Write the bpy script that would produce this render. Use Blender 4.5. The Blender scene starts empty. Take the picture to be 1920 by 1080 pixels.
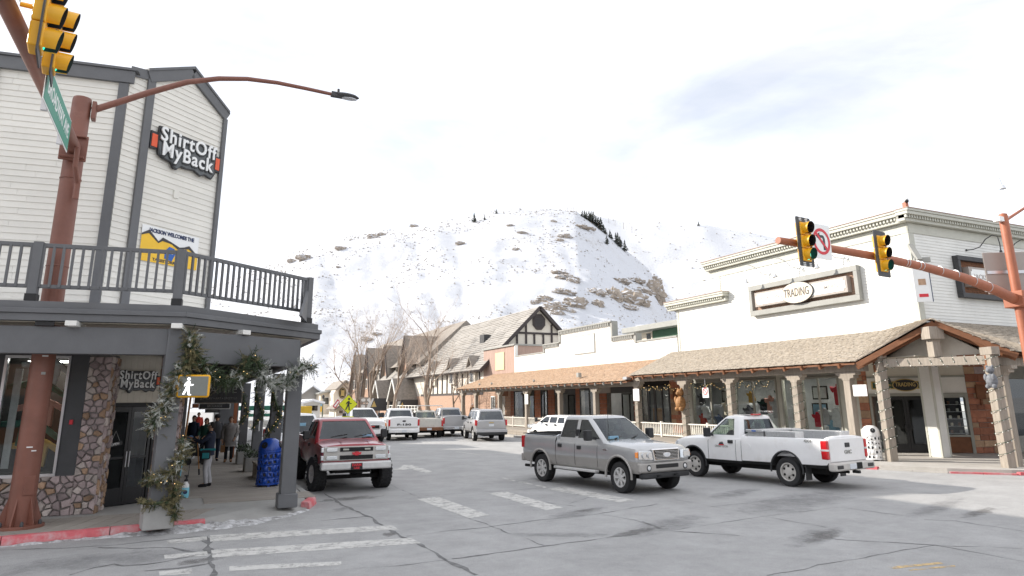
import bpy, bmesh, math, random
from mathutils import Vector as V, Matrix, noise as mnoise
rad = math.radians
S = bpy.context.scene
COL = S.collection
# ---------------------------------------------------------------- camera
CAM = V((0.0, 0.0, 2.42)); YAW, PITCH, ROLL = rad(25.4), rad(13.6), rad(-0.45); FPX = 1290.0
_f = V((math.sin(YAW) * math.cos(PITCH), math.cos(YAW) * math.cos(PITCH), math.sin(PITCH)))
_r = V((math.cos(YAW), -math.sin(YAW), 0)); _u = _r.cross(_f)
_c, _s = math.cos(ROLL), math.sin(ROLL)
_r, _u = _c * _r + _s * _u, _c * _u - _s * _r
cd = bpy.data.cameras.new('camera'); cam = bpy.data.objects.new('camera', cd); COL.objects.link(cam)
cam.matrix_world = Matrix(((_r.x, _u.x, -_f.x, CAM.x), (_r.y, _u.y, -_f.y, CAM.y), (_r.z, _u.z, -_f.z, CAM.z), (0, 0, 0, 1)))
cd.sensor_width = 36; cd.lens = 36 * FPX / 1920; cd.shift_y = -100 / 1920; cd.clip_start = .1; cd.clip_end = 6000
S.camera = cam
# ---------------------------------------------------------------- sky, sun, exposure
SUN_EL = 26.5
SUN_DIR = V((-.75, .66, 0)).normalized() * math.cos(rad(SUN_EL)) + V((0, 0, math.sin(rad(SUN_EL))))
w = bpy.data.worlds.new('World'); S.world = w; w.use_nodes = True
nt = w.node_tree; N = nt.nodes; L = nt.links
bg = N['Background']; bg.inputs['Strength'].default_value = .1
sky = N.new('ShaderNodeTexSky'); sky.sky_type = 'NISHITA'; sky.sun_disc = False
sky.sun_elevation = rad(SUN_EL); sky.sun_rotation = math.atan2(SUN_DIR.x, SUN_DIR.y)
sky.altitude = 1900; sky.dust_density = 1.5
tc = N.new('ShaderNodeTexCoord'); mp = N.new('ShaderNodeMapping'); mp.inputs['Scale'].default_value = (1.0, 1.0, 2.6)
mp.inputs['Rotation'].default_value = (.1, .2, .9); mp.inputs['Location'].default_value = (3.3, 1.2, .4)
L.new(tc.outputs['Generated'], mp.inputs['Vector'])
nz = N.new('ShaderNodeTexNoise'); nz.inputs['Scale'].default_value = 1.7; nz.inputs['Detail'].default_value = 7
nz.inputs['Roughness'].default_value = .56; nz.inputs['Distortion'].default_value = .5
L.new(mp.outputs['Vector'], nz.inputs['Vector'])
cr = N.new('ShaderNodeValToRGB'); cr.color_ramp.elements[0].position = .36; cr.color_ramp.elements[1].position = .6
cr.color_ramp.elements[0].color = (.62, .62, .62, 1); cr.color_ramp.elements[1].color = (1, 1, 1, 1)
L.new(nz.outputs['Fac'], cr.inputs['Fac'])
mx = N.new('ShaderNodeMix'); mx.data_type = 'RGBA'
L.new(cr.outputs['Color'], mx.inputs['Factor']); L.new(sky.outputs['Color'], mx.inputs['A'])
nz2 = N.new('ShaderNodeTexNoise'); nz2.inputs['Scale'].default_value = 2.6; nz2.inputs['Detail'].default_value = 6; nz2.inputs['Roughness'].default_value = .5; nz2.inputs['Distortion'].default_value = .4; L.new(mp.outputs['Vector'], nz2.inputs['Vector'])
mr2 = N.new('ShaderNodeMapRange'); mr2.inputs['From Min'].default_value = .34; mr2.inputs['From Max'].default_value = .66; mr2.inputs['To Min'].default_value = .7; mr2.inputs['To Max'].default_value = 1.12; L.new(nz2.outputs['Fac'], mr2.inputs['Value'])
vs2 = N.new('ShaderNodeVectorMath'); vs2.operation = 'SCALE'; vs2.inputs[0].default_value = (6.9, 6.96, 7.2); L.new(mr2.outputs['Result'], vs2.inputs['Scale']); L.new(vs2.outputs['Vector'], mx.inputs['B'])
L.new(mx.outputs['Result'], bg.inputs['Color'])
sd = bpy.data.lights.new('sun', 'SUN'); sd.energy = 2.9; sd.angle = rad(.6); sd.color = (1.0, .93, .83)
so = bpy.data.objects.new('sun', sd); COL.objects.link(so); so.rotation_euler = SUN_DIR.to_track_quat('Z', 'Y').to_euler(); so.location = (-30, 30, 60)
S.view_settings.view_transform = 'Standard'; S.view_settings.look = 'None'; S.view_settings.gamma = 1
S.view_settings.use_curve_mapping = False; S.view_settings.exposure = 1.2
S.cycles.use_denoising = True; S.cycles.max_bounces = 7; S.cycles.transparent_max_bounces = 12; S.cycles.caustics_reflective = False; S.cycles.caustics_refractive = False

# ---------------------------------------------------------------- helpers
def ray(x, y):
    return ((x - 960) / FPX) * _r - ((y - 440) / FPX) * _u + _f
def gp(x, y, z=0.):
    d = ray(x, y); return CAM + d * ((z - CAM.z) / d.z)
def aX(x, y, X):
    d = ray(x, y); return CAM + d * (X / d.x)
def aY(x, y, Y):
    d = ray(x, y); return CAM + d * (Y / d.y)
WORLD = {}
def tag(o, label=None, cat=None, group=None, kind=None):
    if label: o['label'] = label
    if cat: o['category'] = cat
    if group: o['group'] = group
    if kind: o['kind'] = kind
    return o
def thing(name, label, cat, loc=(0, 0, 0), rz=0., group=None, local=False):
    o = bpy.data.objects.new(name, None); COL.objects.link(o); o.empty_display_size = .3
    o.location = loc; o.rotation_euler = (0, 0, rz)
    if not local: WORLD[o] = Matrix.LocRotScale(V(loc), o.rotation_euler, None).inverted()
    return tag(o, label, cat, group)
def link(name, me, parent=None, M=None, label=None):
    o = bpy.data.objects.new(name, me); COL.objects.link(o)
    if parent:
        o.parent = parent
        if parent in WORLD: o.matrix_parent_inverse = WORLD[parent]
    if M is not None: o.matrix_basis = M
    if label: o['label'] = label
    return o
def frame(o, x, up):
    """matrix: local x = x, local y = up, local z = outward normal"""
    x = V(x).normalized(); z = x.cross(V(up)).normalized(); y = z.cross(x)
    o = V(o)
    return Matrix(((x.x, y.x, z.x, o.x), (x.y, y.y, z.y, o.y), (x.z, y.z, z.z, o.z), (0, 0, 0, 1)))
T = Matrix.Translation
def RZ(a): return Matrix.Rotation(a, 4, 'Z')
class MB:
    def __init__(s): s.v = []; s.f = []; s.m = []
    def add(s, vs, fs, mi=0):
        n = len(s.v); s.v += [tuple(v) for v in vs]; s.f += [tuple(i + n for i in f) for f in fs]; s.m += [mi] * len(fs); return s
    def box(s, x0, x1, y0, y1, z0, z1, M=None, mi=0):
        vs = [V((x, y, z)) for z in (z0, z1) for y in (y0, y1) for x in (x0, x1)]
        if M is not None: vs = [M @ v for v in vs]
        return s.add(vs, [(0, 2, 3, 1), (4, 5, 7, 6), (0, 1, 5, 4), (2, 6, 7, 3), (0, 4, 6, 2), (1, 3, 7, 5)], mi)
    def bar(s, p, q, w, h, mi=0, up=(0, 0, 1)):
        p, q = V(p), V(q); d = (q - p); l = d.length; d.normalize(); y = V(up).cross(d)
        if y.length < 1e-4: y = V((0, 1, 0)).cross(d)
        y.normalize(); z = d.cross(y)
        M = Matrix(((d.x, y.x, z.x, p.x), (d.y, y.y, z.y, p.y), (d.z, y.z, z.z, p.z), (0, 0, 0, 1)))
        return s.box(0, l, -w / 2, w / 2, -h / 2, h / 2, M, mi)
    def tube(s, pts, r, n=8, mi=0, cap=True):
        pts = [V(p) for p in pts]; rs = r if isinstance(r, (list, tuple)) else [r] * len(pts)
        prev = None; rings = []
        for i, p in enumerate(pts):
            d = (pts[min(i + 1, len(pts) - 1)] - pts[max(i - 1, 0)])
            if d.length < 1e-9: d = V((0, 0, 1))
            d.normalize()
            if prev is None:
                a = V((0, 0, 1)) if abs(d.z) < .9 else V((1, 0, 0)); x = a.cross(d).normalized()
            else:
                x = (prev - d * prev.dot(d)); x = x.normalized() if x.length > 1e-6 else V((1, 0, 0))
            prev = x; y = d.cross(x)
            rings.append([p + (x * math.cos(2 * math.pi * k / n) + y * math.sin(2 * math.pi * k / n)) * rs[i] for k in range(n)])
        vs = [v for ring in rings for v in ring]; fs = []
        for i in range(len(pts) - 1):
            for k in range(n): fs.append((i * n + k, i * n + (k + 1) % n, (i + 1) * n + (k + 1) % n, (i + 1) * n + k))
        if cap: fs += [tuple(range(n - 1, -1, -1)), tuple(range((len(pts) - 1) * n, len(pts) * n))]
        return s.add(vs, fs, mi)
    def prism(s, poly, M=None, d0=0., d1=.1, mi=0):
        n = len(poly); vs = [V((a, b, d0)) for a, b in poly] + [V((a, b, d1)) for a, b in poly]
        if M is not None: vs = [M @ v for v in vs]
        return s.add(vs, [tuple(range(n - 1, -1, -1)), tuple(range(n, 2 * n))] + [(i, (i + 1) % n, n + (i + 1) % n, n + i) for i in range(n)], mi)
    def lathe(s, prof, M=None, n=24, mi=0, cap=True):
        vs = []; fs = []
        for r, z in prof:
            for k in range(n):
                a = 2 * math.pi * k / n; vs.append(V((r * math.cos(a), r * math.sin(a), z)))
        if M is not None: vs = [M @ v for v in vs]
        for i in range(len(prof) - 1):
            for k in range(n): fs.append((i * n + k, i * n + (k + 1) % n, (i + 1) * n + (k + 1) % n, (i + 1) * n + k))
        if cap: fs += [tuple(range(n - 1, -1, -1)), tuple(range((len(prof) - 1) * n, len(prof) * n))]
        else: fs += [((len(prof) - 1) * n + k, (len(prof) - 1) * n + (k + 1) % n, (k + 1) % n, k) for k in range(n)]
        return s.add(vs, fs, mi)
    def sph(s, c, r, n=10, m=6, sc=(1, 1, 1), mi=0):
        pr = [(max(1e-4, r * math.sin(math.pi * i / m)), -r * math.cos(math.pi * i / m)) for i in range(m + 1)]
        return s.lathe(pr, T(V(c)) @ Matrix.Diagonal((sc[0], sc[1], sc[2], 1)), n, mi)
    def mesh(s, name, mats, angle=35, fix=True):
        me = bpy.data.meshes.new(name); me.from_pydata(s.v, [], s.f)
        for m in (mats if isinstance(mats, (list, tuple)) else [mats]): me.materials.append(MT[m] if isinstance(m, str) else m)
        if any(s.m): me.polygons.foreach_set('material_index', s.m)
        if fix:
            bm = bmesh.new(); bm.from_mesh(me); bmesh.ops.recalc_face_normals(bm, faces=bm.faces); bm.to_mesh(me); bm.free()
        if angle:
            me.polygons.foreach_set('use_smooth', [True] * len(me.polygons)); me.set_sharp_from_angle(angle=rad(angle))
        me.update(); return me
    def build(s, name, mats, parent=None, label=None, bevel=0., angle=35, M=None, fix=True, kind=None, seg=2):
        o = link(name, s.mesh(name, mats, angle, fix), parent, M, label)
        if bevel:
            b = o.modifiers.new('bevel', 'BEVEL'); b.width = bevel; b.segments = seg; b.limit_method = 'ANGLE'; b.angle_limit = rad(40); b.harden_normals = True
        if kind: o['kind'] = kind
        return o
def bx(name, mat, parent, x0, x1, y0, y1, z0, z1, **k):
    return MB().box(x0, x1, y0, y1, z0, z1).build(name, mat, parent, **k)
def text(name, s, size, mat, parent, M, ext=.01, off=0., align='CENTER', width=None, shear=0., sp=1., label=None):
    cu = bpy.data.curves.new('t', 'FONT'); cu.body = s; cu.size = size; cu.extrude = ext; cu.offset = off; cu.align_x = align; cu.align_y = 'CENTER'; cu.shear = shear; cu.space_character = sp; cu.resolution_u = 3
    o = bpy.data.objects.new('t', cu); COL.objects.link(o)
    me = bpy.data.meshes.new_from_object(o.evaluated_get(bpy.context.evaluated_depsgraph_get())) if False else bpy.data.meshes.new_from_object(o)
    bpy.data.objects.remove(o); bpy.data.curves.remove(cu)
    if width and len(me.vertices):
        xs = [v.co.x for v in me.vertices]; k = width / max(1e-6, max(xs) - min(xs))
        for v in me.vertices: v.co.x *= k
    me.materials.clear(); me.materials.append(MT[mat]); me.transform(M); me.name = name
    return link(name, me, parent, None, label)
TMP = bpy.data.scenes.new('scratch')
def evalmesh(o):
    with bpy.context.temp_override(scene=TMP, view_layer=TMP.view_layers[0]):
        dg = bpy.context.evaluated_depsgraph_get(); dg.update()
        return bpy.data.meshes.new_from_object(o.evaluated_get(dg), preserve_all_data_layers=False, depsgraph=dg)
def boolean(me, cuts, op='DIFFERENCE'):
    o = bpy.data.objects.new('b', me); TMP.collection.objects.link(o); cs = []
    for c in cuts:
        co = bpy.data.objects.new('c', c); TMP.collection.objects.link(co); cs.append(co)
        md = o.modifiers.new('b', 'BOOLEAN'); md.operation = op; md.solver = 'EXACT'; md.object = co
        md.material_mode = 'TRANSFER'
    r = evalmesh(o)
    for q in cs + [o]: bpy.data.objects.remove(q)
    return r
def smooth(me, angle=35):
    me.polygons.foreach_set('use_smooth', [True] * len(me.polygons)); me.set_sharp_from_angle(angle=rad(angle)); return me
def lerp(tab, x):
    if x <= tab[0][0]: return tab[0][1]
    for (a, b), (c, d) in zip(tab, tab[1:]):
        if x <= c: return b + (d - b) * (x - a) / (c - a)
    return tab[-1][1]
# ---------------------------------------------------------------- materials
MT = {}
def mat(name, col, rough=.65, var=.12, sc=2.5, bump=0., bsc=30., metal=0., coat=0., rnd=0., stain=None, emit=0., spec=.5, stretch=None, sst=(.55, .75), ssc=1.2):
    m = bpy.data.materials.new(name); m.use_nodes = True; n = m.node_tree.nodes; l = m.node_tree.links; b = n['Principled BSDF']
    b.inputs['Roughness'].default_value = rough; b.inputs['Metallic'].default_value = metal; b.inputs['Specular IOR Level'].default_value = spec
    if coat: b.inputs['Coat Weight'].default_value = coat; b.inputs['Coat Roughness'].default_value = .06
    ge = n.new('ShaderNodeNewGeometry'); vec = ge.outputs['Position']
    if stretch:
        ma = n.new('ShaderNodeMapping'); ma.inputs['Scale'].default_value = stretch; l.new(vec, ma.inputs['Vector']); vec = ma.outputs['Vector']
    out = None
    if var or rnd or stain:
        nz = n.new('ShaderNodeTexNoise'); nz.inputs['Scale'].default_value = sc; nz.inputs['Detail'].default_value = 5; nz.inputs['Roughness'].default_value = .65; l.new(vec, nz.inputs['Vector'])
        mr = n.new('ShaderNodeMapRange'); mr.inputs['From Min'].default_value = .3; mr.inputs['From Max'].default_value = .7
        mr.inputs['To Min'].default_value = 1 - var; mr.inputs['To Max'].default_value = 1 + var; l.new(nz.outputs['Fac'], mr.inputs['Value'])
        val = mr.outputs['Result']
        if rnd:
            oi = n.new('ShaderNodeObjectInfo'); m2 = n.new('ShaderNodeMapRange'); m2.inputs['To Min'].default_value = 1 - rnd; m2.inputs['To Max'].default_value = 1 + rnd
            l.new(oi.outputs['Random'], m2.inputs['Value']); mm = n.new('ShaderNodeMath'); mm.operation = 'MULTIPLY'; l.new(val, mm.inputs[0]); l.new(m2.outputs['Result'], mm.inputs[1]); val = mm.outputs[0]
        vm = n.new('ShaderNodeVectorMath'); vm.operation = 'SCALE'; vm.inputs[0].default_value = col[:3]; l.new(val, vm.inputs['Scale']); out = vm.outputs['Vector']
        if stain:
            n2 = n.new('ShaderNodeTexNoise'); n2.inputs['Scale'].default_value = ssc; n2.inputs['Detail'].default_value = 8; n2.inputs['Roughness'].default_value = .7; l.new(ge.outputs['Position'], n2.inputs['Vector'])
            r2 = n.new('ShaderNodeMapRange'); r2.inputs['From Min'].default_value = sst[0]; r2.inputs['From Max'].default_value = sst[1]; l.new(n2.outputs['Fac'], r2.inputs['Value'])
            mi = n.new('ShaderNodeMix'); mi.data_type = 'RGBA'; l.new(r2.outputs['Result'], mi.inputs['Factor']); l.new(out, mi.inputs['A']); mi.inputs['B'].default_value = (*stain, 1); out = mi.outputs['Result']
        l.new(out, b.inputs['Base Color'])
    else: b.inputs['Base Color'].default_value = (*col[:3], 1)
    if bump:
        nb = n.new('ShaderNodeTexNoise'); nb.inputs['Scale'].default_value = bsc; nb.inputs['Detail'].default_value = 6; l.new(vec, nb.inputs['Vector'])
        bu = n.new('ShaderNodeBump'); bu.inputs['Strength'].default_value = bump; bu.inputs['Distance'].default_value = .02; l.new(nb.outputs['Fac'], bu.inputs['Height']); l.new(bu.outputs['Normal'], b.inputs['Normal'])
    if emit: b.inputs['Emission Color'].default_value = (*col[:3], 1); b.inputs['Emission Strength'].default_value = emit
    MT[name] = m; return m
def glass(name, tint=(.6, .65, .62), refl=.12, rough=.02):
    m = bpy.data.materials.new(name); m.use_nodes = True; n = m.node_tree.nodes; l = m.node_tree.links
    n.remove(n['Principled BSDF']); o = n['Material Output']
    t = n.new('ShaderNodeBsdfTransparent'); t.inputs['Color'].default_value = (*tint, 1)
    g = n.new('ShaderNodeBsdfGlossy'); g.inputs['Roughness'].default_value = rough; g.inputs['Color'].default_value = (.9, .95, 1, 1)
    fr = n.new('ShaderNodeFresnel'); fr.inputs['IOR'].default_value = 1.5
    mm = n.new('ShaderNodeMath'); mm.operation = 'MAXIMUM'; mm.inputs[1].default_value = refl; l.new(fr.outputs['Fac'], mm.inputs[0])
    ge = n.new('ShaderNodeNewGeometry'); iv = n.new('ShaderNodeMath'); iv.operation = 'SUBTRACT'; iv.inputs[0].default_value = 1.; l.new(ge.outputs['Backfacing'], iv.inputs[1]); fm = n.new('ShaderNodeMath'); fm.operation = 'MULTIPLY'; l.new(mm.outputs[0], fm.inputs[0]); l.new(iv.outputs[0], fm.inputs[1])
    mi = n.new('ShaderNodeMixShader'); l.new(fm.outputs[0], mi.inputs['Fac']); l.new(t.outputs[0], mi.inputs[1]); l.new(g.outputs[0], mi.inputs[2]); l.new(mi.outputs[0], o.inputs['Surface'])
    MT[name] = m
def roadmat():
    m = mat('road', (.375, .373, .37), .92, .08, .35, .5, 90); n = m.node_tree.nodes; l = m.node_tree.links; b = n['Principled BSDF']; src = b.inputs['Base Color'].links[0].from_socket; ge = n.new('ShaderNodeNewGeometry')
    for sc_, lo, hi, a0, a1, det in ((1.1, .35, .7, .86, 1.08, 8), (6., .3, .72, .92, 1.07, 6), (45., .3, .7, .8, 1.16, 3), (130., .35, .7, .84, 1.14, 2)):
        nz = n.new('ShaderNodeTexNoise'); nz.inputs['Scale'].default_value = sc_; nz.inputs['Detail'].default_value = det; nz.inputs['Roughness'].default_value = .7; l.new(ge.outputs['Position'], nz.inputs['Vector'])
        mr = n.new('ShaderNodeMapRange'); mr.inputs['From Min'].default_value = lo; mr.inputs['From Max'].default_value = hi; mr.inputs['To Min'].default_value = a0; mr.inputs['To Max'].default_value = a1; l.new(nz.outputs['Fac'], mr.inputs['Value'])
        vm = n.new('ShaderNodeVectorMath'); vm.operation = 'SCALE'; l.new(src, vm.inputs[0]); l.new(mr.outputs['Result'], vm.inputs['Scale']); src = vm.outputs['Vector']
    l.new(src, b.inputs['Base Color'])
roadmat()
def worn(name, col, lo, hi, sc_, amax=1., rough=.9, fade=False):
    """thin coat with ragged bare places: shows the road below through its gaps"""
    m = mat(name, col, rough, .1, 4, .1, 60); n = m.node_tree.nodes; l = m.node_tree.links; b = n['Principled BSDF']; ge = n.new('ShaderNodeNewGeometry')
    nz = n.new('ShaderNodeTexNoise'); nz.inputs['Scale'].default_value = sc_; nz.inputs['Detail'].default_value = 9; nz.inputs['Roughness'].default_value = .75; l.new(ge.outputs['Position'], nz.inputs['Vector'])
    mr = n.new('ShaderNodeMapRange'); mr.inputs['From Min'].default_value = lo; mr.inputs['From Max'].default_value = hi; mr.inputs['To Max'].default_value = amax; 
    src = nz.outputs['Fac']
    if fade:
        at = n.new('ShaderNodeAttribute'); at.attribute_name = 'fade'; ad = n.new('ShaderNodeMath'); ad.operation = 'MULTIPLY_ADD'; ad.inputs[1].default_value = .45; l.new(at.outputs['Fac'], ad.inputs[0]); l.new(src, ad.inputs[2]); sb = n.new('ShaderNodeMath'); sb.operation = 'SUBTRACT'; sb.inputs[1].default_value = .32; l.new(ad.outputs[0], sb.inputs[0]); src = sb.outputs[0]
    l.new(src, mr.inputs['Value']); l.new(mr.outputs['Result'], b.inputs['Alpha'])
mat('crack', (.15, .15, .15), .95, .4, 6)
mat('patch', (.15, .15, .152), .9, .25, 2.5, .2, 60)
worn('paint', (.66, .65, .62), .3, .52, 3.5, .78)
worn('paint_yellow', (.68, .48, .22), .4, .6, 4, .9)
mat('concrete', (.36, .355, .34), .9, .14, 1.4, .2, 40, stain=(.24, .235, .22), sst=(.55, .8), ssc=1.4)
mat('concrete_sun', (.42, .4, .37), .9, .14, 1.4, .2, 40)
mat('plank_walk', (.33, .3, .265), .85, .12, 2, .2, 12, rnd=.1, stretch=(1, 6, 1))
mat('kerb_red', (.55, .12, .135), .8, .16, 5, .15, 40, stain=(.5, .36, .36), sst=(.45, .68), ssc=3)
mat('snow', (.84, .86, .9), .8, .05, 4, .3, 25)
mat('dirty_snow', (.52, .52, .53), .9, .3, 9, .8, 30, stain=(.25, .245, .24), sst=(.45, .6), ssc=5)
mat('gray_paint', (.125, .128, .134), .6, .1, 1.6, .08, 30, rnd=.04)
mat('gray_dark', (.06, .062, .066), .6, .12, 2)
mat('siding_cream', (.74, .72, .66), .6, .05, 1.2, .05, 40, rnd=.035, stain=(.62, .59, .52), sst=(.62, .85), ssc=2)
mat('cream', (.6, .56, .48), .7, .08, 2)
mat('white_paint', (.78, .77, .73), .6, .06, 1.5)
mat('white_siding', (.72, .72, .69), .6, .06, 1.2, rnd=.02, stain=(.6, .585, .54), sst=(.6, .85), ssc=1.4)
mat('trim_sage', (.5, .5, .44), .6, .08, 2)
mat('sage_dark', (.3, .3, .265), .6, .1, 2)
mat('trim_gray', (.3, .3, .28), .6, .1, 2)
mat('charcoal', (.045, .045, .048), .6, .12, 3)
mat('black', (.012, .012, .013), .6, .1, 4)
mat('black_gloss', (.012, .012, .014), .25, .1, 4)
mat('rust_pole', (.2, .08, .055), .5, .14, 2.2, .05, 40, stain=(.26, .12, .09), sst=(.55, .8), ssc=1.6)
mat('orange_pole', (.36, .12, .062), .55, .14, 2.2)
mat('stone_pink', (.36, .29, .285), .9, .22, 5, .6, 22, rnd=.32)
mat('stone_tan', (.34, .225, .15), .9, .3, 5, .6, 22, rnd=.3)
mat('stone_white', (.46, .4, .37), .9, .2, 5, .6, 22, rnd=.2)
mat('stone_red', (.36, .15, .09), .9, .22, 5, .5, 22, rnd=.28)
mat('stone_sand', (.42, .28, .18), .9, .2, 5, .5, 22, rnd=.25)
mat('mortar', (.25, .235, .22), .95, .2, 8, .4, 40)
mat('wood_gray', (.32, .28, .235), .85, .2, 3, .35, 14, stretch=(5, 5, .7), rnd=.1)
mat('wood_brown', (.2, .085, .04), .8, .2, 4, .2, 18, rnd=.12)
mat('shingle_gray', (.36, .315, .26), .9, .36, 7, .3, 25)
mat('shingle_orange', (.41, .29, .2), .9, .34, 7, .3, 25)
mat('shingle_dark', (.26, .23, .2), .9, .25, 3, .3, 25)
mat('roof_tan', (.34, .32, .295), .9, .14, 1.2, .2, 12)
mat('brick', (.36, .235, .17), .9, .28, 6, .3, 40, rnd=.15)
mat('tudor_wall', (.68, .63, .55), .8, .05, 1)
mat('tudor_beam', (.055, .045, .045), .8, .1, 2)
mat('wood_pink', (.4, .28, .23), .8, .12, 3, rnd=.06, stretch=(4, 4, .5))
mat('plywood', (.72, .55, .33), .8, .08, 3)
mat('board_white', (.76, .75, .71), .6, .07, 1.5, stain=(.6, .58, .53), sst=(.6, .85), ssc=1.2)
mat('green_wall', (.05, .12, .07), .7, .15, 2)
mat('sign_green', (.012, .25, .16), .4, .05, 3)
mat('sign_white', (.82, .83, .82), .4, .03, 3)
mat('sign_black', (.02, .02, .022), .4, .1, 3)
mat('sign_red', (.62, .03, .045), .45, .05, 3)
mat('sign_orange', (.75, .1, .03), .45, .05, 3)
mat('sign_grayfill', (.1, .11, .115), .45, .35, 14, stretch=(6, 6, .6))
mat('sign_taupe', (.36, .32, .29), .5, .05, 2)
mat('sign_yellow', (.86, .62, .02), .5, .04, 3)
mat('sign_lime', (.75, .78, .02), .45, .03, 3)
mat('gold', (.5, .36, .13), .5, .1, 5)
mat('deep_green', (.02, .06, .035), .5, .1, 5)
mat('signal_yellow', (.83, .42, .012), .38, .04, 4)
mat('alu', (.62, .63, .65), .35, .06, 4, metal=.8)
mat('banner_yellow', (.85, .52, .04), .6, .05, 3)
mat('banner_navy', (.02, .035, .1), .6, .05, 3)
mat('banner_blue', (.03, .12, .42), .6, .1, 6)
mat('lens_green', (.02, .45, .3), .3, .05, 3, emit=1.2)
mat('lens_dark', (.03, .03, .03), .3, .1, 4)
mat('walk_white', (.95, .96, 1.0), .5, 0, emit=1.5)
mat('walk_face', (.19, .2, .18), .5, .06, 30)
mat('needle', (.17, .15, .075), .8, .35, 6, rnd=.1)
mat('needle_green', (.045, .07, .03), .8, .35, 6)
mat('needle_frost', (.46, .47, .43), .8, .3, 6)
mat('twig', (.12, .085, .06), .9, .2, 6)
mat('bark', (.26, .2, .155), .9, .25, 3, .4, 20)
mat('branch', (.42, .34, .28), .9, .2, 3)
mat('conifer', (.1, .115, .1), .9, .3, .6)
mat('sage', (.4, .365, .33), .95, .3, .3)
mat('bulb', (1, .66, .28), .4, 0, emit=1.0)
mat('bulb_clear', (.75, .75, .7), .2, .05, 3, spec=.8)
mat('bin_blue', (.008, .06, .36), .35, .1, 4, coat=.3)
mat('bin_white', (.75, .75, .74), .4, .06, 4)
mat('skin', (.42, .25, .17), .6, .06, 8)
for nm, c in dict(navy=(.015, .022, .045), ltgray=(.5, .5, .52), forest=(.02, .075, .055), puffer=(.2, .185, .175), denim=(.09, .15, .28), blackcloth=(.012, .012, .015), redcloth=(.55, .05, .03), hair_brown=(.13, .07, .04), hair_black=(.015, .012, .01), tanboot=(.2, .1, .04), pink=(.6, .3, .25), teal=(.05, .17, .13), mustard=(.6, .37, .1), whitecloth=(.7, .72, .74), greencloth=(.03, .13, .09), crimson=(.5, .02, .04), skyblue=(.25, .45, .6), charcloth=(.06, .06, .065), glove=(.12, .22, .4), bag_teal=(.02, .2, .22)).items():
    mat(nm, c, .85, .14, 9, .15, 60)
mat('tyre', (.022, .022, .023), .85, .2, 10, .2, 60)
mat('rim_alloy', (.62, .62, .61), .3, .08, 6, metal=.25)
mat('rim_steel', (.52, .5, .47), .5, .1, 6, metal=.1)
mat('chrome', (.75, .75, .76), .15, .05, 5, metal=1)
mat('plastic', (.025, .026, .028), .55, .1, 6)
mat('under', (.012, .012, .012), .9, .2, 6)
mat('car_red', (.29, .016, .026), .3, .08, 2.5, coat=.7, metal=.1)
mat('car_silver', (.46, .465, .47), .26, .04, 2, coat=.6, metal=.35, stain=(.4, .4, .395), sst=(.55, .9), ssc=1.1)
mat('car_beige', (.38, .365, .345), .42, .08, 3, coat=.2, metal=.25)
mat('car_white', (.8, .8, .8), .3, .04, 2, coat=.6, stain=(.6, .57, .52), sst=(.55, .9), ssc=1.1)
mat('car_gray', (.42, .42, .43), .3, .05, 2, coat=.6, metal=.35)
mat('car_old', (.6, .58, .53), .5, .12, 3, stain=(.35, .25, .18), sst=(.55, .8), ssc=3)
mat('headlamp', (.75, .78, .8), .12, .1, 14, metal=.5, coat=1)
mat('amber', (.85, .25, .02), .25, .1, 8, coat=.6)
mat('tail_red', (.5, .01, .015), .2, .15, 12, coat=.8)
mat('plate', (.65, .68, .72), .5, .1, 20)
mat('seat', (.1, .1, .105), .8, .1, 8)
glass('glass_dark', (.22, .24, .24), .1)
glass('glass_car', (.72, .78, .75), .08)
glass('glass_tint', (.42, .47, .455), .09)
glass('glass_shop', (.86, .88, .87), .05)
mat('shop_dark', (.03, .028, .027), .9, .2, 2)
mat('shop_mid', (.45, .46, .47), .9, .15, 1.5)
mat('shop_wall', (.6, .62, .64), .9, .15, 1.5)
mat('stucco', (.72, .64, .53), .9, .05, 1)
mat('house_gray', (.35, .34, .33), .8, .1, 1)
mat('boom_green', (.02, .16, .1), .5, .1, 3)
mat('equip_yellow', (.75, .48, .04), .5, .1, 3)
mat('flag_red', (.5, .08, .1), .8, .1, 3)
mat('wood_orange', (.36, .12, .05), .7, .15, 3)
mat('handle_wood', (.42, .2, .07), .6, .15, 5)
mat('bottle_blue', (.2, .55, .68), .4, .06, 5)
mat('tools', (.6, .6, .6), .4, .08, 6, metal=.6)
# ================================================================ ground, road, pavements
RN = random.Random(11)
def sheet(name, poly, z, mt, parent=None, kind=None, thick=0.):
    m = MB(); n = len(poly)
    if thick: m.prism([(p[0], p[1]) for p in poly], None, z - thick, z)
    else: m.add([(p[0], p[1], z) for p in poly], [tuple(range(n))])
    o = m.build(name, mt, parent, angle=0); me = o.data
    bm = bmesh.new(); bm.from_mesh(me); bmesh.ops.triangulate(bm, faces=[f for f in bm.faces if len(f.verts) > 4])
    if not thick:
        for f in bm.faces:
            if f.normal.z < 0: f.normal_flip()
    bm.to_mesh(me); bm.free()
    if kind: o['kind'] = kind
    return o
mat('land', (.6, .58, .56), .95, .2, .05)
sheet('ground', [(-3000, -3000), (3000, -3000), (3000, 3000), (-3000, 3000)], -.06, 'land', kind='structure')
road = sheet('road', [(-90, -60), (120, -60), (120, 330), (-90, 330)], 0, 'road', kind='structure')
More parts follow.
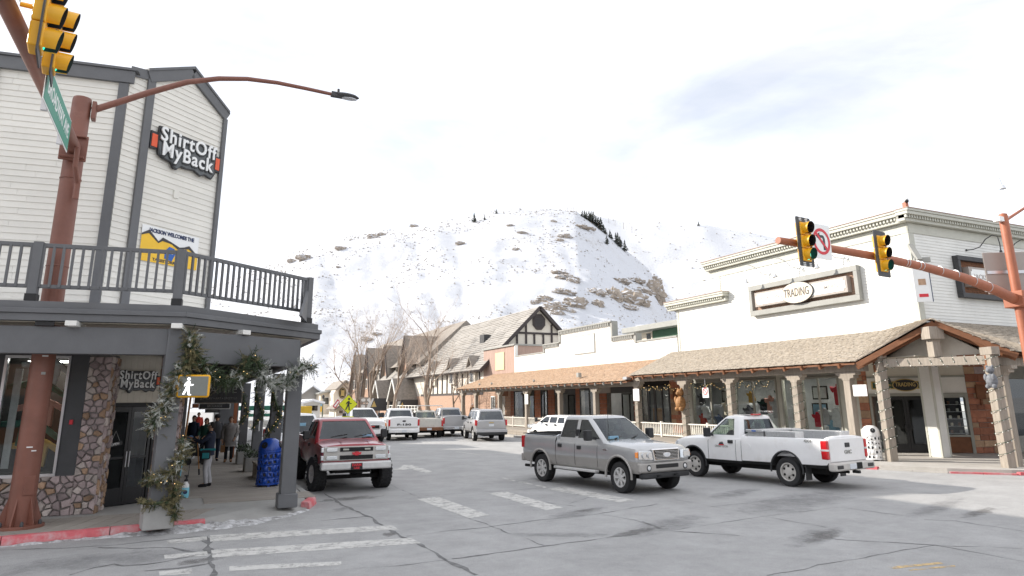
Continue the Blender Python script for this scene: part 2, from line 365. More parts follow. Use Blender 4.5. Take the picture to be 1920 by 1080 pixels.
# left pavement
KL = [(-14, 15.0), (-2.58, 15.62), (.74, 15.97), (1.6, 16.25), (2.4, 16.8), (3.02, 17.51), (3.34, 18.4), (3.36, 20.5), (3.36, 90)]
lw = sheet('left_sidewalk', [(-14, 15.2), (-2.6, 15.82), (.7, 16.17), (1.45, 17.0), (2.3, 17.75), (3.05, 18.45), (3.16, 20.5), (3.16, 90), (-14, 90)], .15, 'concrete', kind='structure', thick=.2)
MB().add([(.7, 16.17, .15), (1.45, 17.0, .15), (2.3, 17.75, .15), (3.05, 18.45, .15), (.74, 15.99, .03), (1.6, 16.28, .02), (2.4, 16.84, .02), (3.0, 17.55, .03)], [(0, 4, 5, 1), (1, 5, 6, 2), (2, 6, 7, 3)]).build('kerb_ramp', 'concrete', lw, angle=60)
def kerb(poly, mt, parent, h=.15, wd=.2, step=2.2, gap=.008):
    for a, b in zip(poly, poly[1:]):
        a, b = V((*a, 0)), V((*b, 0)); l = (b - a).length; k = max(1, round(l / step)); d = (b - a).normalized(); n = V((-d.y, d.x, 0))
        for i in range(k):
            p = a + d * (l * i / k + gap); q = a + d * (l * (i + 1) / k - gap); m = MB()
            m.add([p, q, q + n * wd, p + n * wd, p + V((0, 0, h - .02)) + n * .02, q + V((0, 0, h - .02)) + n * .02, q + V((0, 0, h + .006)) + n * .05, p + V((0, 0, h + .006)) + n * .05, q + V((0, 0, h + .006)) + n * wd, p + V((0, 0, h + .006)) + n * wd],
                  [(0, 1, 5, 4), (4, 5, 6, 7), (7, 6, 8, 9), (9, 8, 2, 3), (0, 4, 7, 9, 3), (1, 2, 8, 6, 5), (0, 3, 2, 1)])
            m.build('kerb_stone', mt, parent, angle=50)
kerb([(-14, 15.0), (-2.58, 15.62), (.74, 15.97)], 'kerb_red', lw)
kerb([(.755, 15.97), (1.6, 16.25), (2.4, 16.8), (3.0, 17.48)], 'concrete', lw, h=.02, wd=.06)
kerb([(3.02, 17.51), (3.34, 18.4)], 'kerb_red', lw, wd=.2, step=.5)
kerb([(3.34, 18.41), (3.36, 20.5), (3.36, 90)], 'concrete', lw, step=5)
# stamped planks of the walk: in front of the shop, then across the arcade
for i in range(14):
    x = -4.6 + i * .36; M = T((x, 0, 0))
    m = MB(); y0 = 15.86 + (x + 2.6) * .1 if x < .6 else 16.3
    m.add([(x, y0, .158), (x + .34, y0 + .03, .158), (x + .34 + .55, 17.6, .158), (x + .55, 17.6, .158), (x, y0, .14), (x + .34, y0 + .03, .14), (x + .34 + .55, 17.6, .14), (x + .55, 17.6, .14)], [(0, 1, 2, 3), (0, 4, 5, 1), (1, 5, 6, 2), (2, 6, 7, 3), (3, 7, 4, 0)])
    m.build('plank', 'plank_walk', lw, angle=0)
pm = MB().box(0, 2.55, 0, .385, .14, .162).mesh('plank', 'plank_walk', 0)
for i in range(46):
    link('plank', pm, lw, T((.28 - (.0 if i > 2 else -.5), 18.45 + i * .4, 0)))
# right pavement
KR = [(21.3, 150), (21.3, 25), (21.9, 19.5), (22.46, 17.42), (23.3, 15.5), (24.5, 14.1), (26.6, 13.0), (60, 12.2)]
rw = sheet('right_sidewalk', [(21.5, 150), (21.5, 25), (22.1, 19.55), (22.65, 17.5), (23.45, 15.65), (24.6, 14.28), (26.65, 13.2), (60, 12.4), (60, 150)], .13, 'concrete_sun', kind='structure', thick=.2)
kerb([(22.46, 17.42), (21.95, 19.3)], 'kerb_red', rw, h=.09, step=.9)
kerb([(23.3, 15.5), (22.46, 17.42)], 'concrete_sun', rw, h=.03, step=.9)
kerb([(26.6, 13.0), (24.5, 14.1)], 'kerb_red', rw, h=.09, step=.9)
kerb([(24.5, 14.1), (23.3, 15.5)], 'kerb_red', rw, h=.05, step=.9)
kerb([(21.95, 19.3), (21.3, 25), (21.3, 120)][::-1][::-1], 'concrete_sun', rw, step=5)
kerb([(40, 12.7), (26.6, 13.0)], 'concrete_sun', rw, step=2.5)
bw = bx('boardwalk', 'wood_gray', None, 21.75, 28.2, 25.6, 65, .1, .45); bw['kind'] = 'structure'
for k in range(3):
    bx('timber', 'wood_gray', bw, 21.62, 21.745, 25.6, 45, .002 + k * .15, .145 + k * .15, bevel=.01); bx('timber', 'wood_gray', bw, 21.62, 21.745, 45.02, 65, .002 + k * .15, .145 + k * .15, bevel=.01)
# painted markings
def mark(name, px, mt, z=.004, wob=.0):
    pts = [gp(x, y, 0) for x, y in px]
    return sheet(name, [(p.x, p.y) for p in pts], z, mt, road)
for q in ([(393, 1004), (735, 985), (748, 993), (394, 1016)], [(396, 1032), (770, 1009), (790, 1019), (398, 1046)], [(430, 1062), (640, 1053), (640, 1060), (430, 1071)],
          [(307, 1041), (388, 1034), (390, 1042), (309, 1048)], [(313, 1013), (388, 1006), (388, 1013), (314, 1020)], [(298, 1072), (360, 1066), (360, 1076), (299, 1080)]):
    mark('crosswalk_stripe', q, 'paint')
for q in ([(781, 936), (822, 932), (917, 966), (880, 972)], [(914, 925), (950, 922), (1056, 952), (1024, 957)], [(1026, 917), (1058, 913), (1192, 938), (1160, 942)]):
    mark('crosswalk_bar', q, 'paint')
for q in ([(940, 896), (945, 896), (968, 902), (963, 902.5)], [(972, 904), (978, 903), (1000, 908), (995, 909)], [(1002, 910), (1008, 909.5), (1026, 914), (1020, 915)], [(855, 847), (858, 846.6), (905, 853), (900, 853.6)]):
    mark('lane_dash', q, 'paint')
mark('turn_arrow', [(733, 881), (750, 877.5), (756, 872), (772, 872), (813, 885), (799, 887.5), (768, 879), (751, 882)], 'paint')
for q in ([(1664, 1063), (1762, 1054), (1770, 1057), (1676, 1067)], [(1702, 1068), (1790, 1060), (1792, 1063), (1706, 1071)]): mark('utility_mark', q, 'paint_yellow')
def crack(px, wd=.035, name='crack', mt='crack', z=.0035, sub=7):
    pts = []
    for (a, b), (c, d) in zip(px, px[1:]):
        p, q = gp(a, b), gp(c, d); n = max(2, int((q - p).length * sub))
        for i in range(n):
            t = i / n; v = p.lerp(q, t); k = .06
            pts.append(v + V(((mnoise.noise(v * 1.7) + .5 * mnoise.noise(v * 5)) * k, (mnoise.noise(v * 1.9 + V((7, 3, 1))) + .5 * mnoise.noise(v * 5.3)) * k, 0)))
    pts.append(gp(*px[-1])); m = MB(); vs = []
    for i, p in enumerate(pts):
        d = (pts[min(i + 1, len(pts) - 1)] - pts[max(i - 1, 0)]).normalized(); n = V((-d.y, d.x, 0)); w_ = wd * max(.12, .55 + 1.1 * mnoise.noise(p * 2.3)) / 2
        vs += [(p.x + n.x * w_, p.y + n.y * w_, z), (p.x - n.x * w_, p.y - n.y * w_, z)]
    m.add(vs, [(2 * i, 2 * i + 1, 2 * i + 3, 2 * i + 2) for i in range(len(pts) - 1)]).build(name, mt, road, angle=0)
def c3(l, ox, oy, s): return [(ox + a / s, oy + b / s) for a, b in l]
A = lambda l, w=.03: crack(c3(l, 600, 840, 3), w)
A([(20, 255), (120, 315), (270, 385), (350, 435), (440, 490), (560, 540), (700, 625), (880, 715)], .11)
A([(390, 205), (560, 280), (840, 395), (960, 440), (1260, 548)], .03); A([(150, 290), (560, 270), (800, 255), (1030, 240), (1290, 225)], .03)
A([(490, 497), (700, 470), (900, 450), (1200, 410), (1560, 372), (1900, 315)], .06); A([(740, 625), (1000, 590), (1280, 550), (1440, 530), (1640, 500), (1800, 485)], .07)
A([(1030, 240), (1110, 275), (1250, 305), (1400, 322), (1440, 328)]); A([(1590, 375), (1760, 405), (1920, 455)]); A([(1400, 315), (1600, 250)], .02); A([(0, 410), (270, 385)], .05); A([(0, 690), (420, 665), (720, 630)], .04)
B = lambda l, w=.03: crack(c3(l, 1200, 860, 2.667), w)
B([(10, 315), (135, 360), (500, 385)], .05); B([(640, 587), (1000, 515), (1480, 432)], .035); B([(980, 405), (1480, 432), (1920, 515)], .04); B([(150, 360), (620, 288), (1000, 243)], .03)
B([(160, 200), (620, 288), (930, 345)], .025); B([(1000, 243), (1390, 295)], .03); B([(1480, 435), (1920, 450)], .03); B([(1570, 310), (1920, 365)], .03); B([(360, 240), (700, 205), (870, 205)], .03); B([(1420, 305), (1590, 312)], .04)
B([(1640, 113), (1800, 112)], .03); B([(1500, 128), (1560, 130)], .06)
Cc = lambda l, w=.03: crack(c3(l, 0, 860, 3), w)
Cc([(1165, 440), (1180, 520), (1192, 590), (1200, 660)], .16); Cc([(400, 655), (520, 615), (640, 595), (700, 605), (900, 585), (1180, 530)], .08); Cc([(0, 515), (300, 505), (600, 490), (1180, 432)], .05); Cc([(820, 632), (1000, 618), (1180, 590)], .1); Cc([(560, 500), (740, 505), (960, 500), (1150, 540)], .07); Cc([(930, 470), (1180, 448)], .03)
def blob(c, rx, ry, ang=0., mt='patch_soft', z=.0028, name='road_stain', n=28):
    p = gp(*c); ca, sa = math.cos(ang), math.sin(ang); vs = [(p.x, p.y, z)]; fd = [1.]
    for q, f_ in ((.4, .9), (.75, .6), (1.05, .25), (1.35, 0.)):
        for k in range(n):
            a = 2 * math.pi * k / n; rr = q * (1 + .3 * mnoise.noise(V((math.cos(a) * 1.6 + p.x, math.sin(a) * 1.6 + p.y, 3)))); u, v = rx * rr * math.cos(a), ry * rr * math.sin(a); vs.append((p.x + u * ca - v * sa, p.y + u * sa + v * ca, z)); fd.append(f_)
    fs = [(0, 1 + k, 1 + (k + 1) % n) for k in range(n)] + [(1 + t * n + k, 1 + (t + 1) * n + k, 1 + (t + 1) * n + (k + 1) % n, 1 + t * n + (k + 1) % n) for t in range(3) for k in range(n)]
    o = MB().add(vs, fs).build(name, mt, road, angle=0, fix=False); at = o.data.attributes.new('fade', 'FLOAT', 'POINT'); at.data.foreach_set('value', fd)
worn('patch_soft', (.24, .24, .243), .42, .78, 2.2, .6, fade=True); worn('patch_damp', (.17, .165, .16), .42, .72, 3.2, .75, fade=True)
blob((1545, 1004), .95, .3, .45, 'patch_damp', .0031); blob((1530, 1005), 1.5, .42, .45, 'patch_soft', .0028); blob((1760, 950), 2.6, .4, .35, 'patch_soft'); blob((1835, 961), 1.3, .22, .3, 'patch_damp', .0031)
blob((1380, 925), 1.8, .5, .4, 'patch_soft'); blob((1085, 962), 1.6, .45, .5, 'patch_soft'); blob((1098, 957), .4, .2, .4, 'patch_damp', .0031); blob((1190, 998), 1.0, .22, .3, 'patch_damp', .0031); blob((1050, 1003), 1.2, .3, -.5, 'patch_soft'); blob((1250, 985), 2.2, .6, .4, 'patch_soft', .0018); blob((1500, 940), 3.5, 1.0, .35, 'patch_soft', .0016); blob((200, 1050), 2.4, .8, .05, 'patch_soft', .0015)
blob((372, 1052), .55, .25, .2, 'patch_damp', .0032); blob((655, 935), 1.0, .5, .2, 'patch_damp', .0026); blob((640, 955), .5, .25, 1, 'patch_soft', .0029); blob((620, 910), .9, 1.2, 0, 'patch_soft', .0023); blob((730, 1002), .35, .16, 1.2, 'patch_damp', .0031)
# dirty snow and ice lying in the left gutter
m = MB(); nx = 150; ws = 7; vs = []
path = [(-6, 15.40), (-2.58, 15.58), (.74, 15.92), (1.6, 16.2), (2.4, 16.74), (3.0, 17.44)]
seg = []; tot = 0
for a, b in zip(path, path[1:]):
    l = math.dist(a, b); seg.append((tot, l, a, b)); tot += l
for i in range(nx + 1):
    s_ = tot * i / nx
    for t0, l, a, b in seg:
        if s_ <= t0 + l + 1e-6: break
    t = (s_ - t0) / l; p = V((a[0] + (b[0] - a[0]) * t, a[1] + (b[1] - a[1]) * t, 0)); d = V((b[0] - a[0], b[1] - a[1], 0)).normalized(); nn = V((d.y, -d.x, 0))
    amp = .03 + .1 * math.exp(-((p.x - .6) / 1.2) ** 2)
    wd = (.06 + .3 * math.exp(-((p.x - .7) / 1.5) ** 2)) * (1 + .5 * mnoise.noise(p * 2.2))
    for j in range(ws + 1):
        u = j / ws; q = p + nn * (u * wd - .03); h = max(0., amp * (1 - u) ** .8 * (.75 + .7 * mnoise.noise(q * 4) + .3 * mnoise.noise(q * 13)))
        vs.append((q.x, q.y, h if j < ws else -.004))
m.add(vs, [(i * (ws + 1) + j, i * (ws + 1) + j + 1, (i + 1) * (ws + 1) + j + 1, (i + 1) * (ws + 1) + j) for i in range(nx) for j in range(ws)])
tag(m.build('gutter_snow', 'dirty_snow', None, angle=80), 'strip of dirty melting snow lying along the red kerb', 'snow', kind='stuff')
# ================================================================ snowy hills
def skytab(px):
    t = []
    for x, y in px:
        d = ray(x, y); t.append((math.atan2(d.x, d.y), d.z / math.hypot(d.x, d.y)))
    return t
T1 = skytab([(-300, 640), (100, 600), (300, 560), (420, 528), (508, 498), (545, 478), (600, 456), (650, 446), (700, 435), (760, 427), (820, 416), (880, 407), (930, 396), (975, 393), (1030, 392), (1080, 396), (1105, 412), (1140, 440), (1175, 470), (1215, 502), (1240, 545), (1280, 590), (1330, 640), (1400, 690), (1600, 745)])
T2 = skytab([(700, 520), (900, 440), (1040, 402), (1110, 404), (1170, 413), (1250, 417), (1320, 419), (1380, 431), (1450, 445), (1560, 470), (1750, 500), (2000, 560), (2600, 680)])
class Hill:
    def __init__(s, tab, r0, rc, amp, seed, pw): s.t, s.r0, s.rc, s.a, s.sd, s.pw = tab, r0, rc, amp, seed, pw
    def h(s, az, r):
        te = lerp(s.t, az); q = (r - s.r0) / (s.rc - s.r0)
        if q < 0: return -.3 - 2 * (-q)
        x, y = r * math.sin(az), r * math.cos(az); p = V((x / 90, y / 90, s.sd))
        n = mnoise.fractal(p, 1.0, 2.0, 5) * s.a + s.a * .8 * (abs(mnoise.noise(V((az * 16 + q * 1.5, q * 1.2, s.sd)))) - .25)
        if q <= 1: hh = 2.42 + r * te * (1 - (1 - q) ** s.pw) + n * min(1, q * 4) * (1 - q) ** .5 * 1.0 + .12 * n * q - 2.7 * (1 - min(1, q * 8))
        else: hh = 2.42 + s.rc * te - (q - 1) * s.rc * .25 + .12 * n
        return hh
    def hit(s, px, py):
        d = ray(px, py); l = math.hypot(d.x, d.y); az = math.atan2(d.x, d.y); te = d.z / l; r = s.r0
        while r < s.rc * 1.02:
            if s.h(az, r) >= 2.42 + r * te: break
            r += 2
        return V((r * math.sin(az), r * math.cos(az), s.h(az, r)))
    def mesh(s, name, mt, na, nr, par=None):
        m = MB(); a0, a1 = s.t[0][0], s.t[-1][0]; vs = []
        for i in range(na + 1):
            az = a0 + (a1 - a0) * i / na
            for j in range(nr + 1):
                q = -.02 + 1.32 * j / nr; r = s.r0 + (s.rc - s.r0) * q; vs.append((r * math.sin(az), r * math.cos(az), s.h(az, r)))
        k = nr + 1
        m.add(vs, [(i * k + j, (i + 1) * k + j, (i + 1) * k + j + 1, i * k + j + 1) for i in range(na) for j in range(nr)])
        return m.build(name, mt, par, angle=180, fix=False)
H1 = Hill(T1, 230, 640, 10.5, 3.1, 1.25); H2 = Hill(T2, 560, 1000, 9, 8.7, 1.4)
def hillmat(name, k):
    m = mat(name, (.86, .88, .92), .9, .03, .02); n = m.node_tree.nodes; l = m.node_tree.links; b = n['Principled BSDF']; ge = n.new('ShaderNodeNewGeometry')
    a = n.new('ShaderNodeTexNoise'); a.inputs['Scale'].default_value = .55 * k; a.inputs['Detail'].default_value = 9; a.inputs['Roughness'].default_value = .8; l.new(ge.outputs['Position'], a.inputs['Vector'])
    c = n.new('ShaderNodeTexNoise'); c.inputs['Scale'].default_value = .02 * k; c.inputs['Detail'].default_value = 4; l.new(ge.outputs['Position'], c.inputs['Vector'])
    ad = n.new('ShaderNodeMath'); ad.operation = 'MULTIPLY_ADD'; ad.inputs[1].default_value = .38; l.new(c.outputs['Fac'], ad.inputs[0]); l.new(a.outputs['Fac'], ad.inputs[2])
    r = n.new('ShaderNodeMapRange'); r.inputs['From Min'].default_value = .745; r.inputs['From Max'].default_value = .9; r.inputs['To Max'].default_value = .7; l.new(ad.outputs[0], r.inputs['Value'])
    mi = n.new('ShaderNodeMix'); mi.data_type = 'RGBA'; l.new(r.outputs['Result'], mi.inputs['Factor']); mi.inputs['A'].default_value = (.56, .575, .61, 1); mi.inputs['B'].default_value = (.4, .37, .34, 1); l.new(mi.outputs['Result'], b.inputs['Base Color'])
    bp = n.new('ShaderNodeBump'); bp.inputs['Strength'].default_value = .5; bp.inputs['Distance'].default_value = 1.2; l.new(a.outputs['Fac'], bp.inputs['Height']); l.new(bp.outputs['Normal'], b.inputs['Normal'])
hillmat('hill_snow', 1.0); hillmat('hill_snow_far', .7)
hill = tag(H1.mesh('hill', 'hill_snow', 330, 150), kind='structure'); hill2 = tag(H2.mesh('hill_ridge', 'hill_snow_far', 160, 60), kind='structure')
def rockmat(name, col, thr):
    m = mat(name, col, .95, .3, .22, .8, .6); n = m.node_tree.nodes; l = m.node_tree.links; b = n['Principled BSDF']; src = b.inputs['Base Color'].links[0].from_socket
    ge = n.new('ShaderNodeNewGeometry'); sp = n.new('ShaderNodeSeparateXYZ'); l.new(ge.outputs['Normal'], sp.inputs[0]); nz = n.new('ShaderNodeTexNoise'); nz.inputs['Scale'].default_value = .5; nz.inputs['Detail'].default_value = 6; l.new(ge.outputs['Position'], nz.inputs['Vector'])
    ad = n.new('ShaderNodeMath'); ad.operation = 'MULTIPLY_ADD'; ad.inputs[1].default_value = 1.1; l.new(nz.outputs['Fac'], ad.inputs[0]); l.new(sp.outputs['Z'], ad.inputs[2])
    r = n.new('ShaderNodeMapRange'); r.inputs['From Min'].default_value = thr; r.inputs['From Max'].default_value = thr + .12; l.new(ad.outputs[0], r.inputs['Value'])
    mi = n.new('ShaderNodeMix'); mi.data_type = 'RGBA'; l.new(r.outputs['Result'], mi.inputs['Factor']); l.new(src, mi.inputs['A']); mi.inputs['B'].default_value = (.56, .575, .61, 1); l.new(mi.outputs['Result'], b.inputs['Base Color'])
rockmat('hill_rock', (.34, .29, .24), .95)
bm0 = bmesh.new(); bmesh.ops.create_icosphere(bm0, subdivisions=4, radius=1); ICO = ([v.co.copy() for v in bm0.verts], [tuple(v.index for v in f.verts) for f in bm0.faces]); bm0.free()
def rock(px, py, wpx, hpx, seed, name='rock_outcrop', tilt=-.15):
    p = H1.hit(px, py); dist = p.length; s = dist / FPX; d = p.normalized(); az = math.atan2(p.x, p.y); m = MB(); vs = []
    rx, rz = wpx * s / 2, hpx * s / 2
    for v in ICO[0]:
        q = V((v.x * 2.1 + seed * 3.1, v.y * 2.1, v.z * 4.2)); k = 1 + .34 * mnoise.noise(q) + .22 * mnoise.noise(q * 2.4) + .12 * mnoise.noise(q * 5.1)
        st = math.floor(v.z * 3.5 + mnoise.noise(v * 2 + V((seed, 0, 0)))) / 3.5
        vs.append(V((v.x * rx * k, v.y * rx * .55 * k, (v.z * .45 + st * .55) * rz * k + v.x * rx * tilt)))
    M = T(p + V((0, 0, rz * .2))) @ RZ(-az)
    m.add([M @ v for v in vs], ICO[1]).build(name, 'hill_rock', hill, angle=25)
for i, a in enumerate([(1185, 567, 62, 40), (1228, 556, 36, 52), (1150, 560, 32, 34), (1120, 552, 34, 16), (1064, 522, 44, 12), (1074, 529, 26, 12), (1058, 551, 40, 14), (1022, 565, 30, 16), (1042, 581, 44, 22), (1078, 574, 42, 24), (1122, 574, 22, 20), (1162, 529, 40, 12),
        (1192, 528, 34, 12), (1228, 529, 26, 18), (1090, 565, 24, 12), (1205, 548, 40, 14), (1004, 571, 18, 12), (1262, 582, 14, 9), (1050, 513, 34, 8), (1180, 580, 30, 12), (572, 486, 34, 14), (548, 492, 18, 9), (640, 468, 24, 9), (700, 446, 22, 12), (716, 441, 16, 8), (778, 425, 18, 7), (864, 458, 20, 9), (968, 470, 14, 8),
        (1060, 446, 26, 11), (1050, 452, 16, 7), (1093, 428, 34, 8), (1108, 431, 18, 8), (980, 438, 20, 6), (958, 424, 16, 5), (1038, 416, 12, 6), (690, 640, 26, 10), (708, 628, 20, 6), (1166, 457, 24, 7), (1178, 462, 16, 6), (636, 502, 12, 4), (1070, 585, 20, 8), (1046, 590, 26, 12)]):
    rock(*a, i)
# sagebrush
m = MB(); m2 = MB(); k = 0; RS = random.Random(5)
def clump(m, p, s):
    for q in range(3):
        a = RS.random() * 6.28; vs = []
        for j in range(4): b = a + j * 1.57 + RS.random() * .6; vs.append(p + V((math.cos(b) * s * RS.uniform(.5, 1), math.sin(b) * s * RS.uniform(.5, 1), RS.uniform(-.1, .35) * s)))
        vs.append(p + V((RS.uniform(-.3, .3) * s, RS.uniform(-.3, .3) * s, s * RS.uniform(.6, 1.1)))); m.add(vs, [(0, 1, 4), (1, 2, 4), (2, 3, 4), (3, 0, 4)])
while k < 11000:
    az = RS.uniform(T1[2][0], T1[-3][0]); q = RS.random() ** .8; r = H1.r0 + (H1.rc - H1.r0) * q; x, y = r * math.sin(az), r * math.cos(az)
    if mnoise.noise(V((x / 45, y / 45, 4))) + .6 * mnoise.noise(V((x / 14, y / 14, 7))) < RS.uniform(-.25, .5): k += .25; continue
    clump(m, V((x, y, H1.h(az, r) - .05)), RS.choice((.2, .25, .3, .4, .5, .6, .9)) * (.7 + .5 * q)); k += 1
tag(m.build('sagebrush', 'sage', None, angle=0, fix=False), 'scattered sagebrush poking through snow on the near hillside', 'brush', kind='stuff')
for k in range(420):
    az = RS.uniform(T2[3][0], T2[-3][0]); q = .35 + .65 * RS.random(); r = H2.r0 + (H2.rc - H2.r0) * q; clump(m2, V((r * math.sin(az), r * math.cos(az), H2.h(az, r))), RS.choice((.5, .7, 1.0, 1.6)))
tag(m2.build('sagebrush', 'sage', None, angle=0, fix=False), 'scattered brush on the far right ridge beyond the gully', 'brush', kind='stuff')
# conifers and bare trees on the ridge
def conifer_mesh(seed):
    r = random.Random(seed); m = MB()
    for L_ in range(13):
        z = .1 + .87 * L_ / 13; R_ = .3 * (1 - L_ / 13.5) ** .8 * r.uniform(.75, 1.2)
        for k in range(7):
            a = r.random() * 6.28; l = R_ * r.uniform(.55, 1.2); c, s = math.cos(a), math.sin(a); w_ = l * .34
            m.add([(0, 0, z + .05), (c * l * .6 - s * w_, s * l * .6 + c * w_, z - .01), (c * l, s * l, z - .06 - .03 * r.random()), (c * l * .6 + s * w_, s * l * .6 - c * w_, z - .01)], [(0, 1, 2), (0, 2, 3)])
    cr = m.mesh('crown', 'conifer', 0, False); tr = MB().tube([(0, 0, -.05), (0, 0, .5), (0, 0, 1)], [.028, .018, .004], 6).mesh('trunk', 'bark'); return cr, tr
CM = [conifer_mesh(i) for i in range(4)]
def conifer(px, py, hpx, k, hl, label, group=None):
    if hl is H1:
        az = math.atan2(ray(px, 500).x, ray(px, 500).y); d_ = 400.
        while True:      # stand the tree on the crest when the ray would pass above it
            q_ = ray(px, py); 
            if q_.z / math.hypot(q_.x, q_.y) < lerp(T1, az) - .004 or py > 700: break
            py += 1
    p = hl.hit(px, py); h = 1.12 * hpx * p.length / FPX
    o = tag(link('conifer_tree', None, None, T(p) @ Matrix.Scale(h, 4) @ RZ(k * 1.3)), label, 'tree', group)
    a = link('crown', CM[k % 4][0], o); b = link('trunk', CM[k % 4][1], o)
for i, (x, y, h) in enumerate([(1092, 404, 13), (1096, 407, 15), (1100, 410, 16), (1105, 413, 20), (1109, 416, 22), (1113, 419, 24), (1118, 422, 20), (1122, 424, 22), (1127, 428, 25), (1132, 430, 16), (1136, 433, 12), (1144, 437, 15), (1147, 438, 11)]):
    conifer(x, y, h, i, H1, 'dark conifer in the thick row running down the hill crest', 'conifers in a row on the hill crest')
for i, (x, y, h) in enumerate([(1155, 441, 19), (1159, 444, 23), (1163, 447, 21)]): conifer(x, y, h, i + 1, H1, 'dark conifer in the tight trio below the crest row', 'trio of conifers below the crest row')
conifer(1172, 453, 21, 2, H1, 'lone dark conifer lowest on the crest, right of the trio', None); conifer(1138, 459, 17, 3, H1, 'greyish conifer standing alone on open snow below the crest row')
conifer(889, 418, 18, 1, H1, 'taller dark conifer on the left shoulder of the hill'); conifer(909, 413, 9, 0, H1, 'short round conifer just right of the left shoulder one'); conifer(931, 398, 9, 2, H1, 'tiny conifer on the skyline left of the summit'); conifer(1310, 424, 9, 2, H2, 'small conifer on the far right ridge skyline')
m = MB()
for k in range(26):
    x = RS.uniform(1060, 1085) if k < 10 else RS.uniform(1140, 1205); hl = H1 if k < 10 else H2; y = 398 if k < 10 else 418 + (x - 1140) * .42
    p = hl.hit(x, y); h = RS.uniform(4, 8) if k < 10 else RS.uniform(9, 15)
    m.tube([p, p + V((RS.uniform(-.4, .4), 0, h))], [.14, .03], 4)
    for j in range(5): z = h * RS.uniform(.35, .9); m.tube([p + V((0, 0, z)), p + V((RS.uniform(-1.6, 1.6), RS.uniform(-1, 1), z + RS.uniform(.5, 1.5)))], [.06, .02], 3)
tag(m.build('aspen_grove', 'bark', None, angle=0), 'thin bare grove beyond the conifers on the ridge', 'grove', kind='stuff')
# ================================================================ left corner shop
def wallframe(a, b, z=0.):
    """frame with x from a to b (seen from outside: left to right), y up, z outward; returns (M, length)"""
    a, b = V((a[0], a[1], z)), V((b[0], b[1], z)); return frame(a, b - a, (0, 0, 1)), (b - a).length
def clip(poly, n, c):
    out = []
    for i in range(len(poly)):
        p, q = poly[i], poly[(i + 1) % len(poly)]; dp = p[0] * n[0] + p[1] * n[1] - c; dq = q[0] * n[0] + q[1] * n[1] - c
        if dp <= 0: out.append(p)
        if dp * dq < 0: t = dp / (dp - dq); out.append((p[0] + (q[0] - p[0]) * t, p[1] + (q[1] - p[1]) * t))
    return out
def stones(M, W, H, sx, sy, mats, wts, parent, seed, depth=.06, mortar=.018, jit=.42):
    r = random.Random(seed); nx, ny = max(1, round(W / sx)), max(1, round(H / sy)); pts = []
    for j in range(ny):
        for i in range(nx):
            pts.append(((i + .5 + r.uniform(-jit, jit) + (.5 if j % 2 and nx > 1 else 0) - .25 * (nx > 1)) * W / nx, (j + .5 + r.uniform(-jit, jit)) * H / ny))
    for i, p in enumerate(pts):
        po = [(0, 0), (W, 0), (W, H), (0, H)]
        for k, q in enumerate(pts):
            if k == i or abs(q[0] - p[0]) > 3 * sx or abs(q[1] - p[1]) > 3 * sy: continue
            d = (q[0] - p[0], q[1] - p[1]); l = math.hypot(*d)
            if l < 1e-6: continue
            n = (d[0] / l, d[1] / l); c = n[0] * (p[0] + q[0]) / 2 + n[1] * (p[1] + q[1]) / 2 - mortar / 2; po = clip(po, n, c)
            if len(po) < 3: break
        if len(po) < 3: continue
        cx = sum(a for a, b in po) / len(po); cy = sum(b for a, b in po) / len(po)
        if max(math.dist((cx, cy), q) for q in po) < .03: continue
        dz = depth * r.uniform(.65, 1.25); n = len(po); vs = []
        for s_, z in ((1, -.02), (.985, dz * .55), (.84, dz * .95), (.45, dz * 1.06)):
            for a, b in po: vs.append(M @ V((cx + (a - cx) * s_ + r.uniform(-.006, .006) * (z > 0), cy + (b - cy) * s_ + r.uniform(-.006, .006) * (z > 0), z + r.uniform(-.008, .008) * (z > 0))))
        fs = [tuple(range(3 * n, 4 * n))]
        for t in range(3): fs += [(t * n + k, t * n + (k + 1) % n, (t + 1) * n + (k + 1) % n, (t + 1) * n + k) for k in range(n)]
        MB().add(vs, fs).build('stone', r.choices(mats, wts)[0], parent, angle=28)
def ashlar(M, W, H, ch, mats, wts, parent, seed, depth=.03, gap=.014):
    """squared stones of uneven size laid in courses"""
    r = random.Random(seed); y = 0.
    while y < H - .04:
        h = min(H - y, ch * r.uniform(.7, 1.3)); h = H - y if H - y - h < ch * .4 else h; x = 0.
        while x < W - .02:
            l = min(W - x, h * r.uniform(1.0, 2.3)); l = W - x if W - x - l < h * .5 else l; d = depth * r.uniform(.6, 1.4); g = gap / 2; j = lambda: r.uniform(-.006, .006)
            b = [(x + g + j(), y + g + j()), (x + l - g + j(), y + g + j()), (x + l - g + j(), y + h - g + j()), (x + g + j(), y + h - g + j())]; cx, cy = x + l / 2, y + h / 2; i_ = min(.02, h * .15)
            t = [(a + (i_ if a < cx else -i_), c + (i_ if c < cy else -i_)) for a, c in b]
            vs = [M @ V((a, c, -.01)) for a, c in b] + [M @ V((a, c, d * .6)) for a, c in b] + [M @ V((a, c, d + j())) for a, c in t]
            MB().add(vs, [(8, 9, 10, 11)] + [(k * 4 + q, k * 4 + (q + 1) % 4, k * 4 + 4 + (q + 1) % 4, k * 4 + 4 + q) for k in (0, 1) for q in range(4)]).build('stone', r.choices(mats, wts)[0], parent, angle=25)
            x += l
        y += h
E7 = V((math.cos(rad(-7)), math.sin(rad(-7)), 0))
LB = thing('corner_shop', 'grey and cream two storey corner shop with balcony and stone base', 'building', (-4, 19, 0))
def PE(x, base=(-1.85, 18.55)):
    t = (x - base[0]) / E7.x; return (x, base[1] + E7.y * t)
UA, UB = (-1.5, 18.86), (.5, 20.6); UL, UR = PE(-16), PE(-1.85)
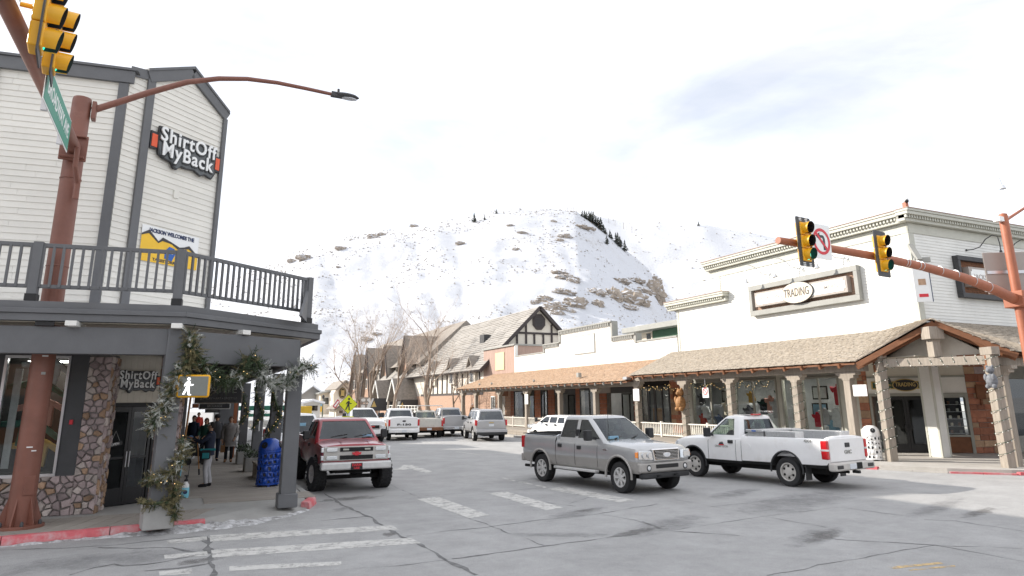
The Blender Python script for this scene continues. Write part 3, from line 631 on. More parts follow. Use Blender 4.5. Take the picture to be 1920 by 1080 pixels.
# solid core of the upper floor
core = MB().prism([(-16, 20.4), (-1.9, 18.66), (-1.62, 18.95), (.4, 20.72), (.4, 30), (-16, 30)], None, 4.35, 10.4); core.build('core_wall', 'siding_cream', LB, angle=0)
BH = .152
um = MB().add([(0, 0, 0), (1, 0, 0), (1, BH + .02, 0), (0, BH + .02, 0), (0, 0, .026), (1, 0, .026), (1, BH + .02, .006), (0, BH + .02, .006)], [(0, 3, 2, 1), (4, 5, 6, 7), (0, 1, 5, 4), (3, 7, 6, 2), (0, 4, 7, 3), (1, 2, 6, 5)]).mesh('siding_board', 'siding_cream', 0)
def siding(a, b, z0, z1, parent, xclip=None, off=.0):
    M, l = wallframe(a, b); z = z0; wall = MB().box(0, l, z0, z1 if xclip is None else z1, -.08, -.002, M)
    n = 0
    while z < z1 - .03:
        x0, x1 = (0, l) if xclip is None else xclip(z + BH, l)
        if x1 - x0 > .06:
            h = min(1, (z1 - z) / BH)
            cuts_ = [x0, x1]; rr_ = random.Random(int(z * 100) + int(l * 10))
            if l > 4: c_ = rr_.uniform(x1 - 3.6, x1 - .8); cuts_ = [x0, c_, x1]
            for q0, q1 in zip(cuts_, cuts_[1:]): link('siding_board', um, parent, M @ T((q0 + .002, z + rr_.uniform(-.004, .004), off)) @ Matrix.Diagonal((q1 - q0 - .004, h, 1, 1)))
        z += BH
siding(UL, UR, 4.44, 10.45, LB); siding(UR, UA, 4.44, 10.75, LB)
CL = math.dist(UA, UB); PKX, PKZ, EVL, EVR = CL * .5, 11.52, 10.8, 10.72
def gclip(z, l):
    if z <= EVR: return 0, l
    t = min(1, max(0, (z - EVR) / (PKZ - EVR))); return PKX * t, l - (l - PKX) * t
siding(UA, UB, 4.44, 11.4, LB, gclip)
MC, _ = wallframe(UA, UB)
MB().prism([(0, 4.4), (CL, 4.4), (CL, EVR), (PKX, PKZ - .02), (0, EVL)], MC, -.5, -.01).build('gable_wall', 'siding_cream', LB, angle=0)
# grey trims
def trim(M, pts, w_, d=.06, name='trim', mt='gray_paint', off=.028):
    m = MB()
    for (a, b) in pts:
        a, b = V((*a, 0)), V((*b, 0)); dd = (b - a).normalized(); n = V((-dd.y, dd.x, 0)) * w_ / 2
        vs = [a - n, b - n, b + n, a + n]; m.prism([(v.x, v.y) for v in vs], M, off, off + d)
    return m.build(name, mt, LB, bevel=.006)
MLW, ll = wallframe(UL, UR)
trim(MLW, [((0, 10.42), (ll + .12, 10.42))], .32, .09); MB().box(-.3, ll + .2, 10.585, 10.65, -.3, .16, MLW).build('parapet_cap', 'gray_paint', LB, bevel=.006)
trim(MLW, [((ll - .1, 4.45), (ll - .1, 10.25))], .22); trim(MLW, [((ll - 2.85, 9.0), (ll - 2.85, 10.25))], .18)
MRT, rl = wallframe(UR, UA); trim(MRT, [((0, 10.62), (rl, 10.72))], .26, .04)
trim(MC, [((.11, 4.45), (.11, 10.62))], .22); trim(MC, [((CL - .06, 4.45), (CL - .06, 10.5))], .13, .07)
trim(MC, [((0, EVL - .12), (PKX, PKZ - .17)), ((PKX, PKZ - .17), (CL, EVR - .14))], .3, .075)
MB().prism([(-.06, EVL + .0), (PKX, PKZ - .02), (PKX, PKZ + .06), (-.06, EVL + .08)], MC, -2.5, .13).prism([(PKX, PKZ - .02), (CL + .03, EVR - .02), (CL + .03, EVR + .06), (PKX, PKZ + .06)], MC, -2.5, .13).build('gable_roof', 'gray_paint', LB, bevel=.006)
MB().box(1.15, 1.31, 7.72, 7.93, 0, .06, MC).build('wall_vent', 'siding_cream', LB, bevel=.01)
# street side of the upper floor and the long block behind
bx('street_wall', 'siding_cream', LB, .0, .45, 20.75, 29.8, 4.4, 10.3)
# deck
D1, D2 = V((0, 15.5, 0)), V((3.2, 18.2, 0)); D0 = V((*PE(-16, (0, 15.5)), 0))
def dline(off):
    n0 = V((-E7.y, E7.x, 0)); c = (D2 - D1).normalized(); n1 = V((-c.y, c.x, 0)); bis = (n0 + n1).normalized(); k = off / bis.dot(n0)
    return D0 + n0 * off, D1 + bis * k, D2 + V((-off, off * .3, 0)) * 1.0
def band(name, mt, z0, z1, off, thick=.14, **k):
    a, b, c = dline(off); a2, b2, c2 = dline(off + thick); e, e2 = V((c.x, 62, 0)), V((c2.x, 62, 0))
    for q in ((a, b, b2, a2), (b, c, c2, b2), (c, e, e2, c2)):
        MB().prism([(v.x, v.y) for v in q], None, z0, z1).build(name, mt, LB, **k)
band('deck_edge', 'gray_paint', 4.24, 4.38, .1); band('gutter', 'gray_paint', 4.14, 4.235, .0, .24, bevel=.012); band('fascia', 'gray_paint', 4.0, 4.135, .04, .2)
a, b, c = dline(.25)
dk = [(a.x, a.y), (b.x, b.y), (c.x, c.y), (c.x, 62), (.2, 62), (.2, 20), (-16, 21.5)]
MB().prism(dk, None, 4.06, 4.33).build('deck', 'gray_paint', LB, angle=0)
MB().prism(dk, None, 3.98, 4.055).build('soffit', 'cream', LB, angle=0)
ds = MB().prism([(a.x, a.y + .1), (b.x, b.y + .12), (c.x - .15, c.y), (c.x - .3, 30), (.5, 30), (.5, 20.6), (-1.5, 18.86), (-1.85, 18.55), (-16, 20.3)], None, 4.332, 4.40); ds.build('deck_snow', 'snow', LB, bevel=.03)
# beams and posts
PG, PC = V((-.15, 15.78, 0)), V((2.46, 17.28, 0))
def bar2(name, mt, p, q, w_, z0, z1, **k):
    p, q = V((p[0], p[1], (z0 + z1) / 2)), V((q[0], q[1], (z0 + z1) / 2)); return MB().bar(p, q, w_, z1 - z0).build(name, mt, LB, **k)
pl = PE(-16, (PG.x, PG.y)); bar2('beam', 'gray_paint', pl, PG - E7 * .08, .24, 3.38, 3.9, bevel=.008)
ch = (PC - PG).normalized(); bar2('beam', 'gray_paint', PG + ch * .2, PC, .24, 3.24, 3.88, bevel=.008); bar2('beam', 'gray_paint', PC + V((0, .15, 0)), (2.78, 62, 0), .24, 3.3, 3.88)
bar2('inner_fascia', 'gray_dark', PE(-16, (-1.84, 17.85)), (-1.45, 17.8), .06, 3.47, 3.99); bar2('inner_fascia', 'gray_dark', (-1.5, 18.0, 0), (.3, 19.6, 0), .06, 3.55, 3.99)
post = MB().box(-.17, .17, -.17, .17, .55, 3.9).build('post', 'gray_paint', LB, bevel=.012, M=T(PG) @ RZ(.15))
MB().box(-.27, .27, -.27, .27, .1, .56).build('plinth', 'concrete', LB, bevel=.02, M=T(PG) @ RZ(.15))
for k in range(6):
    MB().tube([(-.1 + .2 * (k % 2), -.175, 3.45 + .17 * (k // 2)), (-.1 + .2 * (k % 2), -.19, 3.45 + .17 * (k // 2))], .016, 8).build('bolt', 'gray_paint', LB, M=T(PG) @ RZ(.15))
pmesh = MB().box(-.14, .14, -.14, .14, .4, 3.3).mesh('post', 'gray_paint', 35); pb = MB().box(-.18, .18, -.18, .18, .12, .42).mesh('post_base', 'gray_paint', 35)
for y in (17.28, 22.9, 28.0, 34, 40, 46, 52, 58):
    M_ = T((2.46 if y < 20 else 2.78, y, 0)) @ Matrix.Diagonal((1.2, 1.2, 1, 1)); o = link('post', pmesh, LB, M_); b_ = o.modifiers.new('b', 'BEVEL'); b_.width = .012; b_.limit_method = 'ANGLE'; o = link('post_base', pb, LB, M_); b_ = o.modifiers.new('b', 'BEVEL'); b_.width = .015; b_.limit_method = 'ANGLE'
for y in [19.2 + 1.3 * k for k in range(26)]: bx('joist', 'gray_dark', LB, .3, 2.33, y, y + .1, 3.7, 3.975)
for k, (p, d_) in enumerate([((-2.0, 15.62), E7), ((-.16, 15.4), E7), ((1.25, 16.35), ch), ((-3.9, 15.85), E7)]):
    n = V((-d_.y, d_.x, 0)); q = V((*p, 3.945)); MB().bar(q, q + n * .7, .2, .1).build('joist_tail', 'white_paint', LB, bevel=.01)
MB().prism([(-2.62, 15.9), (-2.3, 15.86), (-2.3, 15.9), (-2.62, 15.94)], None, 3.905, 3.985).build('pole_notch', 'black', LB)
# railing
def railing(p, q, n, posts=(True, True)):
    p, q = V((*p, 0)), V((*q, 0)); d = (q - p).normalized(); root = None
    r1 = MB().bar(p + V((0, 0, 5.5)), q + V((0, 0, 5.5)), .1, .075).bar(p + V((0, 0, 4.68)), q + V((0, 0, 4.68)), .07, .07).build('railing', 'gray_paint', LB, bevel=.006)
    bm_ = MB().box(-.022, .022, -.055, -.012, 4.66, 5.49).mesh('baluster', 'gray_paint', 0)
    for k in range(n):
        v = p.lerp(q, (k + .6) / (n + .2)); link('baluster', bm_, r1, T(v) @ RZ(math.atan2(d.y, d.x)))
    return r1
def railpost(p, ang):
    o = MB().box(-.085, .085, -.085, .085, 4.5, 5.56).build('railing_post', 'gray_paint', LB, bevel=.01, M=T((*p, 0)) @ RZ(ang)); MB().box(-.1, .1, -.1, .1, 4.385, 4.52).build('post_foot', 'black', LB, M=T((*p, 0)) @ RZ(ang))
RP = [PE(-5.3, (-.2, 15.72)), PE(-2.76, (-.2, 15.72)), (-.2, 15.72), (2.78, 18.1)]
for i, p in enumerate(RP): railpost(p, -.12 if i < 3 else .7)
railing(RP[0], RP[1], 14); railing(RP[1], RP[2], 15); railing(RP[2], RP[3], 24)
railpost(PE(-7.9, (-.2, 15.72)), -.12); railing(PE(-7.9, (-.2, 15.72)), RP[0], 14)
MB().prism([(0, 4.4), (0, 5.4), (-1.7, 4.4)], frame((2.85, 18.3, 0), (-.25, -1, 0), (0, 0, 1)) @ Matrix.Diagonal((-1, 1, 1, 1)), 0, .06).build('stair_panel', 'gray_paint', LB)
# ground floor: stone base, window, pier, doors
GL = PE(-16, (-1.84, 18.05)); GR = PE(-1.84, (-1.84, 18.05)); MG, gl = wallframe(GL, GR)
MB().box(0, gl, .1, .93, -.35, 0, MG).box(gl, gl + .44, .1, 3.5, -.75, 0, MG).build('stone_backing', 'mortar', LB, angle=0)
stones(MG @ T((gl - 3.2, .15, 0)), 3.2, .8, .165, .13, ['stone_pink', 'stone_white', 'stone_tan'], [8, 2, .6], LB, 4, .06, .022)
stones(MG @ T((gl, .15, 0)), .44, 3.3, .16, .13, ['stone_pink', 'stone_tan', 'stone_white'], [7, 2, 2], LB, 8, .05, .02, .3)
Mside = frame(MG @ V((gl + .44, 0, 0)), MG.to_3x3() @ V((0, 0, -1)), (0, 0, 1)); stones(Mside @ T((0, .15, 0)), .72, 3.3, .17, .13, ['stone_pink', 'stone_tan', 'stone_white'], [5, 3, 3], LB, 9, .05, .02, .3)
MB().box(0, gl - 3.42, .93, 3.99, -.3, .02, MG).box(gl - .36, gl, .93, 3.99, -.3, .02, MG).box(gl - 3.42, gl - .36, 3.47, 3.99, -.3, .02, MG).build('wall_panel', 'gray_dark', LB, angle=0)
wx0, wx1 = gl - 1.6, gl - .36
win = MB().box(wx0, wx1, .93, 1.0, -.04, .05, MG).box(wx0, wx1, 3.41, 3.47, -.04, .05, MG).box(wx0, wx0 + .06, 1.0, 3.41, -.04, .05, MG).box(wx1 - .05, wx1, 1.0, 3.41, -.04, .05, MG).build('window', 'alu', LB, bevel=.006)
MB().box(wx0 + .06, wx1 - .05, 1.0, 3.41, -.01, 0, MG).build('pane', 'glass_shop', win)
MB().box(gl - 3.42, wx0, .93, 3.47, -.3, .02, MG).build('wall_panel', 'gray_dark', LB, angle=0)
MB().box(wx0 - .6, wx1 + .3, .9, 3.6, -1.6, -1.5, MG).box(wx0 - .7, wx0 - .6, .9, 3.6, -1.5, -.3, MG).box(wx1 + .3, wx1 + .35, .9, 3.6, -1.5, -.3, MG).box(wx0 - .6, wx1 + .3, .85, .93, -1.5, -.3, MG).box(wx0 - .6, wx1 + .3, 3.48, 3.6, -1.5, -.3, MG).build('display_box', 'shop_dark', LB, angle=0)
mat('tube_lamp', (1, .97, .9), .5, 0, emit=22)
MB().box(wx0 + .1, wx0 + .6, 3.38, 3.41, -1.2, -1.1, MG).box(wx1 - .5, wx1 - .1, 3.38, 3.41, -1.2, -1.1, MG).build('ceiling_tube', 'tube_lamp', LB)
MB().box(wx1 + .13, wx1 + .2, 2.0, 2.1, .02, .06, MG).build('alarm_box', 'sign_red', LB, bevel=.01)
# doors
DA, DB, DC = (-1.47, 18.75), (-.45, 19.45), (.1, 19.83); MD, dl = wallframe(DA, DB)
MB().box(-.1, dl, 2.44, 3.99, -.1, 0, MD).build('wall_panel', 'cream', LB, angle=0)
pn = MB().box(.02, .075, .17, 2.44, -.08, .03, MD).box(dl - .06, dl, .17, 2.44, -.08, .03, MD).box(.02, dl, 2.36, 2.45, -.08, .031, MD).build('door_frame', 'black', LB, bevel=.005)
bd = MB().box(-.02, .0, 2.46, 3.5, 0, .02, MD)
for k in range(8): MB().box(k * dl / 8 + .002, (k + 1) * dl / 8 - .002, 2.46, 3.55, 0, .018, MD).build('sign_board_plank', 'cream', LB)
for k in range(2):
    x0 = .075 + k * (dl - .135) / 2; x1 = x0 + (dl - .135) / 2 - .006
    dr = MB().box(x0, x0 + .07, .17, 2.36, -.05, 0, MD).box(x1 - .07, x1, .17, 2.36, -.05, 0, MD).box(x0 + .07, x1 - .07, .17, .55, -.05, -.002, MD).box(x0 + .07, x1 - .07, 2.24, 2.36, -.05, -.002, MD).box(x0 + .07, x1 - .07, 1.18, 1.24, -.05, -.002, MD).build('door', 'black_gloss', LB, bevel=.005)
    MB().box(x0 + .07, x1 - .07, .55, 2.24, -.03, -.025, MD).build('pane', 'glass_shop', dr)
    MB().tube([MD @ V((x1 - .035 if k == 0 else x0 + .035, 1.0, .05)), MD @ V((x1 - .035 if k == 0 else x0 + .035, 1.35, .05))], .012).build('handle', 'alu', dr)
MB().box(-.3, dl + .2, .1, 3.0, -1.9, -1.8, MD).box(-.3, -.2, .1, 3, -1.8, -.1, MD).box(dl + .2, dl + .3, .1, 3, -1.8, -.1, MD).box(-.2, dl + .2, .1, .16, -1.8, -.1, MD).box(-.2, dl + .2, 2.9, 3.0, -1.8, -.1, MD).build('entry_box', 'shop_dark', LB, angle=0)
MP, pl_ = wallframe(DB, DC); MB().box(0, pl_, .1, 3.99, -.3, 0, MP).build('stone_backing', 'mortar', LB, angle=0)
stones(MP @ T((0, .15, 0)), pl_, 3.7, .2, .16, ['stone_pink', 'stone_tan', 'stone_white'], [5, 4, 2], LB, 12, .06, .02, .3)
MPs = frame((DC[0], DC[1], 0), (0, 1, 0), (0, 0, 1)); stones(MPs @ T((0, .15, 0)), .45, 3.7, .2, .16, ['stone_pink', 'stone_tan'], [5, 3], LB, 13, .05, .02, .3)
os_ = MB().box(-.17, .17, -.045, .045, 0, .012, MD @ T((.3, 1.52, .012)) @ Matrix.Rotation(.18, 4, 'Z')).build('open_sign', 'sign_black', None, bevel=.004); tag(os_, 'small black OPEN sign hanging inside the shop door', 'sign')
text('lettering', 'OPEN', .075, 'sign_white', os_, MD @ T((.3, 1.52, .026)) @ Matrix.Rotation(.18, 4, 'Z'), .002, .001)
MB().tube([MD @ V((.2, 1.56, .02)), MD @ V((.29, 1.82, .02)), MD @ V((.4, 1.6, .02))], .004, 5).build('cord', 'sign_white', os_)
# arcade wall and shop row beyond
RW = thing('shop_row', 'dark shop fronts lining the arcade behind the corner shop', 'building', (0, 45, 0))
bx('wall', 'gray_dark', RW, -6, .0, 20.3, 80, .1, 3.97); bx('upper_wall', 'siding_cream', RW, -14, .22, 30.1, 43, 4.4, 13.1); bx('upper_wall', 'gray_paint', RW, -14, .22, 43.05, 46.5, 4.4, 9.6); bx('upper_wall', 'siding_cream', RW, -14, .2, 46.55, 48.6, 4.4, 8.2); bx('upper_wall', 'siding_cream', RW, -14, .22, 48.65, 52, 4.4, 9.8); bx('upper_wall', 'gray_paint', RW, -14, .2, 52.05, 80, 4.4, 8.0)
r_ = random.Random(3); y = 20.5; cols = ['shop_dark', 'wood_brown', 'shop_dark', 'gray_dark', 'wood_orange', 'shop_mid']
for k in range(16):
    l = r_.uniform(1.6, 2.6); bx('pilaster', r_.choice(['stone_tan', 'gray_paint', 'wood_brown', 'cream']), RW, .0, .22 + .06 * r_.random(), y, y + .5, .12, 3.96)
    f = bx('window_frame', 'black', RW, .0, .1, y + .55, y + l + .45, .5, 2.9); bx('pane', 'glass_dark', f, .1, .12, y + .62, y + l + .38, .6, 2.8); y += l + .55
    if y > 74: break
bx('wood_panel', 'wood_orange', RW, 2.25, 2.4, 33.0, 33.08, .15, 3.2); bx('partition', 'gray_paint', RW, 1.9, 2.6, 38, 38.1, .15, 3.3)
# signs on the building
def shirt_sign(M, s, label):
    """M: local frame at the sign's centre; s: width"""
    k = s / 2.05; o = thing('wall_sign', label, 'sign', M.translation, 0)
    Z = Matrix.Scale(k, 4); MM = M @ Z
    out = [(-.86, .13), (-.84, .42), (-.5, .44), (-.46, .4), (.1, .4), (.5, .42), (.88, .42), (.9, .28), (.88, .1), (.86, -.1), (.9, -.28), (.8, -.45), (.6, -.4), (.45, -.47), (.25, -.38), (.0, -.42), (-.15, -.4), (-.26, -.52), (-.36, -.5), (-.44, -.38), (-.62, -.36), (-.8, -.3), (-.84, -.1)]
    MB().prism(out, MM, .03, .09).build('back_panel', 'sign_black', o, bevel=.01)
    inn = [(a * .955, b * .9 - .012) for a, b in out]; MB().prism(inn, MM, .085, .096).build('fill_panel', 'sign_grayfill', o)
    for x0, x1 in ((-1.03, -.84), (.86, 1.03)):
        MB().prism([(x0, .22), (x1, .22), (x1, -.2), (x0, -.2)] if x0 > 0 else [(x0, .24), (x1, .24), (x1, -.18), (x0, -.2)], MM, .0, .07).build('red_tab_edge', 'sign_black', o, bevel=.01)
        MB().prism([(x0 + .03, .17), (x1 - .01, .17), (x1 - .01, -.14), (x0 + .03, -.14)], MM, .065, .082).build('red_tab', 'sign_orange', o)
    for t, x, y, w_ in (('ShirtOff', 0.0, .22, 1.66), ('MyBack', .0, -.13, 1.5)):
        text('lettering', t, .48, 'sign_black', o, MM @ T((x + .015, y - .03, .105)), .01, .02, width=w_ + .03, sp=1.14); text('lettering', t, .48, 'sign_white', o, MM @ T((x, y, .13)), .015, .009, width=w_, sp=1.14)
    return o
shirt_sign(MC @ T((CL * .515, 9.02, .03)), 2.25, 'shirt shop sign high on the cream gable wall')
shirt_sign(MD @ T((.62, 2.96, .03)), 1.16, 'smaller shirt shop sign over the black glass doors')
# welcome banner
bo = thing('welcome_banner', 'yellow and white mountain banner on the cream wall behind railing', 'banner', (*UA, 0), 0)
MBn = MC @ T((.35, 5.92, .04)); bw_, bh_ = 1.76, .9
def cloth(poly, z, mt, name):
    m = MB(); n = len(poly); m.prism(poly, MBn, z, z + .006); return m.build(name, mt, bo, angle=0)
cloth([(0, -.02), (bw_, 0), (bw_, bh_), (0, bh_)], 0, 'sign_white', 'sheet')
rid = [(0, .62), (.2, .7), (.5, .5), (.62, .58), (.9, .55), (1.15, .42), (1.3, .5), (1.45, .52), (1.76, .34)]
cloth([(0.002, -.02), (bw_ - .002, 0)] + [(a if 0 < a < 1.7 else (a + .002 if a == 0 else a - .002), b) for a, b in rid[::-1]], .007, 'banner_yellow', 'yellow_field')
cloth(rid + [(a, b + .09 * (1 if k % 2 else .5)) for k, (a, b) in reversed(list(enumerate(rid)))], .014, 'charcoal', 'ridge_line')
cloth([(.72, .14), (.95, .1), (1.04, .3), (1.0, .44), (.84, .47), (.72, .34)], .016, 'banner_blue', 'blue_emblem'); cloth([(.8, .3), (.96, .28), (.95, .36), (.82, .38)], .023, 'sign_white', 'emblem_mark')
text('lettering', 'JACKSON WELCOMES THE', .14, 'banner_navy', bo, MBn @ T((.9, .79, .012)), .003, .006, width=1.4); text('lettering', 'TAGESTORRADEN', .1, 'charcoal', bo, MBn @ T((.88, .06, .016)), .003, .003, width=1.0)
# hanging signs in the arcade
def hang(name, label, x0, y0, x1, y1, Y, mt, txt=(), frame_mt=None, cat='sign'):
    p, q = aY(x0, y1, Y), aY(x1, y0, Y); o = thing(name, label, cat, ((p.x + q.x) / 2, Y, p.z)); M = frame(((p.x + q.x) / 2, Y, (p.z + q.z) / 2), (1, 0, 0), (0, 0, 1)); W_, H_ = q.x - p.x, q.z - p.z
    if frame_mt: MB().box(-W_ / 2 - .03, W_ / 2 + .03, -H_ / 2 - .03, H_ / 2 + .03, -.03, .0, M).build('frame', frame_mt, o, bevel=.005)
    MB().box(-W_ / 2, W_ / 2, -H_ / 2, H_ / 2, -.028, .02, M).build('panel', mt, o, bevel=.004)
    for t, dy, sz, c, wf in txt: text('lettering', t, sz, c, o, M @ T((0, dy * H_, .026)), .004, 0, width=W_ * wf)
    for s_ in (-.4, .4): MB().tube([M @ V((W_ * s_, H_ / 2, 0)), V((p.x + W_ * (.5 + s_), Y, 3.95))], .012, 6).build('hanger', 'black', o)
    return o, M
hang('hanging_sign', 'black NATIVE shop sign hanging in the arcade', 366, 717, 455, 755, 24, 'sign_black', [('NATIVE', .12, .3, 'trim_gray', .75), ('JEWELRY • ART • LIFESTYLE', -.3, .09, 'trim_gray', .8)], 'wood_gray')
hang('hanging_sign', 'narrow black board with white outlined panel below the NATIVE sign', 374, 757, 431, 766, 28, 'sign_black', [('BROOKSIDE', 0, .14, 'trim_gray', .5)], 'white_paint')
hang('hanging_sign', 'dark grey board lowest of the arcade signs', 384, 766, 413, 774, 34, 'gray_dark', [('JACKSON HOLE', 0, .12, 'trim_gray', .7)])
hang('hanging_sign', 'small brown wooden sign deep in the arcade', 360, 757, 373, 765, 36, 'wood_orange')
bp = bx('door_notice', 'sign_white', None, 2.36, 2.39, 22.7, 22.71, 1.6, 1.9); tag(bp, 'cream notice fixed to the grey arcade post', 'notice'); bp.location = (.0, 0, 0)
bp.data.transform(T((-.07, .035, 0)))
# hoodies hung in the shop window
def shirt(name, M, mt, s=1., sl=.9, tilt=0., label='', cat='hoodie', long=True, group=None):
    sp = [(-.26, -.38), (.26, -.38), (.28, .18), (.33, .12), (.33 + sl * .42, -.02 - tilt), (.36 + sl * .42, .12 - tilt), (.27, .34), (.1, .4), (-.1, .4), (-.27, .34), (-.36 - sl * .42, .12 + tilt), (-.33 - sl * .42, -.02 + tilt), (-.33, .12), (-.28, .18)]
    m = MB(); MM = M @ Matrix.Scale(s, 4); n = len(sp)
    inn = [(a * .94, b * .94) for a, b in sp]
    vs = [MM @ V((a, b, -.05)) for a, b in inn] + [MM @ V((a, b, 0)) for a, b in sp] + [MM @ V((a, b, .07 + .03 * mnoise.noise(V((a * 7, b * 7, s))))) for a, b in inn]
    fs = [tuple(range(n - 1, -1, -1)), tuple(range(2 * n, 3 * n))] + [(t * n + i, t * n + (i + 1) % n, (t + 1) * n + (i + 1) % n, (t + 1) * n + i) for t in (0, 1) for i in range(n)]
    o = m.add(vs, fs).build(name, mt, None, angle=50); b_ = o.modifiers.new('b', 'BEVEL'); b_.width = .02; b_.segments = 2; b_.limit_method = 'ANGLE'
    tag(o, label, cat, group); h = MB().lathe([(.05, -.02), (.12, .0), (.11, .06), (.05, .075)], MM @ T((0, .4, .03)) @ Matrix.Rotation(.5, 4, 'X'), 12).build('hood', mt, o); return o
for i, (mt, y, x, l) in enumerate([('whitecloth', 3.1, .42, 'white hoodie topmost in the shop window'), ('greencloth', 2.67, .25, 'green hoodie second from top in the shop window'), ('pink', 2.24, .4, 'pink hoodie in the middle of the shop window'), ('teal', 1.82, .22, 'teal hoodie second from bottom in the shop window'), ('mustard', 1.4, .4, 'mustard yellow hoodie lowest in the shop window')]):
    shirt('hoodie', MG @ T((wx0 + .28 + x, y, -.55 + .05 * (i % 2))) @ Matrix.Rotation(-.15 + .1 * (i % 3), 4, 'Z'), mt, .78, 1.0, .1, l)
tag(MB().box(wx0 + .1, wx0 + .24, 1.1, 3.2, -.4, -.37, MG).build('printed_panel', 'whitecloth', None), 'tall white printed panel at left of shop window', 'poster')
# ================================================================ left signal pole
SP = thing('signal_pole', 'thick rust brown signal pole with curved street lamp by corner shop', 'pole', (-2.51, 16.68, .15))
MB().lathe([(.225, .2), (.22, 1), (.205, 4), (.185, 8.9), (.175, 8.96), (.08, 9.0)], T((-2.51, 16.68, 0)), 32).build('shaft', 'rust_pole', SP)
MB().lathe([(.42, .15), (.42, .21), (.25, .22)], T((-2.51, 16.68, 0)), 32).build('base_plate', 'rust_pole', SP, bevel=.01)
for k in range(6):
    a = k * math.pi / 3 + .3; c, s = math.cos(a), math.sin(a); M = T((-2.51, 16.68, .21)) @ RZ(a); MB().prism([(.2, 0), (.36, 0), (.36, .05), (.215, .5)], M @ Matrix.Rotation(math.pi / 2, 4, 'X'), -.014, .014).build('gusset', 'rust_pole', SP)
    MB().lathe([(.03, 0), (.03, .07), (.012, .1)], T((-2.51 + .36 * math.cos(a + .5), 16.68 + .36 * math.sin(a + .5), .2)), 6).build('anchor_bolt', 'gray_dark', SP)
MB().tube([(-2.5, 16.45, 7.72), (-2.5, 13, 7.62), (-2.5, 9, 7.45), (-2.5, 5.5, 7.3)], [.14, .128, .115, .1], 20).build('mast_arm', 'rust_pole', SP)
MB().box(-2.72, -2.28, 16.28, 16.44, 7.48, 7.52).box(-2.72, -2.28, 16.28, 16.44, 7.94, 7.98).box(-2.75, -2.25, 16.38, 16.45, 7.44, 8.0).build('arm_flange', 'rust_pole', SP, bevel=.01)
MB().tube([(-2.36, 15.95, 7.6), (-2.36, 16.0, 7.2), (-2.33, 16.36, 6.95), (-2.33, 16.38, 6.6)], [.05, .05, .055, .06], 10).build('conduit', 'rust_pole', SP)
lum = [(-2.3, 16.68, 8.72), (-1.25, 16.68, 9.35), (-.5, 16.68, 9.76), (.17, 16.68, 9.99), (.8, 16.68, 10.11), (1.5, 16.68, 10.15), (2.2, 16.68, 10.13), (2.85, 16.68, 10.1)]
MB().tube(lum, [.075, .07, .065, .06, .055, .052, .048, .045], 14).build('lamp_arm', 'rust_pole', SP)
MB().box(-2.3, -2.22, 16.56, 16.8, 8.5, 8.9).build('arm_clamp', 'rust_pole', SP, bevel=.01)
hd = MB().lathe([(.02, -.05), (.12, -.045), (.15, 0), (.12, .05), (.02, .07)], T((3.2, 16.68, 10.11)) @ Matrix.Diagonal((2.3, 1, 1, 1)), 20).box(2.82, 3.1, 16.6, 16.76, 10.05, 10.16).build('lamp_head', 'charcoal', SP, bevel=.005)
MB().lathe([(.1, 0), (.1, .012)], T((3.28, 16.68, 10.05)) @ Matrix.Diagonal((2, 1, 1, 1)), 16).build('lens', 'alu', hd); MB().lathe([(.035, 0), (.035, .1), (.01, .11)], T((3.0, 16.68, 10.17)), 10).build('photocell', 'charcoal', hd)
MB().box(-.09, .09, -.235, -.2, .75, 1.1).build('hand_hole_cover', 'rust_pole', SP, bevel=.01, M=T((-2.51, 16.68, 0)) @ RZ(.5))
for k, (a, z, w_, h_) in enumerate(((.25, 3.35, .05, .025), (.45, 1.55, .04, .02), (.1, 1.62, .05, .02), (.3, 3.0, .035, .05))): MB().box(-w_, w_, -.226, -.2, z, z + h_).build('sticker', ('sign_white', 'sign_white', 'sign_white', 'trim_gray')[k], SP, M=T((-2.51, 16.68, 0)) @ RZ(a))
for z in (2.2, 5.2, 7.1): MB().lathe([(.205 - z * .0022 + .012, z - .015), (.205 - z * .0022 + .018, z), (.205 - z * .0022 + .012, z + .015)], T((-2.51, 16.68, 0)), 28).build('band', 'rust_pole', SP)
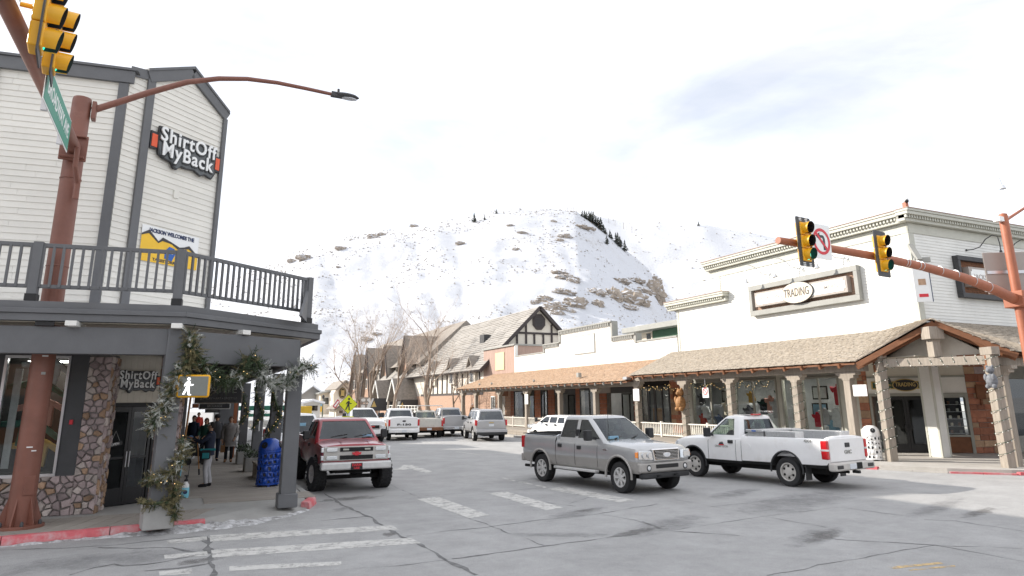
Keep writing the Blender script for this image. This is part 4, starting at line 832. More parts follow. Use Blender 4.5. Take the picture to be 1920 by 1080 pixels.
# ---- traffic signal heads
def signal(name, label, loc, face, backplate=True, scale=1., green=True, group=None, vis=.24):
    """face: horizontal direction the lenses look"""
    f = V(face).normalized(); s = V((-f.y, f.x, 0)); o = thing(name, label, 'traffic light', loc, group=group); M = Matrix(((s.x, 0, f.x, loc[0]), (s.y, 0, f.y, loc[1]), (0, 1, 0, loc[2]), (0, 0, 0, 1)))
    P = .345 * scale; w_ = .165 * scale
    if backplate: MB().prism([(-w_ - .1, -P * 1.5 - .13), (w_ + .1, -P * 1.5 - .13), (w_ + .13, -P * 1.5 - .1), (w_ + .13, P * 1.5 + .1), (w_ + .1, P * 1.5 + .13), (-w_ - .1, P * 1.5 + .13), (-w_ - .13, P * 1.5 + .1), (-w_ - .13, -P * 1.5 - .1)], M, -.02, 0.).build('backplate', 'gray_dark', o)
    for k in range(3):
        y = (1 - k) * P; h = MB().box(-w_, w_, y - P * .49, y + P * .49, -.14, .03, M).build('housing', 'signal_yellow', o, bevel=.025)
        MB().lathe([(.135 * scale, .028), (.12 * scale, .04), (.01, .05)], M @ T((0, y, 0)), 20).build('lens', 'lens_green' if (k == 2 and green) else 'lens_dark', h)
        vs = []; n = 22; R_ = .155 * scale   # tunnel visor, open below
        for (r0, z_) in ((R_, .02), (R_ * .97, vis), (R_ * .9, vis), (R_ * .93, .02)):
            for q in range(n + 1):
                a = math.radians(-62 + 304 * q / n); zz = z_ if z_ < .1 else z_ - .07 * (1 - math.sin(a)) * .5 - .0
                vs.append(M @ V((r0 * math.cos(a), y + r0 * math.sin(a), zz)))
        k_ = n + 1; fs = [(t * k_ + q, t * k_ + q + 1, ((t + 1) % 4) * k_ + q + 1, ((t + 1) % 4) * k_ + q) for t in range(4) for q in range(n)] + [(0, k_, 2 * k_, 3 * k_), (n, 3 * k_ + n, 2 * k_ + n, k_ + n)]
        v_ = MB().add(vs, fs, 0); mm = [0] * len(fs)
        for t in (2,):
            for q in range(n): mm[t * n + q] = 1
        for q in range(n): mm[n + q] = 1
        v_.m = mm; v_.build('visor', ['signal_yellow', 'black'], h, angle=40)
    MB().tube([M @ V((0, P * .2, -.1)), M @ V((0, P * .2, -.3))], .035, 8).build('bracket', 'signal_yellow', o)
    return o, M
def bp_marks(o, M):
    for y in (.6, -.6):
        for x in (-.12, .12):
            m = MB()
            for k in range(3): m.box(x - .05, x + .05, y - .05 + k * .04, y - .03 + k * .04, .001, .006, M)
            m.build('stencil_mark', 'sign_white', o)
s1, M1 = signal('traffic_light', 'nearer yellow signal head overhanging the top left corner', tuple(aX(86, 28, -2.12)), (1, .1, 0), True, 1.06)
s2, M2 = signal('traffic_light', 'yellow signal head just behind the nearer top left one', tuple(aX(108, 76, -2.16)), (1, .1, 0), True, 1.02)
sg = thing('street_sign', 'green BROADWAY AVE sign on the left mast arm', 'sign', (-2.25, 14.8, 7.6)); MS = frame(aX(110, 208, -2.26), (0, 1, 0), (0, 0, 1))
MB().box(-1.28, 1.28, -.31, .31, -.012, 0, MS).build('rim', 'sign_white', sg, bevel=.004); MB().box(-1.25, 1.25, -.28, .28, 0.001, .006, MS).build('panel', 'sign_green', sg); text('lettering', 'BROADWAY AVE', .34, 'sign_white', sg, MS @ T((0, 0, .008)), .002, .006, width=2.15)
for y in (-.8, .8): MB().box(y - .03, y + .03, -.32, .34, -.1, -.014, MS).build('bracket', 'alu', sg)
sg2 = thing('street_sign', 'edge of second green sign at the top left corner', 'sign', (-2.25, 8.8, 7.5)); MS2 = frame((-2.28, 9.0, 7.75), (0, 1, 0), (0, 0, 1)); MB().box(-1.0, .75, -.3, .3, -.012, 0, MS2).build('panel', 'sign_green', sg2); MB().box(-1.03, .78, -.33, .33, -.02, -.013, MS2).build('rim', 'sign_white', sg2)
# ---- pedestrian signal on the garland post
ps = thing('pedestrian_signal', 'yellow framed pedestrian signal showing a white walking figure', 'pedestrian signal', (.25, 15.5, 2.5)); MW = frame((.26, 15.42, 2.76), (1, -.1, 0), (0, 0, 1))
MB().box(-.3, .3, -.225, .225, -.16, .02, MW).build('housing', 'signal_yellow', ps, bevel=.05, seg=3); MB().box(-.265, .265, -.19, .19, .0, .026, MW).build('face', 'walk_face', ps, bevel=.008)
fig = [[(-.03, .0), (.035, .0), (.045, .11), (-.005, .125), (-.03, .1)], [(-.03, .005), (.02, .005), (-.02, -.085), (-.065, -.17), (-.1, -.16), (-.06, -.08)], [(-.01, .003), (.035, .003), (.045, -.08), (.05, -.165), (.085, -.165), (.085, -.18), (.02, -.18), (.01, -.085)], [(.03, .1), (.045, .075), (.075, .045), (.115, .055), (.12, .035), (.065, .018), (.03, .05)], [(-.02, .11), (-.06, .07), (-.085, .015), (-.065, .005), (-.04, .05), (-.01, .07)]]
m = MB()
for i, f in enumerate(fig): m.prism([(a * .85 - .1, b * .9 - .012) for a, b in f], MW, .027, .03 + .0008 * i)
m.prism([(-.09 + .028 * math.cos(a), .138 + .028 * math.sin(a)) for a in [q * .628 for q in range(10)]], MW, .027, .0335); m.build('walking_figure', 'walk_white', ps)
MB().box(-.36, -.28, -.05, .05, -.12, -.04, MW).build('bracket', 'signal_yellow', ps)
# ---- garlands
def garland(name, label, path, n, seed, rad_=.14, ln=.24, frost=.35, lights=30, mats=('needle', 'needle_frost', 'needle_green')):
    r = random.Random(seed); pts = [V(p) for p in path]; ls = [(b - a).length for a, b in zip(pts, pts[1:])]; tot = sum(ls); m = MB(); o = None
    def at(t):
        s_ = t * tot
        for i, l in enumerate(ls):
            if s_ <= l or i == len(ls) - 1: return pts[i].lerp(pts[i + 1], min(1, s_ / l)), (pts[i + 1] - pts[i]).normalized()
            s_ -= l
    for k in range(n):
        p, d = at(r.random()); v = V((r.gauss(0, 1), r.gauss(0, 1), r.gauss(0, 1) - .35)).normalized(); v = (v + d * r.uniform(-.5, .8)).normalized(); l = ln * r.uniform(.4, 1.25); b = p + v * rad_ * r.uniform(0, .5)
        mi = r.choices((0, 1, 2), (max(.05, 1 - frost), max(0., frost * mnoise.noise(p * 1.3) * 2.2 + frost * .6), .25))[0]
        side = v.cross(V((r.random(), r.random(), r.random()))).normalized()
        m.tube([b, b + v * l], [.006, .003], 3, mi, cap=False)
        for q in range(9):
            t = .12 + .88 * q / 9; c = b + v * l * t
            for sgn in (-1, 1):
                a = r.random() * 6.28; sd = (side * math.cos(a) + v.cross(side) * math.sin(a)) * sgn; e = c + sd * r.uniform(.035, .065) + v * .03; w_ = v.cross(sd).normalized() * .006
                m.add([c - w_, c + w_, e], [(0, 1, 2)], mi)
    o = m.build(name, list(mats), None, angle=0, fix=False); tag(o, label, 'garland')
    MB().tube(pts, .03, 6).build('core_rope', 'needle_green', o)
    if lights:
        mb = MB()
        for k in range(lights): p, d = at(r.random()); mb.sph(p + V((r.uniform(-1, 1), r.uniform(-1, .2), r.uniform(-1, 1))) * rad_, .008, 6, 4)
        mb.build('fairy_lights', 'bulb', o)
    return o
P0 = PG
garland('garland', 'long frosted pine garland wound down the grey corner post', [P0 + V((.22, -.2, 3.85)), P0 + V((.36, -.24, 3.45)), P0 + V((.2, -.26, 3.1)), P0 + V((.02, -.26, 2.75)), P0 + V((-.06, -.26, 2.45)), P0 + V((-.18, -.24, 2.15)), P0 + V((-.24, -.1, 1.95))], 560, 21, .12, .25, .45, 12)
garland('garland', 'drooping lower loop of pine garland at the post foot', [P0 + V((.3, .05, 1.75)), P0 + V((.34, -.12, 1.5)), P0 + V((.24, -.26, 1.2)), P0 + V((.05, -.28, 1.05)), P0 + V((-.22, -.25, .98))], 300, 22, .1, .2, .5, 8)
garland('garland', 'short pine garland heaped round the concrete post plinth', [P0 + V((-.3, -.24, .6)), P0 + V((.0, -.3, .58)), P0 + V((.2, -.28, .6)), P0 + V((.28, -.2, .95)), P0 + V((.3, -.24, .3))], 240, 23, .09, .17, .25, 4)
sw = [PG + V((.25, -.05, 3.55)), PG + V((.55, .1, 3.05)), PG + V((.95, .33, 2.85)), PG + V((1.25, .5, 2.98)), PG + V((1.42, .6, 3.42)), PG + V((1.6, .7, 3.3)), PG + V((1.75, .8, 2.95)), PG + V((2.05, 1.0, 2.82)), PG + V((2.4, 1.2, 2.95)), PG + V((2.62, 1.28, 3.28)), PG + V((2.9, 1.42, 3.2))]
garland('garland', 'frosty pine garland swagged under the balcony beam', [p + V((.08, -.14, 0)) for p in sw], 820, 24, .14, .27, 1.1, 10)
for k, y in enumerate((22.9, 28.0, 34.0)):
    garland('garland', ('pine garland on the second arcade post from the corner', 'pine garland on the third arcade post from the corner', 'pine garland on the fourth arcade post from the corner')[k], [V((2.55, y - .2, 3.0)), V((2.7, y - .24, 2.5)), V((2.9, y - .24, 2.0)), V((2.55, y - .24, 1.5))], 90, 30 + k, .1, .2, .2, 14, mats=('needle_green', 'needle_frost', 'needle'))
# ================================================================ right: trading building
def shingles(m, A_, B_, C_, D_, rows, w_, seed, th=.035, mi=0, lip=1.35):
    """A,B: eave ends, D,C: ridge ends (A-D and B-C are the verges); every shingle is its own little slab"""
    r = random.Random(seed); A_, B_, C_, D_ = V(A_), V(B_), V(C_), V(D_); nrm = (B_ - A_).cross(D_ - A_).normalized()
    if nrm.z < 0: nrm = -nrm
    for j in range(rows):
        t0, t1 = j / rows, min(1, (j + lip) / rows); a, b, c, d = A_.lerp(D_, t0), B_.lerp(C_, t0), B_.lerp(C_, t1), A_.lerp(D_, t1); l = (b - a).length
        if l < .05: continue
        x = -r.random() * w_
        while x < l:
            ww = w_ * r.uniform(.55, 1.4); u0, u1 = max(0, x / l), min(1, (x + ww - .006) / l); x += ww
            if u1 <= u0: continue
            sl = r.uniform(-.12, .1) / rows; k = (B_ - A_).length * 0
            p0, p1, p2, p3 = a.lerp(b, u0), a.lerp(b, u1), d.lerp(c, u1), d.lerp(c, u0); dn = (p0 - p3) * r.uniform(-.06, .1); p0 = p0 + dn; p1 = p1 + dn; h = nrm * th * r.uniform(.7, 1.4)
            m.add([p0 + h, p1 + h, p2 + nrm * .004, p3 + nrm * .004, p0, p1], [(0, 1, 2, 3), (4, 5, 1, 0), (4, 0, 3), (5, 2, 1)], mi)
def dentils(M, l, y0, y1, step, d, w_=.5):
    m = MB(); n = int(l / step)
    for k in range(n): m.box(k * step, k * step + step * w_, y0, y1, 0, d, M)
    return m
def lapsiding(M, l, z0, z1, step, mt, parent, d=.022, name='lap_siding', z1b=None):
    m = MB(); n = int((z1 - z0) / step)
    for k in range(n):
        z = z0 + k * step; m.add([M @ V(p) for p in ((0, z, d), (l, z, d), (l, z + step, .004), (0, z + step, .004), (0, z, 0), (l, z, 0))], [(0, 1, 2, 3), (4, 5, 1, 0)])
    return m.build(name, mt, parent, angle=0, fix=False, kind='stuff')
TB = thing('trading_building', 'large white false fronted trading store with shingled porch on the corner', 'building', (32, 24, .13))
WX, CY = 27.6, 18.6
bx('core_wall', 'white_siding', TB, WX + .02, 60, CY + .02, 30.4, 3.95, 9.72); bx('core_wall', 'white_siding', TB, WX + .02, 55, 30.4, 34.2, 3.95, 7.8)
MWf, wl = wallframe((WX, 34.25), (WX, CY)); MSf, sl = wallframe((WX, CY), (60, CY))
yS = 34.25 - 30.4
lapsiding(MWf @ T((yS, 0, 0)), wl - yS - .28, 4.6, 9.75, .135, 'white_siding', TB); lapsiding(MWf, yS, 4.6, 7.85, .135, 'white_siding', TB); lapsiding(MSf @ T((.3, 0, 0)), 30, 4.6, 9.75, .135, 'white_siding', TB)
def board(M, x0, x1, y0, y1, z0, z1, name, mt, parent, **k): return MB().box(x0, x1, y0, y1, z0, z1, M).build(name, mt, parent, **k)
board(MWf, wl - .28, wl + .03, 3.9, 9.75, 0, .04, 'corner_trim', 'trim_sage', TB); board(MSf, -.028, .3, 3.9, 9.75, 0, .038, 'corner_trim', 'trim_sage', TB); board(MWf, yS - .02, yS + .2, 7.85, 9.75, 0, .04, 'corner_trim', 'trim_sage', TB); board(MWf, -.02, .16, 4.6, 7.85, 0, .04, 'corner_trim', 'trim_sage', TB); board(MWf, 0, wl, 9.3, 9.72, .022, .05, 'frieze', 'trim_sage', TB); board(MSf, 0, 32, 9.3, 9.72, .022, .05, 'frieze', 'trim_sage', TB)
def cornice(M, x0, x1, zb, d, parent):
    board(M, x0, x1, zb, zb + .12, -.1, d * .55, 'cornice', 'trim_sage', parent); dentils(M @ T((x0, 0, 0)), x1 - x0, zb + .122, zb + .25, .17, d * .75).build('dentils', 'trim_sage', parent, angle=0, kind='stuff')
    board(M, x0, x1, zb + .122, zb + .25, -.1, d * .55, 'cornice', 'sage_dark', parent); board(M, x0 - .04, x1 + .04, zb + .252, zb + .4, -.1, d * .92, 'cornice', 'trim_sage', parent, bevel=.02); board(M, x0 - .06, x1 + .06, zb + .402, zb + .5, -.1, d, 'cornice', 'trim_sage', parent); board(M, x0 - .08, x1 + .08, zb + .502, zb + .53, -.1, d + .03, 'cap_flashing', 'wood_pink', parent)
cornice(MWf, yS - .75, wl + .0, 9.74, .5, TB); cornice(MSf, -.5, 32, 9.742, .5, TB); cornice(MWf, -.6, yS + .75, 7.84, .5, TB)
# framed sign, west wall
def bigsign(o, M, W_, H_, frame_mt, fw=.26, brickmt='brick', txt=True):
    for a, b, c, d in ((-W_ / 2, W_ / 2, H_ / 2 - fw, H_ / 2), (-W_ / 2, W_ / 2, -H_ / 2, -H_ / 2 + fw), (-W_ / 2, -W_ / 2 + fw * .8, -H_ / 2 + fw, H_ / 2 - fw), (W_ / 2 - fw * .8, W_ / 2, -H_ / 2 + fw, H_ / 2 - fw)): MB().box(a, b, c, d, .0, .26, M).build('frame', frame_mt, o, bevel=.012)
    m = MB(); bh = .1; y = -H_ / 2 + fw; r = random.Random(2); k = 0
    while y < H_ / 2 - fw - .01:
        x = -W_ / 2 + fw * .8 - (.12 if k % 2 else 0); k += 1
        while x < W_ / 2 - fw * .8:
            x0, x1 = max(x, -W_ / 2 + fw * .8), min(x + .24, W_ / 2 - fw * .8); x += .25
            if x1 - x0 > .02: m.box(x0, x1, y, min(y + bh - .012, H_ / 2 - fw), .02, .035 + .012 * r.random(), M)
        y += bh
    m.build('brick_panel', brickmt, o, angle=0, kind='stuff'); MB().box(-W_ / 2 + .02, W_ / 2 - .02, -H_ / 2 + .02, H_ / 2 - .02, .001, .02, M).build('backing', 'mortar', o)
    pw, ph = W_ * .85, H_ * .47
    MB().box(-pw / 2, pw / 2, -ph / 2, ph / 2, .06, .34, M).build('sign_box', 'sign_taupe', o, bevel=.01); i_ = .1; n_ = .1
    MB().prism([(-pw / 2 + i_ + n_, -ph / 2 + i_), (pw / 2 - i_ - n_, -ph / 2 + i_), (pw / 2 - i_ - n_, -ph / 2 + i_ + n_), (pw / 2 - i_, -ph / 2 + i_ + n_), (pw / 2 - i_, ph / 2 - i_ - n_), (pw / 2 - i_ - n_, ph / 2 - i_ - n_), (pw / 2 - i_ - n_, ph / 2 - i_), (-pw / 2 + i_ + n_, ph / 2 - i_), (-pw / 2 + i_ + n_, ph / 2 - i_ - n_), (-pw / 2 + i_, ph / 2 - i_ - n_), (-pw / 2 + i_, -ph / 2 + i_ + n_), (-pw / 2 + i_ + n_, -ph / 2 + i_ + n_)], M, .342, .356).build('sign_face', 'sign_white', o)
    E_ = lambda rx, ry: [(rx * math.cos(q * math.pi / 20), ry * math.sin(q * math.pi / 20)) for q in range(40)]
    MB().prism(E_(W_ * .15, H_ * .33), M, .34, .42).build('oval_edge', 'charcoal', o); MB().prism(E_(W_ * .145, H_ * .315), M, .42, .43).build('oval_face', 'stucco', o)
    text('lettering', 'TRADING', H_ * .36, 'charcoal', o, M @ T((0, 0, .435)), .004, .004, width=W_ * .23); text('lettering', 'JACKSON', ph * .36, 'sign_taupe', o, M @ T((-W_ * .275, 0, .36)), .004, .004, width=W_ * .21); text('lettering', 'COMPANY', ph * .36, 'sign_taupe', o, M @ T((W_ * .275, 0, .36)), .004, .004, width=W_ * .21)
o = thing('framed_sign', 'large framed trading company sign on the sunlit white wall', 'sign', (WX, 24.5, 6.7)); MSg = frame((WX - .025, 24.47, 7.53), (0, -1, 0), (0, 0, 1)); bigsign(o, MSg, 6.75, 1.6, 'trim_gray')
o = thing('framed_sign', 'charcoal framed trading sign on the shaded side wall behind pole', 'sign', (33, CY, 6.7)); MSs = frame((33.65, CY - .025, 7.57), (1, 0, 0), (0, 0, 1)); bigsign(o, MSs, 6.75, 1.85, 'charcoal', .2, 'wood_brown')
def gooseneck(label, M, mt, h=1.0):
    o = thing('gooseneck_lamp', label, 'lamp', M.translation); n = 16
    pts = [V((0, 0, 0)), V((.1, .0, .25)), V((.35, .1, .4)), V((.6, .45, .55)), V((.8, .62, .75)), V((1.0, .55, .85)), V((1.02, .2, .88)), V((1.0, -.12, .88))]
    MB().tube([M @ p for p in pts], .022, 8).build('arm', mt, o); MB().lathe([(.05, .02), (.05, 0)], M, 10).build('mount', mt, o)
    MB().lathe([(.03, .12), (.05, .1), (.06, 0), (.15, -.12), (.16, -.15)], T(M @ V((1.0, -.2, .88))), 16).build('lamp_shade', mt, o)
for i, (y, l) in enumerate([(27.3, 'pale gooseneck lamp over the left end of the framed sign'), (25.3, 'pale gooseneck lamp over the middle of the framed sign'), (22.7, 'pale gooseneck lamp over the right end of the framed sign')]):
    gooseneck(l, frame((WX - .03, y - 1.0, 8.75), (0, 1, 0), (0, 0, 1)) @ Matrix.Diagonal((1, 1, -1, 1)), 'alu')
for x, l in ((31.4, 'dark gooseneck lamp on the shaded side wall, nearest the corner'), (33.6, 'dark gooseneck lamp on the shaded side wall behind the signal pole')): gooseneck(l, frame((x, CY - .03, 8.85), (1, 0, 0), (0, 0, 1)), 'charcoal')
o = thing('hanging_banner', 'white vertical banner hung from a bracket at the building corner', 'banner', (27.3, 18.2, 6.2)); MB().bar((27.55, 18.55, 8.75), (27.2, 18.0, 7.95), .2, .14).bar((27.2, 18.25, 8.0), (27.7, 17.9, 8.0), .16, .2).build('bracket', 'trim_gray', o, bevel=.01)
Mb = frame((27.35, 18.15, 7.0), (.6, -.5, 0), (0, 0, 1)); MB().box(-.3, .3, -.75, .75, -.02, .02, Mb).build('panel', 'sign_white', o); MB().box(.302, .33, -.75, .75, -.03, .03, Mb).build('edge_strip', 'banner_navy', o); text('lettering', 'CAFE', .15, 'sign_taupe', o, Mb @ T((0, .45, .024)), .002) if False else None
MB().box(-.14, .14, -.05, .2, .021, .03, Mb).build('emblem', 'stone_tan', o); MB().box(-.17, .17, -.55, -.42, .021, .03, Mb).build('strip', 'sign_red', o)
o = thing('roof_camera', 'white dome camera on an orange post on the parapet corner', 'camera', (28, 18.8, 10.26)); bx('post', 'orange_pole', o, 27.92, 28.1, 18.72, 18.9, 10.2, 10.75, bevel=.01); MB().sph((28.0, 18.75, 10.85), .12).build('dome', 'sign_white', o); MB().sph((27.97, 18.7, 10.78), .09).build('lens', 'black_gloss', o)
# porch roof near
prb = MB().prism([(23.68, 3.78), (27.55, 5.2), (27.55, 5.08), (23.68, 3.7)], Matrix(((1, 0, 0, 0), (0, 0, 1, 0), (0, 1, 0, 0), (0, 0, 0, 1))), 18.9, 34.05); prb.build('porch_deck', 'wood_brown', TB, angle=0)
PK = V((24.85, 16.25, 5.25)); WP = V((27.6, 18.45, 5.55)); GLe = V((23.6, 18.75, 3.82)); GRe = V((25.85, 14.2, 3.95)); RWp = V((31.0, 18.55, 5.3)); REp = V((31, 14.3, 3.85))
m = MB(); shingles(m, (23.6, 34.05, 3.82), GLe, (27.58, 20.5, 5.3), (27.55, 34.9, 5.3), 22, .2, 1); shingles(m, GLe, PK + V((-.25, .0, -.05)), WP, (27.58, 20.5, 5.3), 14, .2, 2)
tagp = m.build('porch_shingles', 'shingle_gray', TB, angle=0, fix=False, kind='stuff')
m = MB(); shingles(m, PK + V((-.2, -.05, -.03)), GRe, REp + V((-2, 0, 0)), WP, 18, .2, 3); shingles(m, (29, 14.3, 3.85), (60, 14.3, 3.85), (60, 18.58, 5.3), WP, 18, .22, 4); m.build('porch_shingles', 'shingle_gray', TB, angle=0, fix=False, kind='stuff')
MB().add([(28.6, 15.3, 4.3), (60, 15.3, 4.3), (60, 18.5, 5.42), (29.8, 18.4, 5.42), (28.6, 15.3, 4.2), (60, 15.3, 4.2), (60, 18.5, 5.3), (29.8, 18.4, 5.3)], [(0, 1, 2, 3), (0, 4, 5, 1), (3, 7, 4, 0)]).build('roof_snow', 'snow', TB, bevel=.04)
m = MB(); q = [GLe, PK, GRe, V((26.5, 16.2, 3.9))]
MB().add([GLe + V((.1, 0, -.1)), PK + V((0, .05, -.1)), WP + V((0, 0, -.12)), V((27.6, 20.5, 5.1)), GRe + V((0, .1, -.1)), V((31, 14.5, 3.72)), V((31, 18.6, 5.15))], [(0, 1, 2, 3), (1, 4, 5, 6, 2)]).build('roof_underside', 'wood_brown', TB, angle=0, fix=False)
for a, b in ((GLe, PK), (GRe, PK)):
    MB().bar(a + V((-.02, -.05, -.16)), b + V((-.06, -.03, -.17)), .08, .2).build('barge_board', 'wood_brown', TB, bevel=.008); MB().bar(a + V((.2, .15, -.24)), b + V((.25, .15, -.3)), .1, .16).build('barge_board', 'wood_brown', TB)
for k in range(9):
    p = GRe.lerp(PK, k / 9 + .05); MB().bar(p + V((-.1, -.07, -.02)), p + V((.06, .04, -.02)), .12, .05).build('verge_block', 'wood_gray', TB)
# porch frame: rafters, beam, posts
ra = MB().bar((0, 0, 0), (1.4, 0, .52), .1, .17).mesh('rafter_tail', 'wood_brown', 0)
for k in range(16): link('rafter_tail', ra, TB, T((23.62, 19.6 + k * .94, 3.66)))
bx('porch_beam', 'wood_gray', TB, 24.16, 24.46, 18.9, 34.4, 3.46, 3.76, bevel=.015)
def porchpost(parent, x, y, z0, zt, w_=.15, cap=.48, mt='wood_gray'):
    MB().box(-w_, w_, -w_, w_, z0, zt - .17).build('post', mt, parent, bevel=.015, M=T((x, y, 0)))
    MB().prism([(-w_ - .02, zt - .34), (w_ + .02, zt - .34), (w_ + .05, zt - .26), (cap * .75, zt - .24), (cap * .75, zt - .14), (cap, zt - .12), (cap, zt - .005), (-cap, zt - .005), (-cap, zt - .12), (-cap * .75, zt - .14), (-cap * .75, zt - .24), (-w_ - .05, zt - .26)], frame((x - .16, y, 0), (0, -1, 0), (0, 0, 1)), -.32, 0).build('post_capital', mt, parent, bevel=.008)
for y in (19.76, 22.43, 26.5, 30.0, 34.2): porchpost(TB, 24.31, y, .12 if y < 25 else .44, 3.46)
for (x, y, zt) in ((24.29, 18.28, 4.15), (25.3, 14.75, 4.1)):
    MB().box(-.16, .16, -.16, .16, .1, zt - .25).build('post', 'wood_gray', TB, bevel=.02, M=T((x, y, 0)) @ RZ(-.28)); MB().box(-.16, .16, -.26, .26, zt - .25, zt + .02).build('post_capital', 'wood_gray', TB, bevel=.015, M=T((x, y, 0)) @ RZ(-.28)); MB().box(-.165, .1, .02, .166, zt - .75, zt - .26).build('wood_inset', 'wood_brown', TB, M=T((x, y, 0)) @ RZ(-.28))
MB().bar((24.33, 18.1, 3.72), (25.27, 14.9, 3.68), .22, .3).build('tie_beam', 'wood_gray', TB, bevel=.015); MB().box(-.16, .16, -.16, .16, 3.86, 4.75).build('king_post', 'wood_gray', TB, bevel=.015, M=T((24.85, 16.4, 0)) @ RZ(-.28)); MB().box(-.3, .3, -.22, .22, 4.5, 4.95).build('king_cap', 'wood_gray', TB, bevel=.015, M=T((24.8, 16.35, 0)) @ RZ(-.28))
for x in (26.0, 29.5, 33.0): porchpost(TB, x, 14.9, .12, 3.5)
bx('porch_beam', 'wood_gray', TB, 25.6, 60, 14.78, 15.03, 3.5, 3.78, bevel=.015)
bx('porch_ceiling', 'wood_brown', TB, 25.6, 60, 15.1, 18.6, 3.86, 3.92); bx('porch_ceiling', 'cream', TB, 24.6, 32.5, 17.0, 22.5, 3.93, 3.95)
# ground floor
MX = lambda x: float(aX(x, 740, WX).y)
def shopwin(parent, y0, y1, z0, z1, X=WX, mull=(), frame_mt='sage_dark', gl_='glass_shop', depth=.1):
    M, l = wallframe((X, y1), (X, y0)); f = MB().box(0, l, z0, z0 + .09, -.02, depth * .6, M).box(0, l, z1 - .09, z1, -.02, depth * .6, M).box(0, .09, z0 + .09, z1 - .09, -.02, depth * .6, M).box(l - .09, l, z0 + .09, z1 - .09, -.02, depth * .6, M)
    for u in mull: f.box(u * l - .045, u * l + .045, z0 + .09, z1 - .09, -.02, depth * .58, M)
    f = f.build('window', frame_mt, parent, bevel=.008); us = [0] + list(mull) + [1]
    for a, b in zip(us, us[1:]): MB().box(a * l + (.09 if a == 0 else .045), b * l - (.09 if b == 1 else .045), z0 + .09, z1 - .09, .0, .008, M).build('pane', gl_, f)
def wallX(parent, y0, y1, z0, z1, mt, X=WX, th=.25, name='wall_panel'): return bx(name, mt, parent, X, X + th, y0, y1, z0, z1, angle=0)
MWs = lambda y1: frame((WX - .01, y1, 0), (0, -1, 0), (0, 0, 1))
for y1, y0, c in ((35.4, 34.3, 31),): bx('stone_backing', 'mortar', TB, WX, WX + .3, y0, y1, .1, 3.95); ashlar(MWs(y1) @ T((0, .45, 0)), y1 - y0, 3.3, .3, ['stone_red', 'stone_sand'], [3, 2], TB, c)
for y1, y0, mu in ((33.35, 30.37, (.55,)), (29.87, 26.74, (.47,)), (25.21, 22.99, (.48,))):
    shopwin(TB, y0, y1, .75, 3.45, mull=mu); wallX(TB, y0, y1, .1, .75, 'sage_dark'); wallX(TB, y0, y1, 3.45, 3.96, 'sage_dark')
for y1, y0 in ((34.3, 33.35), (30.37, 29.87), (22.99, 22.0)): wallX(TB, y0, y1, .1, 3.96, 'trim_sage')
shopwin(TB, 25.7, 26.45, .3, 3.45); wallX(TB, 25.21, 25.7, .1, 3.96, 'trim_sage'); wallX(TB, 26.45, 26.74, .1, 3.96, 'trim_sage'); wallX(TB, 25.7, 26.45, .1, .3, 'trim_sage'); wallX(TB, 25.7, 26.45, 3.45, 3.96, 'trim_sage')
bx('stone_backing', 'mortar', TB, WX, WX + .3, 21.5, 22.0, .1, 3.95); ashlar(MWs(22.0) @ T((0, .15, 0)), .5, 3.75, .3, ['stone_red', 'stone_sand'], [3, 2], TB, 33)
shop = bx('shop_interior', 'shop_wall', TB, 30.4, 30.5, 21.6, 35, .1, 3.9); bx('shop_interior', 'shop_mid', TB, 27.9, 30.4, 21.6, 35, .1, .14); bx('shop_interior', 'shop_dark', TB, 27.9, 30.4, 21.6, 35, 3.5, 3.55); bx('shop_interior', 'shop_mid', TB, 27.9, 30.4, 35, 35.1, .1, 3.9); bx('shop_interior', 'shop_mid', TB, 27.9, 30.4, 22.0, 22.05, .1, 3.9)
# recessed corner entrance
EA, EB, EC = (27.6, 21.5), (30.6, 19.05), (31.7, 18.62); ME, el = wallframe(EA, EB)
px2u = lambda px: (lambda d: ((V((EA[0], EA[1], 0)) - V((CAM.x, CAM.y, 0))).cross(V((d.x, d.y, 0))).z / (V((d.x, d.y, 0)).cross(V((EB[0] - EA[0], EB[1] - EA[1], 0))).z)))(ray(px, 780))
u = lambda px: max(0., min(1., px2u(px))) * el
board(ME, 0, el, 3.3, 3.96, -.2, 0, 'wall_panel', 'cream', TB, angle=0); board(ME, 0, el, 2.62, 3.3, -.2, .0, 'wall_panel', 'board_white', TB, angle=0); board(ME, 0, el, 3.28, 3.36, 0, .05, 'trim', 'sage_dark', TB); board(ME, 0, el, 2.5, 2.62, -.1, .05, 'trim', 'sage_dark', TB)
e0, e1, e2, e3, e4 = 0.0, .55, 2.35, 2.75, el
for q0, q1 in ((0, .09), (.5, .62), (2.25, 2.42), (el - .12, el)): board(ME, q0, q1, .1, 2.498, -.1, .048, 'door_jamb', 'sage_dark', TB, angle=0)
shopf = MB().box(2.42, el - .12, .15, .8, -.05, .0, ME).build('panel', 'wood_brown', TB, angle=0); board(ME, 2.42, el - .12, .8, .88, -.05, .04, 'window_sill', 'sage_dark', TB, angle=0); board(ME, 2.42, el - .12, 2.42, 2.498, -.05, .04, 'window_head', 'sage_dark', TB, angle=0); board(ME, 2.42, el - .12, .88, 2.42, -.01, 0, 'pane', 'glass_shop', TB); board(ME, .09, .5, .3, 2.5, -.01, 0, 'pane', 'glass_shop', TB)
